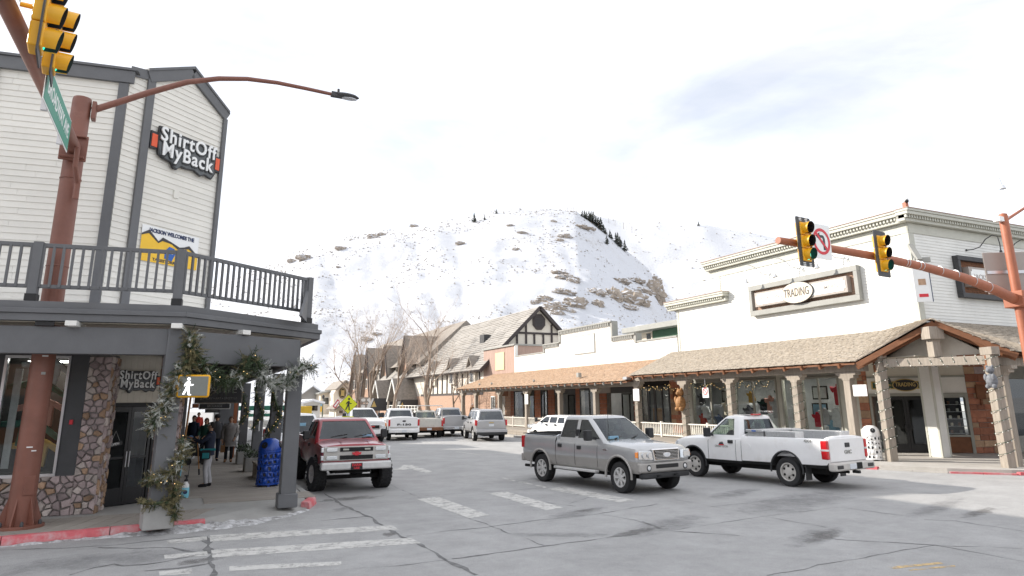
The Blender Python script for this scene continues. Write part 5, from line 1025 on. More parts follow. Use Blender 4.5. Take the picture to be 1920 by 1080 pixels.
for k in range(2):
    x0 = .62 + k * .815; x1 = x0 + .81; d = MB().box(x0, x0 + .1, .15, 2.48, -.06, .0, ME).box(x1 - .1, x1, .15, 2.48, -.06, 0, ME).box(x0 + .1, x1 - .1, .15, .5, -.06, -.002, ME).box(x0 + .1, x1 - .1, 2.34, 2.48, -.06, -.002, ME).build('door', 'black', TB, bevel=.006); board(ME, x0 + .1, x1 - .1, .5, 2.34, -.035, -.03, 'pane', 'glass_shop', d); MB().lathe([(.12, -.01), (.13, 0), (.12, .01)], ME @ T((x1 - .05 if k == 0 else x0 + .05, 1.2, .03)), 16).build('handle', 'black', d)
board(ME, -.3, el + .2, .1, 3, -1.6, -1.5, 'entry_interior', 'shop_dark', TB, angle=0); board(ME, -.3, el, 2.6, 2.7, -1.5, -.2, 'entry_interior', 'shop_dark', TB, angle=0)
m = MB(); r = random.Random(8)
for row in range(5):
    z = .95 + row * .3; board(ME, 2.44, el - .14, z - .03, z - .01, -.45, -.1, 'shelf', 'shop_mid', TB)
for row in range(5):
    for c in range(4):
        x = 2.52 + c * (el - 2.72) / 3.6 + r.uniform(-.02, .02); o = tag(MB().lathe([(.045, 0), (.055, .05), (.05, .13), (.04, .125), (.035, .02)], ME @ T((x, .95 + row * .3 - .008, -.2)) @ Matrix.Rotation(-math.pi / 2, 4, 'X'), 12).build('mug', ['white_paint', 'stucco', 'wood_brown', 'trim_gray'][(row * 3 + c) % 4], None), 'small mug on the shelves in the window right of the entrance', 'mug', 'mugs on shelves beside the entrance')
o = thing('shop_sign', 'green and gold trading company sign over the entrance doors', 'sign', (ME @ V((1.35, 2.9, 0)))); MO = ME @ T((1.5, 2.97, 0)); MB().box(-1.35, 1.35, -.17, .17, .0, .06, MO).build('frame', 'gold', o, bevel=.01); MB().box(-1.3, 1.3, -.125, .125, .06, .068, MO).build('panel', 'deep_green', o)
el_ = [(.52 * math.cos(q * math.pi / 16), .27 * math.sin(q * math.pi / 16)) for q in range(32)]; MB().prism(el_, MO, .06, .1).build('oval', 'gold', o); MB().prism([(a * .93, b * .88) for a, b in el_], MO, .1, .108).build('oval_face', 'black', o); text('lettering', 'TRADING', .24, 'gold', o, MO @ T((0, .02, .112)), .004, .004, width=.8); text('lettering', 'JACKSON', .15, 'gold', o, MO @ T((-.88, 0, .072)), .004, .003, width=.66); text('lettering', 'COMPANY', .15, 'gold', o, MO @ T((.88, 0, .072)), .004, .003, width=.66)
for x, l in ((.75, 'left'), (2.4, 'right')):
    s_ = thing('spotlight', 'twin black spotlight above the %s end of the entrance sign' % l, 'spotlight', ME @ V((x, 3.2, 0)))
    for q in (-.12, .12): MB().lathe([(.05, 0), (.06, .16), (.04, .17)], ME @ T((x + q, 3.24, .12)) @ Matrix.Rotation(.9, 4, 'X'), 12).build('lamp', 'gray_dark', s_)
    MB().box(x - .12, x + .12, 3.24, 3.29, .0, .1, ME).build('bar', 'gray_dark', s_)
# white clad column under the upper corner
col = MB().box(27.35, 27.85, 18.35, 18.85, .12, 3.93).build('corner_column', 'white_siding', TB, angle=0); cm = MB()
for k in range(28):
    z = .16 + k * .135; cm.box(27.33, 27.87, 18.33, 18.87, z, z + .125)
cm.build('lap_siding', 'white_siding', TB, angle=0, kind='stuff')
for x, y in ((27.35, 18.35), (27.85, 18.35), (27.35, 18.85)): MB().box(x - .035, x + .035, y - .035, y + .035, .12, 3.93).build('corner_trim', 'trim_sage', TB)
# south side stone and shop front
MK, kl = wallframe(EB, EC); MB().box(0, kl, .1, 3.95, -.3, 0, MK).build('stone_backing', 'mortar', TB, angle=0); ashlar(MK @ T((0, .13, 0)), kl, 3.8, .27, ['stone_red', 'stone_sand', 'stone_pink'], [5, 3, 1], TB, 41)
MK2, kl2 = wallframe(EC, (40, 18.62)); board(MK2, 0, 8, .1, 3.95, -.3, -.02, 'wall_panel', 'sage_dark', TB, angle=0); board(MK2, .2, 2.5, .8, 3.2, -.02, 0, 'pane', 'glass_dark', TB)
for M_, x, l in ((MK, .55, 'rusty metal wall lantern on the stone right of the entrance'),):
    o = tag(MB().box(x - .2, x + .2, 2.35, 2.95, .05, .13, M_).box(x - .05, x + .05, 2.1, 2.35, .05, .1, M_).build('wall_lantern', 'wood_brown', None, bevel=.02), l, 'lantern')
o = tag(bx('wall_lantern', 'wood_brown', None, WX - .16, WX - .04, 34.7, 35.0, 2.3, 3.0, bevel=.02), 'rusty metal wall lantern on the stone pier left of the windows', 'lantern')
# boardwalk railing between porch posts
mat('rail_white', (.66, .63, .57), .7, .08, 3); mat('rail_cream', (.6, .55, .46), .7, .1, 3)
rb = MB().box(-.02, .02, -.02, .02, .5, 1.14).mesh('baluster', 'rail_white', 0)
ys = [26.65, 30.0, 34.2, 38.8, 43.5, 48.7, 53.8, 58.95]
for a, b in zip(ys, ys[1:]):
    o = thing('porch_railing', 'white slatted railing ' + {26.65: 'nearest the corner, behind the white pickup', 30.0: 'behind the silver pickup hood', 34.2: 'between the two shingled porches', 38.8: 'behind the silver pickup cab', 43.5: 'behind the small white car', 48.7: 'right of the silver SUV', 53.8: 'behind the silver SUV'}[a], 'railing', (24.3, (a + b) / 2, .45), group='porch railings along the boardwalk')
    bx('top_rail', 'rail_white', o, 24.25, 24.36, a + .16, b - .16, 1.14, 1.2); bx('bottom_rail', 'rail_white', o, 24.27, 24.34, a + .16, b - .16, .52, .58); n = int((b - a - .4) / .15)
    for k in range(n): link('baluster', rb, o, T((24.305, a + .28 + k * .15, 0)))
    bx('post', 'rail_white', o, 24.24, 24.37, (a + b) / 2 - .06, (a + b) / 2 + .06, .44, 1.28, bevel=.01)
# string lights
def lights(name, label, path, n, wire=True, mt='bulb_clear', r=.018, cat='string lights'):
    pts = [V(p) for p in path]; o = tag(MB().tube(pts, .008, 5).build(name, 'deep_green', None), label, cat); bm_ = MB().sph((0, 0, 0), r, 7, 5).mesh('bulb', mt)
    tot = len(pts) - 1; rr = random.Random(n)
    for k in range(n):
        t = k / max(1, n - 1) * tot; i = min(int(t), tot - 1); link('bulb', bm_, o, T(pts[i].lerp(pts[i + 1], t - i) + V((rr.uniform(-.02, .02), rr.uniform(-.02, .02), -.02))))
def wrap(x, y, z0, z1, turns, w_=.2):
    n = turns * 8; return [(x + w_ * 1.0 * max(-1, min(1, 1.35 * math.cos(k * math.pi / 4))), y + w_ * max(-1, min(1, 1.35 * math.sin(k * math.pi / 4))), z0 + (z1 - z0) * k / n) for k in range(n + 1)]
lights('string_lights', 'string lights wound round the left post of the corner gable', wrap(24.29, 18.28, .4, 3.9, 10), 75); lights('string_lights', 'string lights wound round the right post of the corner gable', wrap(25.3, 14.75, .4, 3.9, 10), 75)
lights('string_lights', 'string lights wound along the gable tie beam', [(24.33 + .94 * k / 72 + .14 * math.cos(k * math.pi / 4), 18.1 - 3.2 * k / 72, 3.71 + .19 * math.sin(k * math.pi / 4)) for k in range(73)], 70)
for y, l in ((22.43, 'second porch post from the corner'), (26.5, 'third porch post from the corner'), (30.0, 'fourth porch post from the corner'), (34.2, 'porch post where the shingle colour changes')): lights('string_lights', 'string lights wound round the ' + l, wrap(24.31, y, .6, 3.1, 7), 46)
for a, b, l in ((34.3, 38.6, 'warm fairy lights hanging inside the porch by the gallery'), (26.8, 33.3, 'warm fairy lights along the top of the store windows')):
    o = None; r = random.Random(int(a)); pts = [(27.3 - .3 * r.random(), a + (b - a) * k / 30, 3.4 - .5 * r.random()) for k in range(31)]; lights('fairy_lights', l, pts, 42, mt='bulb', r=.016)
# carved bears, bins, notices
def bear(label, x, y, z, mt, s=1.):
    o = tag(MB().sph((x, y, z + .3 * s), .24 * s, 14, 10, (1, 1, 1.35)).sph((x, y, z + .78 * s), .17 * s, 14, 10).sph((x - .14 * s, y, z + .74 * s), .09 * s).sph((x, y + .12 * s, z + .93 * s), .06 * s).sph((x, y - .12 * s, z + .93 * s), .06 * s).sph((x - .12 * s, y + .17 * s, z + .45 * s), .09 * s, 10, 8, (1, 1, 1.8)).sph((x - .12 * s, y - .17 * s, z + .45 * s), .09 * s, 10, 8, (1, 1, 1.8)).sph((x - .1 * s, y + .14 * s, z + .05 * s), .11 * s).sph((x - .1 * s, y - .14 * s, z + .05 * s), .11 * s).build('carved_bear', mt, None, angle=60), label, 'carving')
mat('bear_wood', (.3, .15, .055), .7, .45, 12); mat('bear_grey', (.16, .17, .19), .7, .3, 12)
bear('carved brown wooden bear climbing the porch post', 24.02, 30.0, 1.9, 'bear_wood', 1.15); bear('grey carved bear on the right gable post', 25.0, 14.66, 2.75, 'bear_grey', .75)
def bin_(label, x, y, mt, z=.15, blue=False):
    o = thing('litter_bin', label, 'litter bin', (x, y, z)); M = T((x, y, z)); n = 28
    MB().lathe([(.27, .04), (.27, .9), (.25, .9), (.25, .04)], M, 28).build('inner_can', 'gray_dark', o)
    m = MB(); r = random.Random(5); rows = 5; cols = 14      # perforated shell: panels with irregular holes
    for i in range(cols):
        for j in range(rows):
            a0, a1 = 2 * math.pi * i / cols, 2 * math.pi * (i + 1) / cols; z0, z1 = .06 + .84 * j / rows, .06 + .84 * (j + 1) / rows; R_ = .31
            P_ = lambda u, v, rr=R_: M @ V((rr * math.cos(a0 + (a1 - a0) * u), rr * math.sin(a0 + (a1 - a0) * u), z0 + (z1 - z0) * v))
            if r.random() < .22: m.add([P_(0, 0), P_(.5, 0), P_(1, 0), P_(1, 1), P_(.5, 1), P_(0, 1)], [(0, 1, 4, 5), (1, 2, 3, 4)]); continue
            h = [(r.uniform(.12, .3), r.uniform(.1, .3)), (r.uniform(.7, .9), r.uniform(.1, .35)), (r.uniform(.65, .9), r.uniform(.65, .9)), (r.uniform(.1, .35), r.uniform(.65, .9))]
            if r.random() < .4: h[r.randrange(4)] = (.5, .5)
            m.add([P_(0, 0), P_(1, 0), P_(1, 1), P_(0, 1)] + [P_(*q) for q in h], [(0, 1, 5, 4), (1, 2, 6, 5), (2, 3, 7, 6), (3, 0, 4, 7)])
    s_ = m.build('shell', mt, o, angle=40, fix=False); sm = s_.modifiers.new('s', 'SOLIDIFY'); sm.thickness = .012
    for z_ in (.04, .9): MB().lathe([(.3, z_), (.325, z_ + .01), (.325, z_ + .05), (.3, z_ + .06)], M, 28).build('band', mt, o)
    MB().lathe([(.31, .96), (.31, 1.02), (.29, 1.13), (.22, 1.23), (.12, 1.28), (.01, 1.29)], M, 28).build('dome', mt, o)
    for a in (2.5, 4.3): MB().lathe([(.09, 0), (.09, .03)], M @ RZ(a + math.pi / 2) @ T((.268, 0, 1.1)) @ Matrix.Rotation(1.15, 4, 'Y'), 16).build('opening', 'black', o)
    for k in range(4): MB().box(-.03, .03, -.03, .03, 0, .05).build('foot', mt, o, M=M @ RZ(k * 1.57) @ T((.24, 0, 0)))
    return o
bin_('white perforated litter bin beside the gable post', 24.05, 18.85, 'bin_white', .13); bin_('blue perforated recycling bin by the arcade post', 2.5, 21.4, 'bin_blue', .162)
def notice(name, label, x0, y0, x1, y1, X, mt, txt=None, post=None, cat='notice', rim=None):
    p, q = aX(x0, y1, X), aX(x1, y0, X); yc, zc, W_, H_ = (p.y + q.y) / 2, (p.z + q.z) / 2, abs(q.y - p.y), q.z - p.z; o = thing(name, label, cat, (X, yc, p.z)); M = frame((X, yc, zc), (0, -1, 0), (0, 0, 1))
    MB().box(-W_ / 2, W_ / 2, -H_ / 2, H_ / 2, -.02, .01, M).build('panel', mt, o, bevel=.006)
    if post: MB().box(-.02, .02, -H_ / 2 - post, H_ / 2, -.06, -.022, M).build('mount', 'alu', o)
    return o, M, W_, H_
o, M, W_, H_ = notice('parking_sign', 'small no parking sign hung from the porch beam', 1318, 727, 1328, 746, 24.2, 'sign_white'); MB().lathe([(W_ * .4, 0), (W_ * .4, .006), (W_ * .3, .006), (W_ * .3, 0)], M @ T((0, H_ * .15, .011)), 20, cap=False).build('red_ring', 'sign_red', o); MB().box(-W_ * .35, W_ * .35, -.02, .02, .012, .018, M @ T((0, H_ * .15, 0)) @ Matrix.Rotation(-.8, 4, 'Z')).build('red_slash', 'sign_red', o); MB().tube([M @ V((0, H_ / 2, 0)), M @ V((0, H_ / 2 + .5, 0))], .012, 6).build('rod', 'alu', o)
notice('paper_notice', 'white paper notice on the post where the porches meet', 1188, 729, 1198, 752, 24.12, 'sign_white'); notice('paper_notice', 'white paper notice on an orange porch post', 984, 739, 990, 758, 24.12, 'sign_white')
o, M, W_, H_ = notice('blank_sign', 'rounded white sign box on the last porch post', 1601, 721, 1624, 743, 24.1, 'sign_white')
# goods in the store windows
gd = [('crimson', 23.3, 2.55, 1.17, 'red long vest hung high in the right store window'), ('whitecloth', 23.6, 1.5, 1.04, 'white shirt on a form in the right store window'), ('crimson', 24.7, 1.4, 0.81, 'red child shirt low in the right store window'), ('ltgray', 24.25, 1.55, 0.91, 'grey shirt beside the red child shirt'), ('pink', 27.6, 2.1, 1.04, 'pink top in the middle store window'), ('blackcloth', 28.15, 2.0, 0.91, 'black top in the middle store window'), ('charcloth', 29.2, 1.6, 1.04, 'charcoal jacket in the middle store window'), ('ltgray', 27.2, 1.9, 1.17, 'long grey cardigan at right of the middle store window'), ('whitecloth', 32.7, 1.7, 0.91, 'white sweater in the left store window'), ('redcloth', 33.0, 1.25, 0.78, 'red shirt low in the left store window'), ('stucco', 30.9, 1.9, 0.91, 'cream spotted top in the left store window'), ('whitecloth', 32.2, 1.0, 0.78, 'white folded top at the foot of the left store window'), ('skyblue', 23.9, 1.05, .8, 'pale blue folded shirt low in the right store window'), ('mustard', 29.0, 2.5, .7, 'mustard cap and scarf set high in the middle store window'), ('forest', 27.0, 2.6, .7, 'green top high in the middle store window'), ('denim', 31.6, 1.2, .8, 'denim shirt low in the left store window'), ('charcloth', 33.0, 2.4, .75, 'dark top high in the left store window'), ('whitecloth', 26.1, 1.7, .8, 'white shirt behind the narrow store door pane')]
for mt, y, z, s_, l in gd: shirt('display_shirt', frame((28.0, y, z), (0, -1, 0), (0, 0, 1)), mt, s_, .25, .25, l, 'shirt')
for y, z, mt, l in ((31.0, 2.6, 'shop_mid', 'framed picture in the left store window'), (24.6, 2.7, 'whitecloth', 'framed picture at the top of the right store window'), (24.7, 1.9, 'skyblue', 'pale blue poster in the right store window')):
    o = thing('framed_picture', l, 'picture', (28.6, y, z)); M = frame((28.15, y, z), (0, -1, 0), (0, 0, 1)); MB().box(-.45, .45, -.32, .32, -.04, 0, M).build('frame', 'black', o); MB().box(-.38, .38, -.25, .25, 0, .008, M).build('print', mt, o)
# ================================================================ stepped white building with orange porch
WB = thing('stepped_building', 'white board building with stepped parapet and orange shingled porch', 'building', (32, 46, .4)); X2 = 27.55
steps = [(34.35, 38.68, 6.2), (38.68, 41.5, 6.72), (41.5, 49.1, 7.85), (49.1, 51.85, 6.95), (51.85, 57.5, 6.35)]
vb = MB()
for y0, y1, z in steps:
    bx('wall', 'board_white', WB, X2 + .02, X2 + .4, y0, y1, 3.5, z, angle=0); y = y0
    while y < y1 - .02: vb.box(X2 - .006, X2 + .02, y + .008, min(y + .24, y1), 4.7, z - .04); y += .25
    k = y0 in (38.68, 41.5, 49.1)
    bx('parapet_cap', 'trim_gray', WB, X2 - (.16 if k else .05), X2 + .45, y0 - .04 * k, y1 + .04 * k, z, z + .1)
    if k: bx('cornice', 'white_paint', WB, X2 - .02, X2 + .02, y0, y1, z - .3, z - .001); dentils(frame((X2 - .02, y1, 0), (0, -1, 0), (0, 0, 1)), y1 - y0, z - .24, z - .02, .24, .12).build('dentils', 'trim_gray', WB, angle=0, kind='stuff')
vb.build('wall_boards', 'board_white', WB, angle=0, kind='stuff')
for y, z0, z1 in ((38.68, 6.2, 6.8), (41.5, 6.72, 7.9), (49.1, 6.95, 7.9), (51.85, 6.35, 7.0)): bx('step_trim', 'trim_gray', WB, X2 - .08, X2 + .42, y - .1, y + .1, z0, z1)
bx('rear_block', 'board_white', WB, X2 + .4, 45, 34.4, 57.4, 3.5, 5.8); o = tag(bx('wall_sign', 'sign_white', None, X2 - .07, X2 - .012, 43.9, 46.7, 5.93, 7.2), 'blank white sign panel on the stepped white parapet', 'sign'); bx('frame', 'trim_gray', o, X2 - .05, X2 - .011, 43.8, 46.8, 5.85, 7.28)
PB = thing('wooden_box_front', 'pinkish board parapet box at the far end of the porch', 'building', (28, 61, .4)); bx('core', 'wood_pink', PB, X2 + .03, 33, 57.6, 65, 3.5, 7.4, angle=0)
y = 57.65
while y < 64.9: bx('board', 'wood_pink', PB, X2, X2 + .03, y + .01, min(y + .27, 65), 4.8, 7.38, angle=0); y += .28
bx('cap', 'trim_gray', PB, X2 - .14, 33.1, 57.5, 65.1, 7.4, 7.55); bx('corner_post', 'white_paint', PB, X2 - .04, X2 + .25, 57.5, 57.62, 4.9, 7.4); tag(bx('plywood_panel', 'plywood', None, X2 - .06, X2 - .01, 59.9, 61.9, 5.3, 6.95), 'bare plywood panel on the pinkish wooden box', 'panel')
bx('porch_deck', 'wood_brown', WB, 24.0, 24.02, 34.4, 62, 3.5, 3.52)
m = MB(); shingles(m, (23.6, 62.5, 3.54), (23.6, 34.3, 3.54), (X2, 34.9, 4.96), (X2, 62.4, 4.96), 22, .22, 9); m.build('porch_shingles', 'shingle_orange', WB, angle=0, fix=False, kind='stuff')
MB().prism([(23.68, 3.5), (27.5, 4.9), (27.5, 4.8), (23.68, 3.42)], Matrix(((1, 0, 0, 0), (0, 0, 1, 0), (0, 1, 0, 0), (0, 0, 0, 1))), 34.35, 62.4).build('roof_boarding', 'wood_brown', WB, angle=0)
rt = MB().bar((0, 0, 0), (1.4, 0, .5), .09, .15).mesh('rafter_tail', 'trim_gray', 0)
for k in range(29): link('rafter_tail', rt, WB, T((23.6, 34.9 + k * .96, 3.4)))
bx('porch_beam', 'wood_gray', WB, 24.16, 24.46, 34.45, 62.4, 3.22, 3.48, bevel=.015)
for y in (38.8, 43.5, 48.7, 53.8, 58.95, 62.2): porchpost(WB, 24.31, y, .44, 3.22)
bx('gutter_box', 'alu', WB, 23.5, 23.8, 34.1, 34.5, 3.6, 3.75); o = tag(MB().box(24.3, 24.55, 40.9, 41.2, 3.95, 4.25).build('roof_vent', 'trim_gray', None, bevel=.02), 'small grey vent box on the orange shingles', 'vent')
for y in (47.5, 55.5, 58.2): tag(MB().sph((24.3, y, 3.9), .1).build('roof_lamp', 'trim_gray', None), {47.5: 'small grey lamp on the orange shingles, nearest of three', 55.5: 'small grey lamp on the orange shingles, middle of three', 58.2: 'small grey lamp on the orange shingles, farthest of three'}[y], 'lamp')
bays = [(35.4, 36.9, 'w'), (36.9, 38.3, 'w'), (38.3, 39.3, 's'), (39.3, 42.6, 'd'), (42.6, 43.5, 's'), (43.5, 46.2, 'w'), (46.2, 46.9, 's'), (46.9, 50.3, 'd'), (50.3, 51.4, 's'), (51.4, 52.6, 'w'), (52.6, 53.8, 's'), (53.8, 57.8, 'w'), (57.8, 58.6, 's'), (58.6, 59.8, 'b'), (59.8, 60.4, 'v'), (60.4, 62.0, 'b'), (62, 63.0, 'v'), (63.0, 66, 'b')]
for y0, y1, k in bays:
    if k == 's' or k == 'b':
        bx('stone_pier', 'mortar', WB, X2 + .06, X2 + .4, y0, y1, .4, 4.4); m = MB(); r = random.Random(int(y0 * 10)); z = .45
        while z < 3.6:
            h = r.uniform(.2, .32); y = y0
            while y < y1 - .03: l = min(y1 - y, h * r.uniform(1, 2)); m.box(X2 + .01 - .02 * r.random(), X2 + .08, y + .01, y + l - .01, z + .01, z + h - .01); y += l
            z += h
        m.build('stonework', 'stone_red' if k == 's' else 'brick', WB, angle=0, kind='stuff')
    elif k == 'w': shopwin(WB, y0, y1, .8, 3.3, X2, (.5,), 'gray_dark', 'glass_shop'); wallX(WB, y0, y1, .4, .8, 'sage_dark', X2); wallX(WB, y0, y1, 3.3, 4.4, 'shop_dark', X2)
    elif k == 'v': shopwin(WB, y0, y1, 1.0, 2.9, X2, (.5,), 'white_paint', 'glass_dark'); wallX(WB, y0, y1, .4, 1.0, 'brick', X2); wallX(WB, y0, y1, 2.9, 4.4, 'brick', X2)
    else:
        wallX(WB, y0, y1, 2.9, 4.4, 'gray_dark', X2); bx('side_wall', 'gray_dark', WB, X2, X2 + 1.4, y0, y0 + .1, .4, 3); shopwin(WB, y0 + .2, y1 - .2, .5, 2.9, X2 + 1.2, (.33, .66), 'black', 'glass_shop')
bx('interior', 'shop_mid', WB, X2 + 2.2, X2 + 2.3, 35.2, 66, .4, 4.3); bx('interior', 'shop_mid', WB, X2 + .3, X2 + 2.2, 35.2, 62, .4, .44); bx('interior', 'shop_dark', WB, X2 + .3, X2 + 2.2, 35.2, 62, 3.45, 3.5)
r = random.Random(6); lb = ['pale green coat', 'dark framed mirror', 'white poster', 'blue jacket', 'tan blanket', 'cream board']
for (y, z, mt, l) in ((56.5, 2.0, 'sign_lime', 'lime green jacket in the far porch window'), (55.0, 1.6, 'skyblue', 'blue jacket in the far porch window'), (44.6, 2.0, 'whitecloth', 'white hanging in the middle porch window'), (36.2, 2.3, 'shop_wall', 'pale print in the gallery window nearest the trading store'), (37.6, 1.5, 'stone_sand', 'snowy landscape print low in the gallery window')):
    M = frame((X2 + .7, y, z), (0, -1, 0), (0, 0, 1)); tag(MB().box(-.5, .5, -.4, .4, 0, .05, M).build('window_display', mt, None, bevel=.02), l, 'display')
tag(bx('hanging_sign', 'sign_taupe', None, 26.1, 26.16, 39.9, 41.9, 2.9, 3.3), 'pale grey hanging sign under the orange porch', 'sign'); tag(bx('hanging_sign', 'wood_brown', None, 26.1, 26.16, 56.2, 58.2, 2.85, 3.3), 'dark wooden hanging sign at the far end of the orange porch', 'sign'); tag(bx('hanging_sign', 'stucco', None, 26.1, 26.16, 51.9, 52.6, 2.5, 3.2), 'small cream hanging sign under the orange porch', 'sign')
# green building behind the parapet
GB = thing('green_building', 'dark green upper storey with flat roof behind the white parapet', 'building', (33, 40, 5)); bx('wall', 'green_wall', GB, 31, 38, 35.5, 41.4, 5, 7.35); bx('window', 'stucco', GB, 30.97, 31.1, 41.45, 43.4, 5.4, 7.3); bx('roof', 'trim_gray', GB, 30.2, 39, 34.8, 44.2, 7.36, 7.75, bevel=.03); bx('pane', 'glass_dark', GB, 30.95, 30.968, 41.6, 42.1, 5.5, 7.2)

# cream infill behind the corner gable, with lap boards
ga, gb, gk = V((24.95, 18.45, 0)), V((25.85, 15.2, 0)), V((25.45, 16.7, 0))
MB().add([ga + V((0, 0, 3.7)), gb + V((0, 0, 3.7)), gb + V((0, 0, 3.95)), gk + V((0, 0, 4.95)), ga + V((0, 0, 3.95)), ga + V((.1, 0, 3.7)), gb + V((.1, 0, 3.7)), gb + V((.1, 0, 3.95)), gk + V((.1, 0, 4.95)), ga + V((.1, 0, 3.95))], [(0, 1, 2, 3, 4), (9, 8, 7, 6, 5)] + [(i, (i + 1) % 5, 5 + (i + 1) % 5, 5 + i) for i in range(5)]).build('gable_infill', 'cream', TB, angle=0)

mat('fill_strip', (1, .95, .86), .5, 0, emit=13)  # glowing strips added to brighten the window goods; no such fixtures known
for y in (23.6, 25.6, 28.2, 31.6): o = tag(bx('fill_strip', 'fill_strip', None, 28.15, 28.35, y - .6, y + .6, 3.47, 3.495), {23.6: 'added fill strip brightening the right store window', 25.6: 'added fill strip behind the narrow store door pane', 28.2: 'added fill strip brightening the middle store window', 31.6: 'added fill strip brightening the left store window'}[y], 'lamp')
for y in (37, 44.8, 55.6): o = tag(bx('fill_strip', 'fill_strip', None, X2 + .5, X2 + .7, y - .6, y + .6, 3.42, 3.445), {37: 'added fill strip brightening the gallery window', 44.8: 'added fill strip brightening the middle orange porch window', 55.6: 'added fill strip brightening the far orange porch window'}[y], 'lamp')
# ================================================================ tudor buildings
TU = thing('tudor_hotel', 'half timbered building with a long tan roof and octagonal gable vent', 'building', (33, 80, 0)); YG = 64.; RX, RZ_ = 33.4, 12.05; ES = 1.0
lx, rx = RX - 6.2, RX + 6.2; ez = RZ_ - 6.2 * .98
mt_ = MB().prism([(lx + .4, .2), (rx - .4, .2), (rx - .4, ez + .3), (RX, RZ_ - .25), (lx + .4, ez + .3)], Matrix(((1, 0, 0, 0), (0, 0, 1, 0), (0, 1, 0, 0), (0, 0, 0, 1))), YG + .02, 104); mt_.build('wall', 'tudor_wall', TU, angle=0)
for s_, x1 in ((-1, lx), (1, rx)):
    m = MB(); n = 26
    A0, D0_ = V((x1 + s_ * .5, YG - .5, ez - .5)), V((RX, YG - .5, RZ_)); A1, D1_ = V((x1 + s_ * .5, 104, ez - .5)), V((RX, 104, RZ_)); nr = (A1 - A0).cross(D0_ - A0).normalized(); nr = nr if nr.z > 0 else -nr
    r = random.Random(4)
    for j in range(n):
        y = YG - .5
        while y < 104:
            l = r.uniform(1.2, 3.5); y2 = min(104, y + l); t0, t1 = j / n, (j + 1.15) / n; p = lambda t, yy: V((A0.x + (RX - A0.x) * min(t, 1), yy, A0.z + (RZ_ - A0.z) * min(t, 1))); h = nr * r.uniform(.05, .1)
            m.add([p(t0, y) + h, p(t0, y2) + h, p(t1, y2) + nr * .01, p(t1, y) + nr * .01, p(t0, y), p(t0, y2)], [(0, 1, 2, 3), (4, 5, 1, 0)]); y = y2 + .01
    m.build('roof_shingles', 'roof_tan', TU, angle=0, fix=False, kind='stuff'); MB().add([A0 - nr * .02, A1 - nr * .02, D1_ - nr * .02, D0_ - nr * .02, A0 - nr * .2, A1 - nr * .2, D1_ - nr * .2, D0_ - nr * .2], [(0, 1, 2, 3), (7, 6, 5, 4), (0, 4, 5, 1), (3, 2, 6, 7), (0, 3, 7, 4)]).build('roof_slab', 'tudor_beam', TU, angle=0)
MGb = frame((RX, YG, 0), (1, 0, 0), (0, 0, 1)); zc = lambda x: RZ_ - .35 - abs(x) * .98
def tb(a, b, w_=.2, parent=TU, M=None, d=.08):
    M = M or MGb; a, b = V((*a, 0)), V((*b, 0)); dd = (b - a).normalized(); n = V((-dd.y, dd.x, 0)) * w_ / 2; MB().prism([((a - n).x, (a - n).y), ((b - n).x, (b - n).y), ((b + n).x, (b + n).y), ((a + n).x, (a + n).y)], M, .0, d).build('timber', 'tudor_beam', parent, angle=0)
for z in (9.25, 7.2): tb((-(RZ_ - .4 - z), z), (RZ_ - .4 - z, z))
for x in (-2.55, -1.5, 1.5, 2.55): tb((x, 6.0), (x, zc(x)), d=.076)
for x in (-.55, .5): tb((x, 6.0), (x, 9.25), d=.076)
for x in (-3.6, 3.6): tb((x, 6.0), (x, zc(x)), d=.076)
for s_ in (-1, 1): MB().bar((RX + s_ * 6.8, YG - .45, ez - .65), (RX, YG - .45, RZ_ + .05 - .16), .12, .34).build('barge_board', 'tudor_beam', TU, angle=0)
oc = [(.78 * math.cos(math.pi / 8 + k * math.pi / 4), .88 * math.sin(math.pi / 8 + k * math.pi / 4) + 10.45) for k in range(8)]; vt = MB().prism(oc, MGb, .0, .12).build('gable_vent', 'tudor_beam', TU, angle=0)
for k in range(6): MB().box(-.5, .5, 10.0 + k * .15, 10.06 + k * .15, .12, .16, MGb).build('slat', 'charcoal', vt)
o = thing('roof_cowl', 'small dark louvred cowl on the long tan roof', 'vent', (30.6, 71, 9)); MB().prism([(0, 0), (1.0, .95), (.0, 1.0)], frame((29.9, 70.4, 8.62), (1, 0, 0), (0, 0, 1)), -1.2, 0).build('hood', 'charcoal', o)
# street side dormers and half timbering
def dormer(y, z, w_, parent, X=28.1, dz=1.6):
    Mx = frame((X, y, 0), (0, -1, 0), (0, 0, 1)); MB().prism([(-w_, z - dz), (w_, z - dz), (w_, z), (0, z + w_ * 1.25), (-w_, z)], Mx, -3, .0).build('dormer_wall', 'tudor_wall', parent, angle=0)
    for s_ in (-1, 1): MB().prism([(s_ * (w_ + .3), z - .4), (0, z + w_ * 1.25 + .12), (0, z + w_ * 1.25 - .12), (s_ * (w_ + .25), z - .62)][::s_], Mx, -3, .35).build('dormer_roof', 'shingle_dark', parent, angle=0); tb((s_ * w_ * .95, z - .1), (0, z + w_ * 1.2), .18, parent, Mx)
    tb((-w_ * .6, z - .1), (w_ * .6, z - .1), .15, parent, Mx); tb((0, z - .1), (0, z + w_), .12, parent, Mx, .07); f = MB().box(-w_ * .6, w_ * .6, z - dz, z - .25, .01, .06, Mx).build('window', 'white_paint', parent); MB().box(-w_ * .5, w_ * .5, z - dz + .1, z - .35, .06, .07, Mx).build('pane', 'glass_dark', f); MB().box(-.03, .03, z - dz + .1, z - .35, .07, .085, Mx).build('glazing_bar', 'white_paint', f)
dormer(67.5, 5.9, .85, TU, 27.3); dormer(73.5, 5.9, .9, TU, 27.3); dormer(80, 5.9, .9, TU, 27.3)
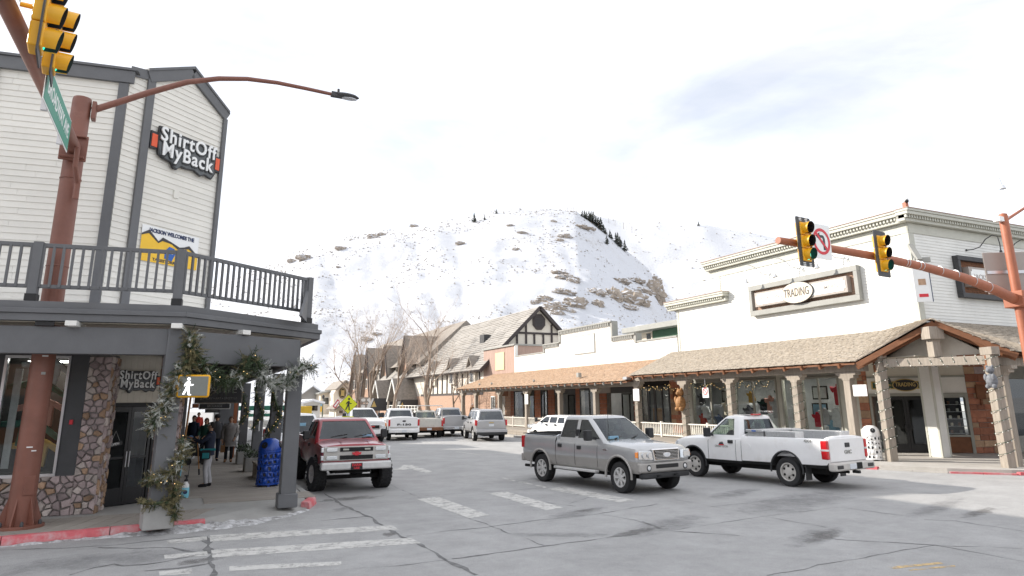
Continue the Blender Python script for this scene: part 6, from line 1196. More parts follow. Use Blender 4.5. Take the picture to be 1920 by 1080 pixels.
for k in range(12):
    y = 66 + k * 1.6; Mx = frame((27.58, y, 0), (0, -1, 0), (0, 0, 1)); tb((0, 3.2), (0, 5.4), .16, TU, Mx)
Mx = frame((27.57, 75, 0), (0, -1, 0), (0, 0, 1)); tb((-10, 3.2), (10, 3.2), .25, TU, Mx)
bx('brick_base', 'brick', TU, 27.5, 27.6, 66, 90, .2, 3.1, angle=0)
# brick gabled hotel further on
HT = thing('brick_hotel', 'brick hotel with steep dark gables behind bare trees', 'building', (29, 100, 0))
bx('wall', 'brick', HT, 28.2, 40, 86, 128, 0, 5.0, angle=0); bx('upper_wall', 'tudor_wall', HT, 28.3, 40, 86, 128, 5.0, 7.6, angle=0)
MB().add([(27.4, 86, 7.2), (27.4, 129, 7.2), (34, 129, 13), (34, 86, 13), (40.6, 86, 7.2), (40.6, 129, 7.2)], [(0, 1, 2, 3), (3, 2, 5, 4), (0, 3, 4), (1, 5, 2)]).build('roof', 'shingle_dark', HT, angle=0)
for y, hw_, pk, ev, mt2 in ((91, 3.3, 11.2, 3.4, 'brick'), (101, 3.1, 10.6, 3.6, 'brick'), (112, 3.0, 11.0, 3.4, 'brick'), (121, 3.0, 10.5, 3.4, 'brick')):
    Mx = frame((27.4, y, 0), (0, -1, 0), (0, 0, 1)); MB().prism([(-hw_ + .3, 0), (hw_ - .3, 0), (hw_ - .3, ev), (0, pk - .5), (-hw_ + .3, ev)], Mx, -5, 0).build('gable_wall', mt2, HT, angle=0)
    for s_ in (-1, 1):
        MB().prism([(s_ * hw_, ev - .5), (0, pk), (0, pk - .35), (s_ * (hw_ - .12), ev - .7)][::s_], Mx, -6, .5).build('gable_roof', 'shingle_dark', HT, angle=0); tb((s_ * hw_, ev - .6), (0, pk - .2), .3, HT, Mx @ T((0, 0, .42)), .12)
    for xx, zz in ((-.9, 4.6), (.9, 4.6), (-.9, 1.5), (.9, 1.5)):
        f = MB().box(xx - .45, xx + .45, zz - .1, zz + 1.5, .01, .07, Mx).build('window', 'white_paint', HT); MB().box(xx - .36, xx + .36, zz, zz + 1.4, .07, .08, Mx).build('pane', 'glass_dark', f); MB().box(xx - .02, xx + .02, zz, zz + 1.4, .08, .09, Mx).build('glazing_bar', 'white_paint', f)
for y in (95.5, 106.5): dormer(y, 7.2, 1.0, HT, 27.9)
for y, l in ((88.5, 'low dark shingled entrance roof on the brick hotel, nearer one'), (97, 'low dark shingled entrance roof on the brick hotel, farther one')):
    o = thing('entrance_canopy', l, 'canopy', (25.5, y, 0)); Mx = frame((24.8, y, 0), (0, -1, 0), (0, 0, 1)); MB().prism([(-2.2, 2.6), (0, 5.4), (0, 5.15), (-2.0, 2.5)], Mx, -3, 0).prism([(2.2, 2.6), (2.0, 2.5), (0, 5.15), (0, 5.4)], Mx, -3, 0).build('roof', 'shingle_dark', o, angle=0)
    for s_ in (-1, 1): MB().bar(Mx @ V((s_ * 2.2, 2.5, .05)), Mx @ V((0, 5.3, .05)), .1, .2).build('barge_board', 'white_paint', o); MB().box(s_ * 1.9 - .1, s_ * 1.9 + .1, 0, 2.6, -.2, 0, Mx).build('post', 'wood_gray', o)
def awning(label, px, Y, W_, mt='charcoal'):
    c = aY(px[0], px[1], Y); o = thing('awning', label, 'awning', (c.x, Y, 0)); M = frame((c.x, Y, 0), (1, 0, 0), (0, 0, 1)); z = c.z
    MB().prism([(-W_ / 2, z - .9), (-W_ / 2 + .55, z + .5), (W_ / 2, z + .5), (W_ / 2, z - .9), (W_ / 2, z - 1.1), (-W_ / 2, z - 1.1)], M, -2, 0).build('canvas', mt, o, angle=0); MB().prism([(-W_ / 2 + .2, z - .6), (-W_ / 2 + .55, z + .2), (-W_ / 2 + .9, z - .6)], M, .01, .03).build('logo', 'gold', o)
    for x in (-W_ / 2 + .1, W_ / 2 - .1): MB().tube([M @ V((x, 0, -.1)), M @ V((x, z - 1.0, -.1))], .06, 8).build('pole', 'charcoal', o)
awning('black tent awning left of the brick hotel', (716, 754), 92, 3.2); awning('black tent awning in front of the brick hotel entrance', (768, 757), 86, 3.0)
o = thing('patio_fence', 'white slatted patio fence in front of the brick hotel', 'fence', (25, 84, 0))
for k in range(12): bx('post', 'white_paint', o, 24.9, 25.0, 78 + k * 1.2, 78.1 + k * 1.2, .1, 2.0)
for z in (1.1, 1.6, 1.95): bx('rail', 'white_paint', o, 24.92, 24.98, 78, 91.3, z, z + .07)
# ---------------------------------------------------------------- bare trees
def bare_tree(label, base, h, lean, seed, spread=.55, r0=.28, levels=5, group='bare street trees'):
    r = random.Random(seed); m = MB(); tw = MB(); base = V(base)
    def grow(p, d, l, rr, lev):
        n = 3 if lev < 3 else 2; pts = [p]; q = p; dd = d
        for i in range(n):
            dd = (dd + V((r.gauss(0, .12), r.gauss(0, .12), r.gauss(.05, .08)))).normalized(); q = q + dd * l / n; pts.append(q)
        tgt = m if lev < 3 else tw; tgt.tube(pts, [rr * (1 - .42 * i / n) for i in range(n + 1)], 7 if lev < 2 else (4 if lev < 3 else 3), cap=False)
        if lev >= levels: return
        k = (3, 4, 4, 3, 3, 3, 2)[lev]
        for i in range(k):
            t = r.uniform(.4, 1) if i else 1; b = pts[0].lerp(pts[-1], t) if t < 1 else q; b = pts[min(n, max(1, round(t * n)))]
            nd = (dd + V((r.gauss(0, spread), r.gauss(0, spread), r.gauss(.12, spread * .6)))).normalized(); grow(b, nd, l * r.uniform(.58, .82), rr * r.uniform(.4, .55), lev + 1)
    grow(base, V(lean).normalized(), h * .36, r0, 0)
    o = tag(m.build('bare_tree', 'bark', None, angle=60, fix=False), label, 'tree', group); o.name = 'bare_tree'
    tw.build('crown', 'branch', o, angle=0, fix=False); return o
def tree_thing(label, *a, **k):
    o = bare_tree(label, *a, **k); return o
tree_thing('leaning bare tree with thick trunk beside the orange porch', (24.6, 72, .1), 14.5, (-.22, .1, 1), 3, .55, .32, 6); tree_thing('bare tree with upright twigs in front of the brick hotel', (23.8, 84, .1), 14, (.05, 0, 1), 8, .55, .22, 6)
tree_thing('tall bare tree left of the brick hotel gables', (23.2, 93, .1), 17, (-.03, 0, 1), 14, .5, .26, 6); tree_thing('slender bare tree farthest left along the street', (22.2, 98, .1), 16, (.08, 0, 1), 21, .5, .22, 6)
tree_thing('small bare sapling in front of the half timbered dormers', (25.2, 66.5, .4), 7.5, (0, 0, 1), 33, .5, .12, 4); tree_thing('bare tree at the far end behind the oval sign building', (24, 112, .1), 12, (0, 0, 1), 41, .55, .26)
tree_thing('frosty low bare tree far left behind the red pickup', (16.5, 122, .1), 7.5, (0, 0, 1), 47, .7, .2)
# ---------------------------------------------------------------- far end of the street
o = thing('cream_building', 'cream gabled building with a black oval sign', 'building', aY(650, 760, 140)); a, b = aY(625, 765, 140), aY(722, 765, 140)
pts = [(625, 770), (722, 770), (722, 733), (668, 728), (647, 716), (632, 728), (625, 738)]; M = frame((0, 140, 0), (1, 0, 0), (0, 0, 1))
MB().prism([(lambda q: (q.x, q.z))(aY(x, y, 140)) for x, y in pts], M, -12, 0).build('wall', 'stucco', o, angle=0)
for p, q in (((629, 731), (647, 714)), ((647, 714), (670, 729))): MB().bar(aY(*p, 140) + V((0, 5, 0)), aY(*q, 140) + V((0, 5, 0)), 12, .35).build('roof', 'shingle_dark', o, angle=0)
c = aY(642, 737, 140); Mo = frame(c - V((0, .05, 0)), (1, 0, 0), (0, 0, 1)); k = aY(649, 737, 140).x - c.x
MB().prism([(k * math.cos(t * .2618), k * 1.45 * math.sin(t * .2618)) for t in range(24)], Mo, .05, .2).build('oval_sign', 'sign_black', o); MB().prism([(k * .86 * math.cos(t * .2618), k * 1.25 * math.sin(t * .2618)) for t in range(24)], Mo, .2, .23).build('gold_ring', 'gold', o); MB().prism([(k * .78 * math.cos(t * .2618), k * 1.13 * math.sin(t * .2618)) for t in range(24)], Mo, .23, .25).build('oval_face', 'sign_black', o)
for t, dy in (('OLD', .5), ('POST', 0), ('CAFE', -.5)): MB().box(-k * .45, k * .45, dy * k - .16, dy * k + .16, .25, .28, Mo).build('gold_bar', 'gold', o)
def house(label, px0, px1, ytop, yeave, ybase, Y, wall, roof, d=10, snow=False):
    a, b, c, e = aY(px0, ybase, Y), aY(px1, ybase, Y), aY((px0 + px1) / 2, ytop, Y), aY(px0, yeave, Y); o = thing('house', label, 'building', ((a.x + b.x) / 2, Y, 0)); M = frame((0, Y, 0), (1, 0, 0), (0, 0, 1)); xm = (a.x + b.x) / 2
    MB().prism([(a.x, -.1), (b.x, -.1), (b.x, e.z), (xm, c.z), (a.x, e.z)], M, -d, 0).build('wall', wall, o, angle=0)
    for s_, xx in ((-1, a.x), (1, b.x)): MB().bar(V((xx + s_ * .5, Y + d / 2 - .5, e.z - .2)), V((xm, Y + d / 2 - .5, c.z + .15)), d + 1, .3).build('roof', roof, o, angle=0)
    f = MB().box(xm - 1, xm + 1, e.z * .45, e.z * .8, 0.01, .1, M).build('window', 'white_paint', o); MB().box(xm - .85, xm + .85, e.z * .48, e.z * .77, .1, .12, M).build('pane', 'glass_dark', f); return o
house('grey gabled house with snowy roof far left', 560, 607, 724, 742, 765, 150, 'house_gray', 'snow'); house('pale flat shop beside the grey house', 600, 628, 735, 736, 766, 145, 'stucco', 'trim_gray', 8); house('small half timbered hut under the oval sign building', 630, 660, 755, 766, 776, 118, 'tudor_wall', 'shingle_dark', 6); house('low white shop behind the red pickup roof', 568, 600, 752, 753, 772, 110, 'white_paint', 'snow', 8)
# crossing sign, route signs, lamp post, flags
def pole_at(px, py, Y): return aY(px, py, Y)
sheet('kerb_extension', [(3.3, 36.2), (7.6, 36.6), (8.1, 38.2), (7.6, 39.8), (3.3, 40.6)], .14, 'concrete', lw, thick=.16)
Y = 37.6; c = aY(653, 758, Y); o = thing('crossing_sign', 'yellow diamond pedestrian crossing sign behind the red pickup', 'sign', (c.x, Y, 0)); M = frame(c, (1, 0, 0), (0, 0, 1)); q = .36
M45 = M @ Matrix.Rotation(math.pi / 4, 4, 'Z'); MB().box(-q, q, -q, q, -.02, 0, M45).build('panel', 'sign_black', o, bevel=.03); MB().box(-q + .02, q - .02, -q + .02, q - .02, 0.001, .01, M45).build('face', 'sign_lime', o)
m = MB()
for f in fig: m.prism([(a_ * 1.6, b_ * 1.6) for a_, b_ in f], M @ T((0, -.02, 0)), .011, .02)
m.prism([(.03 + .06 * math.cos(a_ * .628), .27 + .06 * math.sin(a_ * .628)) for a_ in range(10)], M, .011, .021); m.build('walking_figure', 'sign_black', o); MB().tube([(c.x, Y + .05, 0), (c.x, Y + .05, c.z + .6)], .04, 8).build('post', 'alu', o); MB().prism([(-.3, -.68), (.05, -.8), (.05, -.74), (.3, -.68), (.3, -.62), (-.3, -.62)], M, -.01, .01).build('arrow_plate', 'sign_lime', o)
Y = 99
for i, (px, py, l) in enumerate(((681, 756, 'left'), (692, 756, 'right'))):
    c = aY(px, py, Y); o = thing('route_sign', 'small grey route marker sign, %s of the pair' % l, 'sign', (c.x, Y, 0)); M = frame(c, (1, 0, 0), (0, 0, 1)); w_ = .42
    for dz in (.43, -.43): MB().box(-w_, w_, dz - .38, dz + .38, -.02, 0, M).build('plate', 'sign_taupe', o); MB().prism([(w_ * .75 * math.cos(t * .5236), .22 * math.sin(t * .5236) + dz) for t in range(12)], M, .001, .02).build('shield', 'sign_white', o)
    MB().tube([(c.x, Y + .04, 0), (c.x, Y + .04, c.z + .6)], .035, 6).build('post', 'alu', o)
Y = 121; c = aY(606, 748, Y); o = thing('lamp_post', 'old style dark green lamp post with banner far left', 'lamp post', (c.x, Y, 0)); MB().tube([(c.x, Y, 0), (c.x, Y, c.z)], [.1, .06], 8).build('post', 'deep_green', o); MB().lathe([(.08, 0), (.2, .15), (.22, .5), (.05, .7)], T(c), 10).build('lantern', 'gray_dark', o); bx('banner', 'banner_yellow', o, c.x - .85, c.x - .12, Y - .02, Y + .02, c.z - 2.1, c.z - 1.2); bx('banner', 'skyblue', o, c.x - .85, c.x - .12, Y - .02, Y + .02, c.z - 1.19, c.z - .7)
Y = 95; c = aY(622, 762, Y); o = thing('flag', 'small slanted flag below the oval sign building', 'flag', c); MB().bar(c, c + V((.9, 0, 1.2)), .05, .05).build('staff', 'alu', o); MB().prism([(.1, 0), (.75, .95), (1.05, .55), (.5, -.3)], frame(c, (1, 0, 0), (0, 0, 1)), 0, .02).build('cloth', 'flag_red', o); MB().prism([(.3, .05), (.78, .7), (.92, .6), (.45, -.1)], frame(c, (1, 0, 0), (0, 0, 1)), -.01, .025).build('stripe', 'sign_white', o)
# ================================================================ right signal pole
PR = V((23.35, 12.5, 0)); RP_ = thing('signal_pole', 'orange brown signal pole at the right edge with a long mast arm', 'pole', (23.35, 12.5, .13))
MB().lathe([(.15, .13), (.145, 3), (.13, 8.05), (.12, 8.12), (.04, 8.15)], T(PR), 24).build('shaft', 'orange_pole', RP_); MB().lathe([(.36, .13), (.36, .19), (.22, .2)], T(PR), 24).build('base_plate', 'orange_pole', RP_)
MB().tube([(23.2, 12.5, 5.36), (22.2, 12.5, 5.62), (20.8, 12.5, 5.88), (19, 12.5, 6.08), (17, 12.5, 6.22), (15, 12.5, 6.3), (13.42, 12.5, 6.34)], [.16, .15, .135, .12, .11, .1, .092], 18).build('mast_arm', 'orange_pole', RP_)
bx('arm_box', 'orange_pole', RP_, 23.08, 23.62, 12.2, 12.8, 5.12, 5.62, bevel=.03); bx('lower_clamp', 'orange_pole', RP_, 23.4, 23.72, 12.3, 12.7, 4.4, 4.9, bevel=.03)
bm_ = [(21.9, 5.68), (21.2, 5.82), (20.4, 5.95), (19.7, 6.02), (18.9, 6.1), (18.75, 6.11), (18.3, 6.14), (18.2, 6.15)]
for x, z in bm_: MB().lathe([(.125 + (x - 18) * .008, -.012), (.13 + (x - 18) * .008, 0), (.125 + (x - 18) * .008, .012)], T((x, 12.5, z)) @ Matrix.Rotation(math.pi / 2, 4, 'Y'), 18).build('band', 'alu', RP_)
MB().tube([(23.5, 12.5, 7.95), (24.6, 12.4, 8.5), (26.5, 12.3, 9.1)], [.05, .045, .04], 8).build('lamp_arm', 'orange_pole', RP_); bx('sensor_box', 'sign_white', RP_, 22.95, 23.2, 12.4, 12.6, 7.85, 8.0)
MB().tube([(23.55, 12.45, 8.0), (23.52, 12.45, 9.0)], .015, 6).lathe([(.1, 0), (.05, .12), (.02, .14)], T((23.52, 12.45, 8.98)), 10).tube([(23.52, 12.45, 9.1), (23.44, 12.45, 9.35), (23.48, 12.45, 9.45)], .01, 6).build('antenna', 'alu', RP_)
s3, M3 = signal('traffic_light', 'yellow signal head at the tip of the right mast arm', (14.15, 12.3, 6.33), (.12, -1, 0), True, 1.0); s4, M4 = signal('traffic_light', 'yellow signal head nearer the pole on the right mast arm', (17.0, 12.28, 6.25), (.12, -1, 0), True, .98)
bp_marks(s3, M3)
o = thing('no_turn_sign', 'white no left turn sign with red ring on the right mast arm', 'sign', (14.75, 12.35, 6.0)); M = frame((14.78, 12.33, 6.4), (1, .1, 0), (0, 0, 1)); MB().box(-.39, .39, -.47, .47, -.02, 0, M).build('panel', 'sign_white', o, bevel=.03)
MB().lathe([(.35, 0), (.35, .008), (.275, .008), (.275, 0)], M @ T((0, 0, .001)), 36, cap=False).build('red_ring', 'sign_red', o); MB().box(-.3, .3, -.035, .035, .001, .011, M @ Matrix.Rotation(-.8, 4, 'Z')).build('red_slash', 'sign_red', o)
MB().prism([(.06, -.22), (.14, -.22), (.14, .1), (.09, .17), (-.06, .17), (-.06, .24), (-.22, .13), (-.06, .03), (-.06, .1), (.04, .1), (.06, .07)], M, .001, .006).build('turn_arrow', 'sign_black', o); MB().tube([M @ V((0, 0, -.02)), M @ V((0, 0, -.15))], .03, 6).build('bracket', 'alu', o)
o = thing('street_sign', 'white back of a large sign on the right signal pole', 'sign', (23.4, 12.8, 6)); M = frame((23.55, 12.8, 6.35), (.85, -.5, 0), (0, 0, 1)); MB().box(-.65, .75, -.75, .6, -.02, .02, M).build('panel', 'sign_taupe', o, bevel=.02); MB().box(-.6, .7, -.1, .0, .02, .05, M).build('brace', 'alu', o)
o = thing('pedestrian_signal', 'yellow pedestrian signal cut by the right frame edge', 'pedestrian signal', (24.2, 12.3, 2.6)); M = frame((24.55, 12.55, 2.85), (1, -.3, 0), (0, 0, 1)); MB().box(-.28, .28, -.22, .22, -.15, .02, M).build('housing', 'signal_yellow', o, bevel=.04); MB().box(-.23, .23, -.17, .17, .02, .03, M).build('face', 'walk_face', o)
for nm in [ob for ob in bpy.data.objects if ob.name.startswith('bare_tree')]: pass
# ================================================================ vehicles (local axes: x forward, y left, z up)
def loft(stations, crown, two, mats):
    """stations: (x, z_top, half_width, z_bottom)"""
    m = MB(); rings = []
    for x, zt, hw, zb in stations:
        zt2 = min(two, zt - .2); zt2 = max(zt2, zb + .12)
        half = [(0, zt + crown), (hw * .5, zt + crown * .8), (hw * .82, zt + crown * .12), (hw - .05, zt - .045), (hw - .012, zt - .14), (hw, zt - .3 if zt - .3 > zt2 + .06 else zt2 + .06), (hw + .006, zt2), (hw, zt2 - .02), (hw - .012, zb + .13 if zb + .13 < zt2 - .03 else zb + .06), (hw - .06, zb + .02), (hw - .14, zb), (0, zb)]
        rings.append([(x, y, z) for y, z in half] + [(x, -y, z) for y, z in half[-2:0:-1]])
    n = len(rings[0]); vs = [v for r in rings for v in r]; fs = []; mi = []
    for i in range(len(rings) - 1):
        for k in range(n):
            fs.append((i * n + k, i * n + (k + 1) % n, (i + 1) * n + (k + 1) % n, (i + 1) * n + k)); kk = k if k < 11 else n - 1 - k; mi.append(1 if kk >= 7 else 0)
    fs += [tuple(range(n - 1, -1, -1)), tuple(range((len(rings) - 1) * n, len(rings) * n))]; mi += [0, 0]
    m.v = vs; m.f = fs; m.m = mi; return m.mesh('body', mats, 0)
def rrect(x0, x1, hw, r, z, n=7):
    pts = []
    for cx, cy, a0 in ((x1 - r, hw - r, 0), (x0 + r, hw - r, 90), (x0 + r, -hw + r, 180), (x1 - r, -hw + r, 270)):
        for k in range(n): a = rad(a0 + 90 * k / (n - 1)); pts.append((cx + r * math.cos(a), cy + r * math.sin(a), z))
    return pts
def cabsolid(c, inset=0.):
    zb, zr = c['belt'], c['roof']; lv = []
    def at(t, ins, z, rr):
        x1 = c['wb'] + (c['rf'] - c['wb']) * t; x0 = c['bb'] + (c['rb'] - c['bb']) * t; hw = c['hwb'] + (c['hwr'] - c['hwb']) * t; return rrect(x0 + ins, x1 - ins, hw - ins, rr, z)
    H = zr - zb; i = inset
    lv.append(at(-.15, i, zb - .12 + (.0 if not i else .0), .14)); lv.append(at(0, i, zb, .14)); lv.append(at(.35, i, zb + H * .35, .14)); lv.append(at(.7, i, zb + H * .7, .14)); lv.append(at(.9, i, zb + H * .88, .15)); lv.append(at(.97, i + .015, zb + H * .95, .16)); lv.append(at(1, i + .06, zr - .018 - i, .18)); lv.append(at(1, i + .2, zr - i, .22)); lv.append(at(1, i + .45, zr + .012 - i, .25))
    n = len(lv[0]); m = MB(); m.add([v for r in lv for v in r], [(a * n + k, a * n + (k + 1) % n, (a + 1) * n + (k + 1) % n, (a + 1) * n + k) for a in range(len(lv) - 1) for k in range(n)] + [tuple(range(n - 1, -1, -1)), tuple(range((len(lv) - 1) * n, len(lv) * n))]); return m
YM = Matrix(((1, 0, 0, 0), (0, 0, 1, 0), (0, 1, 0, 0), (0, 0, 0, 1)))     # prism (x,z) extruded along y
XM = Matrix(((0, 0, 1, 0), (1, 0, 0, 0), (0, 1, 0, 0), (0, 0, 0, 1)))     # prism (y,z) extruded along x
def wheelmesh(R_, w_, rr, style, chunky=False, spokes=6, rimmt='rim_alloy'):
    m = MB(); RX90 = Matrix.Rotation(-math.pi / 2, 4, 'X'); h = w_ / 2
    m.lathe([(rr * .96, -h * .8), (rr + .015, -h * .92), (rr + (R_ - rr) * .5, -h), (R_ * .95, -h * .95), (R_ - .012, -h * .78), (R_ - .008, 0), (R_ - .012, h * .78), (R_ * .95, h * .95), (rr + (R_ - rr) * .5, h), (rr + .015, h * .92), (rr * .96, h * .8)], RX90, 40, cap=False)
    n = 26 if chunky else 40; rows = (-.66, -.22, .22, .66) if chunky else (-.62, -.2, .2, .62)
    for i in range(n):
        for q, yy in enumerate(rows):
            a = 2 * math.pi * (i + (.5 if q % 2 else 0)) / n; M = Matrix.Rotation(a, 4, 'Y') @ T((R_ - .012, yy * h, 0)) @ Matrix.Rotation((.35 if q % 2 else -.35), 4, 'X'); l = R_ * 2 * math.pi / n * (.36 if chunky else .4); m.box(-.012, .02 if chunky else .009, -h * (.2 if chunky else .17), h * (.2 if chunky else .17), -l, l, M)
        if chunky:
            for s_ in (-1, 1): a = 2 * math.pi * (i + .25) / n; M = Matrix.Rotation(a, 4, 'Y') @ T((R_ * .955, s_ * h * .93, 0)); m.box(-.045, .03, -.012, .012, -.028, .028, M)
    ty = m.mesh('wheel', 'tyre', 40)
    k = MB(); k.lathe([(rr * .55, h * .1), (rr * .9, h * .12), (rr * .97, h * .78), (rr + .008, h * .84), (rr + .01, h * .9), (rr * .93, h * .86), (rr * .88, h * .3), (rr * .6, h * .22)], RX90, 36, 0, cap=False)
    if style == 'spoke':
        for i in range(spokes):
            M = Matrix.Rotation(2 * math.pi * i / spokes, 4, 'Y'); vs = [M @ V(p) for p in ((rr * .1, h * .72, -rr * .13), (rr * .1, h * .72, rr * .13), (rr * .93, h * .82, rr * .17), (rr * .93, h * .82, -rr * .17), (rr * .1, h * .4, -rr * .13), (rr * .1, h * .4, rr * .13), (rr * .93, h * .5, rr * .17), (rr * .93, h * .5, -rr * .17))]; k.add(vs, [(0, 1, 2, 3), (7, 6, 5, 4), (0, 4, 5, 1), (1, 5, 6, 2), (2, 6, 7, 3), (3, 7, 4, 0)])
        k.lathe([(rr * .3, h * .4), (rr * .28, h * .76), (rr * .15, h * .84), (.005, h * .86)], RX90, 20)
    else:
        k.lathe([(rr * .9, h * .3), (rr * .82, h * .55), (rr * .5, h * .6), (rr * .42, h * .78), (rr * .2, h * .82), (.005, h * .84)], RX90, 30)
        for i in range(spokes):
            M = Matrix.Rotation(2 * math.pi * (i + .5) / spokes, 4, 'Y') @ T((rr * .66, h * .6, 0)) @ RX90; k.lathe([(rr * .14, -.01), (rr * .14, .012), (.004, .013)], M, 12, 1)
    k.lathe([(rr * .9, h * .05), (.005, h * .05)], RX90, 24, 1)
    return ty, k.mesh('rim', [rimmt, 'under'], 35)
def vehicle(name, label, cat, loc, heading, P):
    rz = math.atan2(heading[1], heading[0]); o = thing(name, label, cat, (loc[0], loc[1], 0), rz, local=True); c = P['cab']; col = P['col']; mats = [col, P.get('low', col)]
    body = loft(P['st'], P.get('crown', .03), P.get('two', .7), mats); wb2 = P['wb'] / 2; hw = P['hw']; R_ = P['R']; cuts = []
    for x in (wb2, -wb2):
        for s_ in (-1, 1): cm_ = MB().lathe([(R_ + P.get('arch', .075), -.32), (R_ + P.get('arch', .075), .4)], T((x, s_ * (hw - .02), R_ + P.get('archz', .02))) @ Matrix.Rotation(-s_ * math.pi / 2, 4, 'X'), 32); cuts.append(cm_.mesh('c', 'under', 0))
    if 'bed' in P:
        x0, x1, zf = P['bed']; cuts.append(MB().box(x0, x1, -hw + .09, hw - .09, zf, 3).mesh('c', P.get('bedmt', col), 0))
    for x, z0, z1 in P.get('seams', []):
        for s_ in (-1, 1): cuts.append(MB().box(x - .008, x + .008, s_ * hw - .03, s_ * hw + .06, z0, z1).mesh('c', 'under', 0))
    b = boolean(body, cuts); smooth(b, 32); link('body', b, o)
    # greenhouse
    outer = cabsolid(c).mesh('cab', col, 0); inner = cabsolid(c, .05).mesh('c', 'seat', 0); zb, zr = c['belt'], c['roof']; pr = []
    for poly in P['side']: pr.append(('side_window', poly, 's'))
    wf = lambda z: c['hwb'] + (c['hwr'] - c['hwb']) * (z - zb) / (zr - zb) - .1
    z0, z1 = zb + .015, zr - .085; pr.append(('windshield', [(-wf(z0), z0), (wf(z0), z0), (wf(z1) - .02, z1), (-wf(z1) + .02, z1)], 'f'))
    if P.get('rear', True): z0r, z1r = zb + P.get('rz0', .05), zr - .13; pr.append(('rear_window', [(-wf(z0r) + .03, z0r), (wf(z0r) - .03, z0r), (wf(z1r) - .03, z1r), (-wf(z1r) + .03, z1r)], 'b'))
    xm = (c['rf'] + c['rb']) / 2; cc = [inner]
    def pm(poly, k, s_=0, mt='plastic'):
        if k == 's': return MB().prism(poly, YM, -1.6 if s_ <= 0 else .02, 1.6 if s_ >= 0 else -.02).mesh('c', mt, 0)
        return MB().prism(poly, XM, (c['rf'] + .02 - .12) if k == 'f' else c['bb'] - 1, c['wb'] + 1 if k == 'f' else c['rb'] + .35).mesh('c', mt, 0)
    for nm, poly, k in pr: cc.append(pm(poly, k))
    cab = boolean(outer, cc); smooth(cab, 35); link('cab', cab, o)
    for nm, poly, k in pr:
        gm = P.get('glass_f', 'glass_car') if k == 'f' else P.get('glass_s', 'glass_tint') if k == 's' else P.get('glass_b', 'glass_tint')
        for s_ in ((-1, 1) if k == 's' else (0,)):
            sh = cabsolid(c, .012).mesh('c', gm, 0); r1 = boolean(sh, [cabsolid(c, .022).mesh('c', gm, 0)]); r2 = boolean(r1, [pm(poly, k, s_, gm)], 'INTERSECT')
            if len(r2.polygons): r2.materials.clear(); r2.materials.append(MT[gm]); smooth(r2, 30); link(nm, r2, o)
    # interior
    for s_ in (-1, 1):
        for k, xs in enumerate(P.get('seats', ())): MB().box(xs - .1, xs + .08, s_ * .42 - .25, s_ * .42 + .25, zb - .35, zb + .22).box(xs - .06, xs + .04, s_ * .42 - .12, s_ * .42 + .12, zb + .24, zb + .4).build('seat', P.get('seatmt', 'seat'), o, bevel=.04)
    MB().box(c['wb'] - .45, c['wb'] - .12, -hw + .2, hw - .2, zb - .3, zb + .0).build('dashboard', 'plastic', o, bevel=.03); MB().lathe([(.17, -.014), (.19, 0), (.17, .014), (.15, 0), (.17, -.014)], T((c['wb'] - .62, .42, zb + .02)) @ Matrix.Rotation(1.1, 4, 'Y'), 20).build('steering_wheel', 'black', o)
    # wheels
    ty, rm = wheelmesh(R_, P.get('tw', .27), P.get('rr', R_ * .62), P.get('rim', 'spoke'), P.get('chunky', False), P.get('spokes', 6), P.get('rimmt', 'rim_alloy')); yo = P.get('wy', hw - .15)
    for x in (wb2, -wb2):
        for s_ in (-1, 1):
            st = P.get('steer', 0) if x > 0 else 0; wv = link('wheel', ty, o, T((x, s_ * yo, R_)) @ RZ(st + (0 if s_ > 0 else math.pi))); link('rim', rm, wv)
    # chassis
    MB().box(-wb2 - .9, wb2 + .5, -.5, .5, P['st'][len(P['st']) // 2][3] - .14, P['st'][len(P['st']) // 2][3] + .05).bar((wb2, -yo + .1, R_), (wb2, yo - .1, R_), .1, .1).bar((-wb2, -yo + .1, R_), (-wb2, yo - .1, R_), .12, .12).build('chassis', 'under', o, angle=0)
    # mirrors, handles
    mx, mz, ms = P.get('mirror', (c['wb'] - .25, zb + .08, 1.))
    for s_ in (-1, 1):
        mi_ = MB().box(mx - .07 * ms, mx + .06 * ms, s_ * (hw + .1) - (.0 if s_ > 0 else .16 * ms), s_ * (hw + .1) + (.16 * ms if s_ > 0 else 0), mz - .02, mz + .2 * ms).build('mirror', P.get('mirrormt', 'plastic'), o, bevel=.035, seg=3); MB().bar((mx, s_ * (hw - .06), mz + .03), (mx, s_ * (hw + .14), mz + .06), .07, .07).build('mirror_arm', 'plastic', mi_)
        for hx, hz in P.get('handles', ()): MB().box(hx - .09, hx + .09, s_ * hw - .02, s_ * hw + .03, hz - .05, hz + .05).build('door_handle', P.get('handlemt', 'plastic'), o, bevel=.015)
    if P.get('flare'):
        for x in (wb2, -wb2):
            for s_ in (-1, 1):
                pts = []; ra_ = R_ + P.get('arch', .075)
                for k in range(17): a = rad(-8 + 196 * k / 16); pts.append((x + (ra_ + .02) * math.cos(a), s_ * (hw - .0), R_ + P.get('archz', .02) + (ra_ + .02) * math.sin(a)))
                MB().tube(pts, P.get('flr', .032), 6).build('wheel_flare', P['flare'], o)
    return o
def part(o, name, mt, boxes, bevel=.015, label=None):
    m = MB()
    for b in boxes: m.box(*b)
    return m.build(name, mt, o, bevel=bevel, label=label)
def sym(o, name, mt, b, bevel=.015, parent=None):
    r = []
    for s_ in (1, -1): r.append(MB().box(b[0], b[1], min(s_ * b[2], s_ * b[3]), max(s_ * b[2], s_ * b[3]), b[4], b[5]).build(name, mt, o, bevel=bevel))
    return r
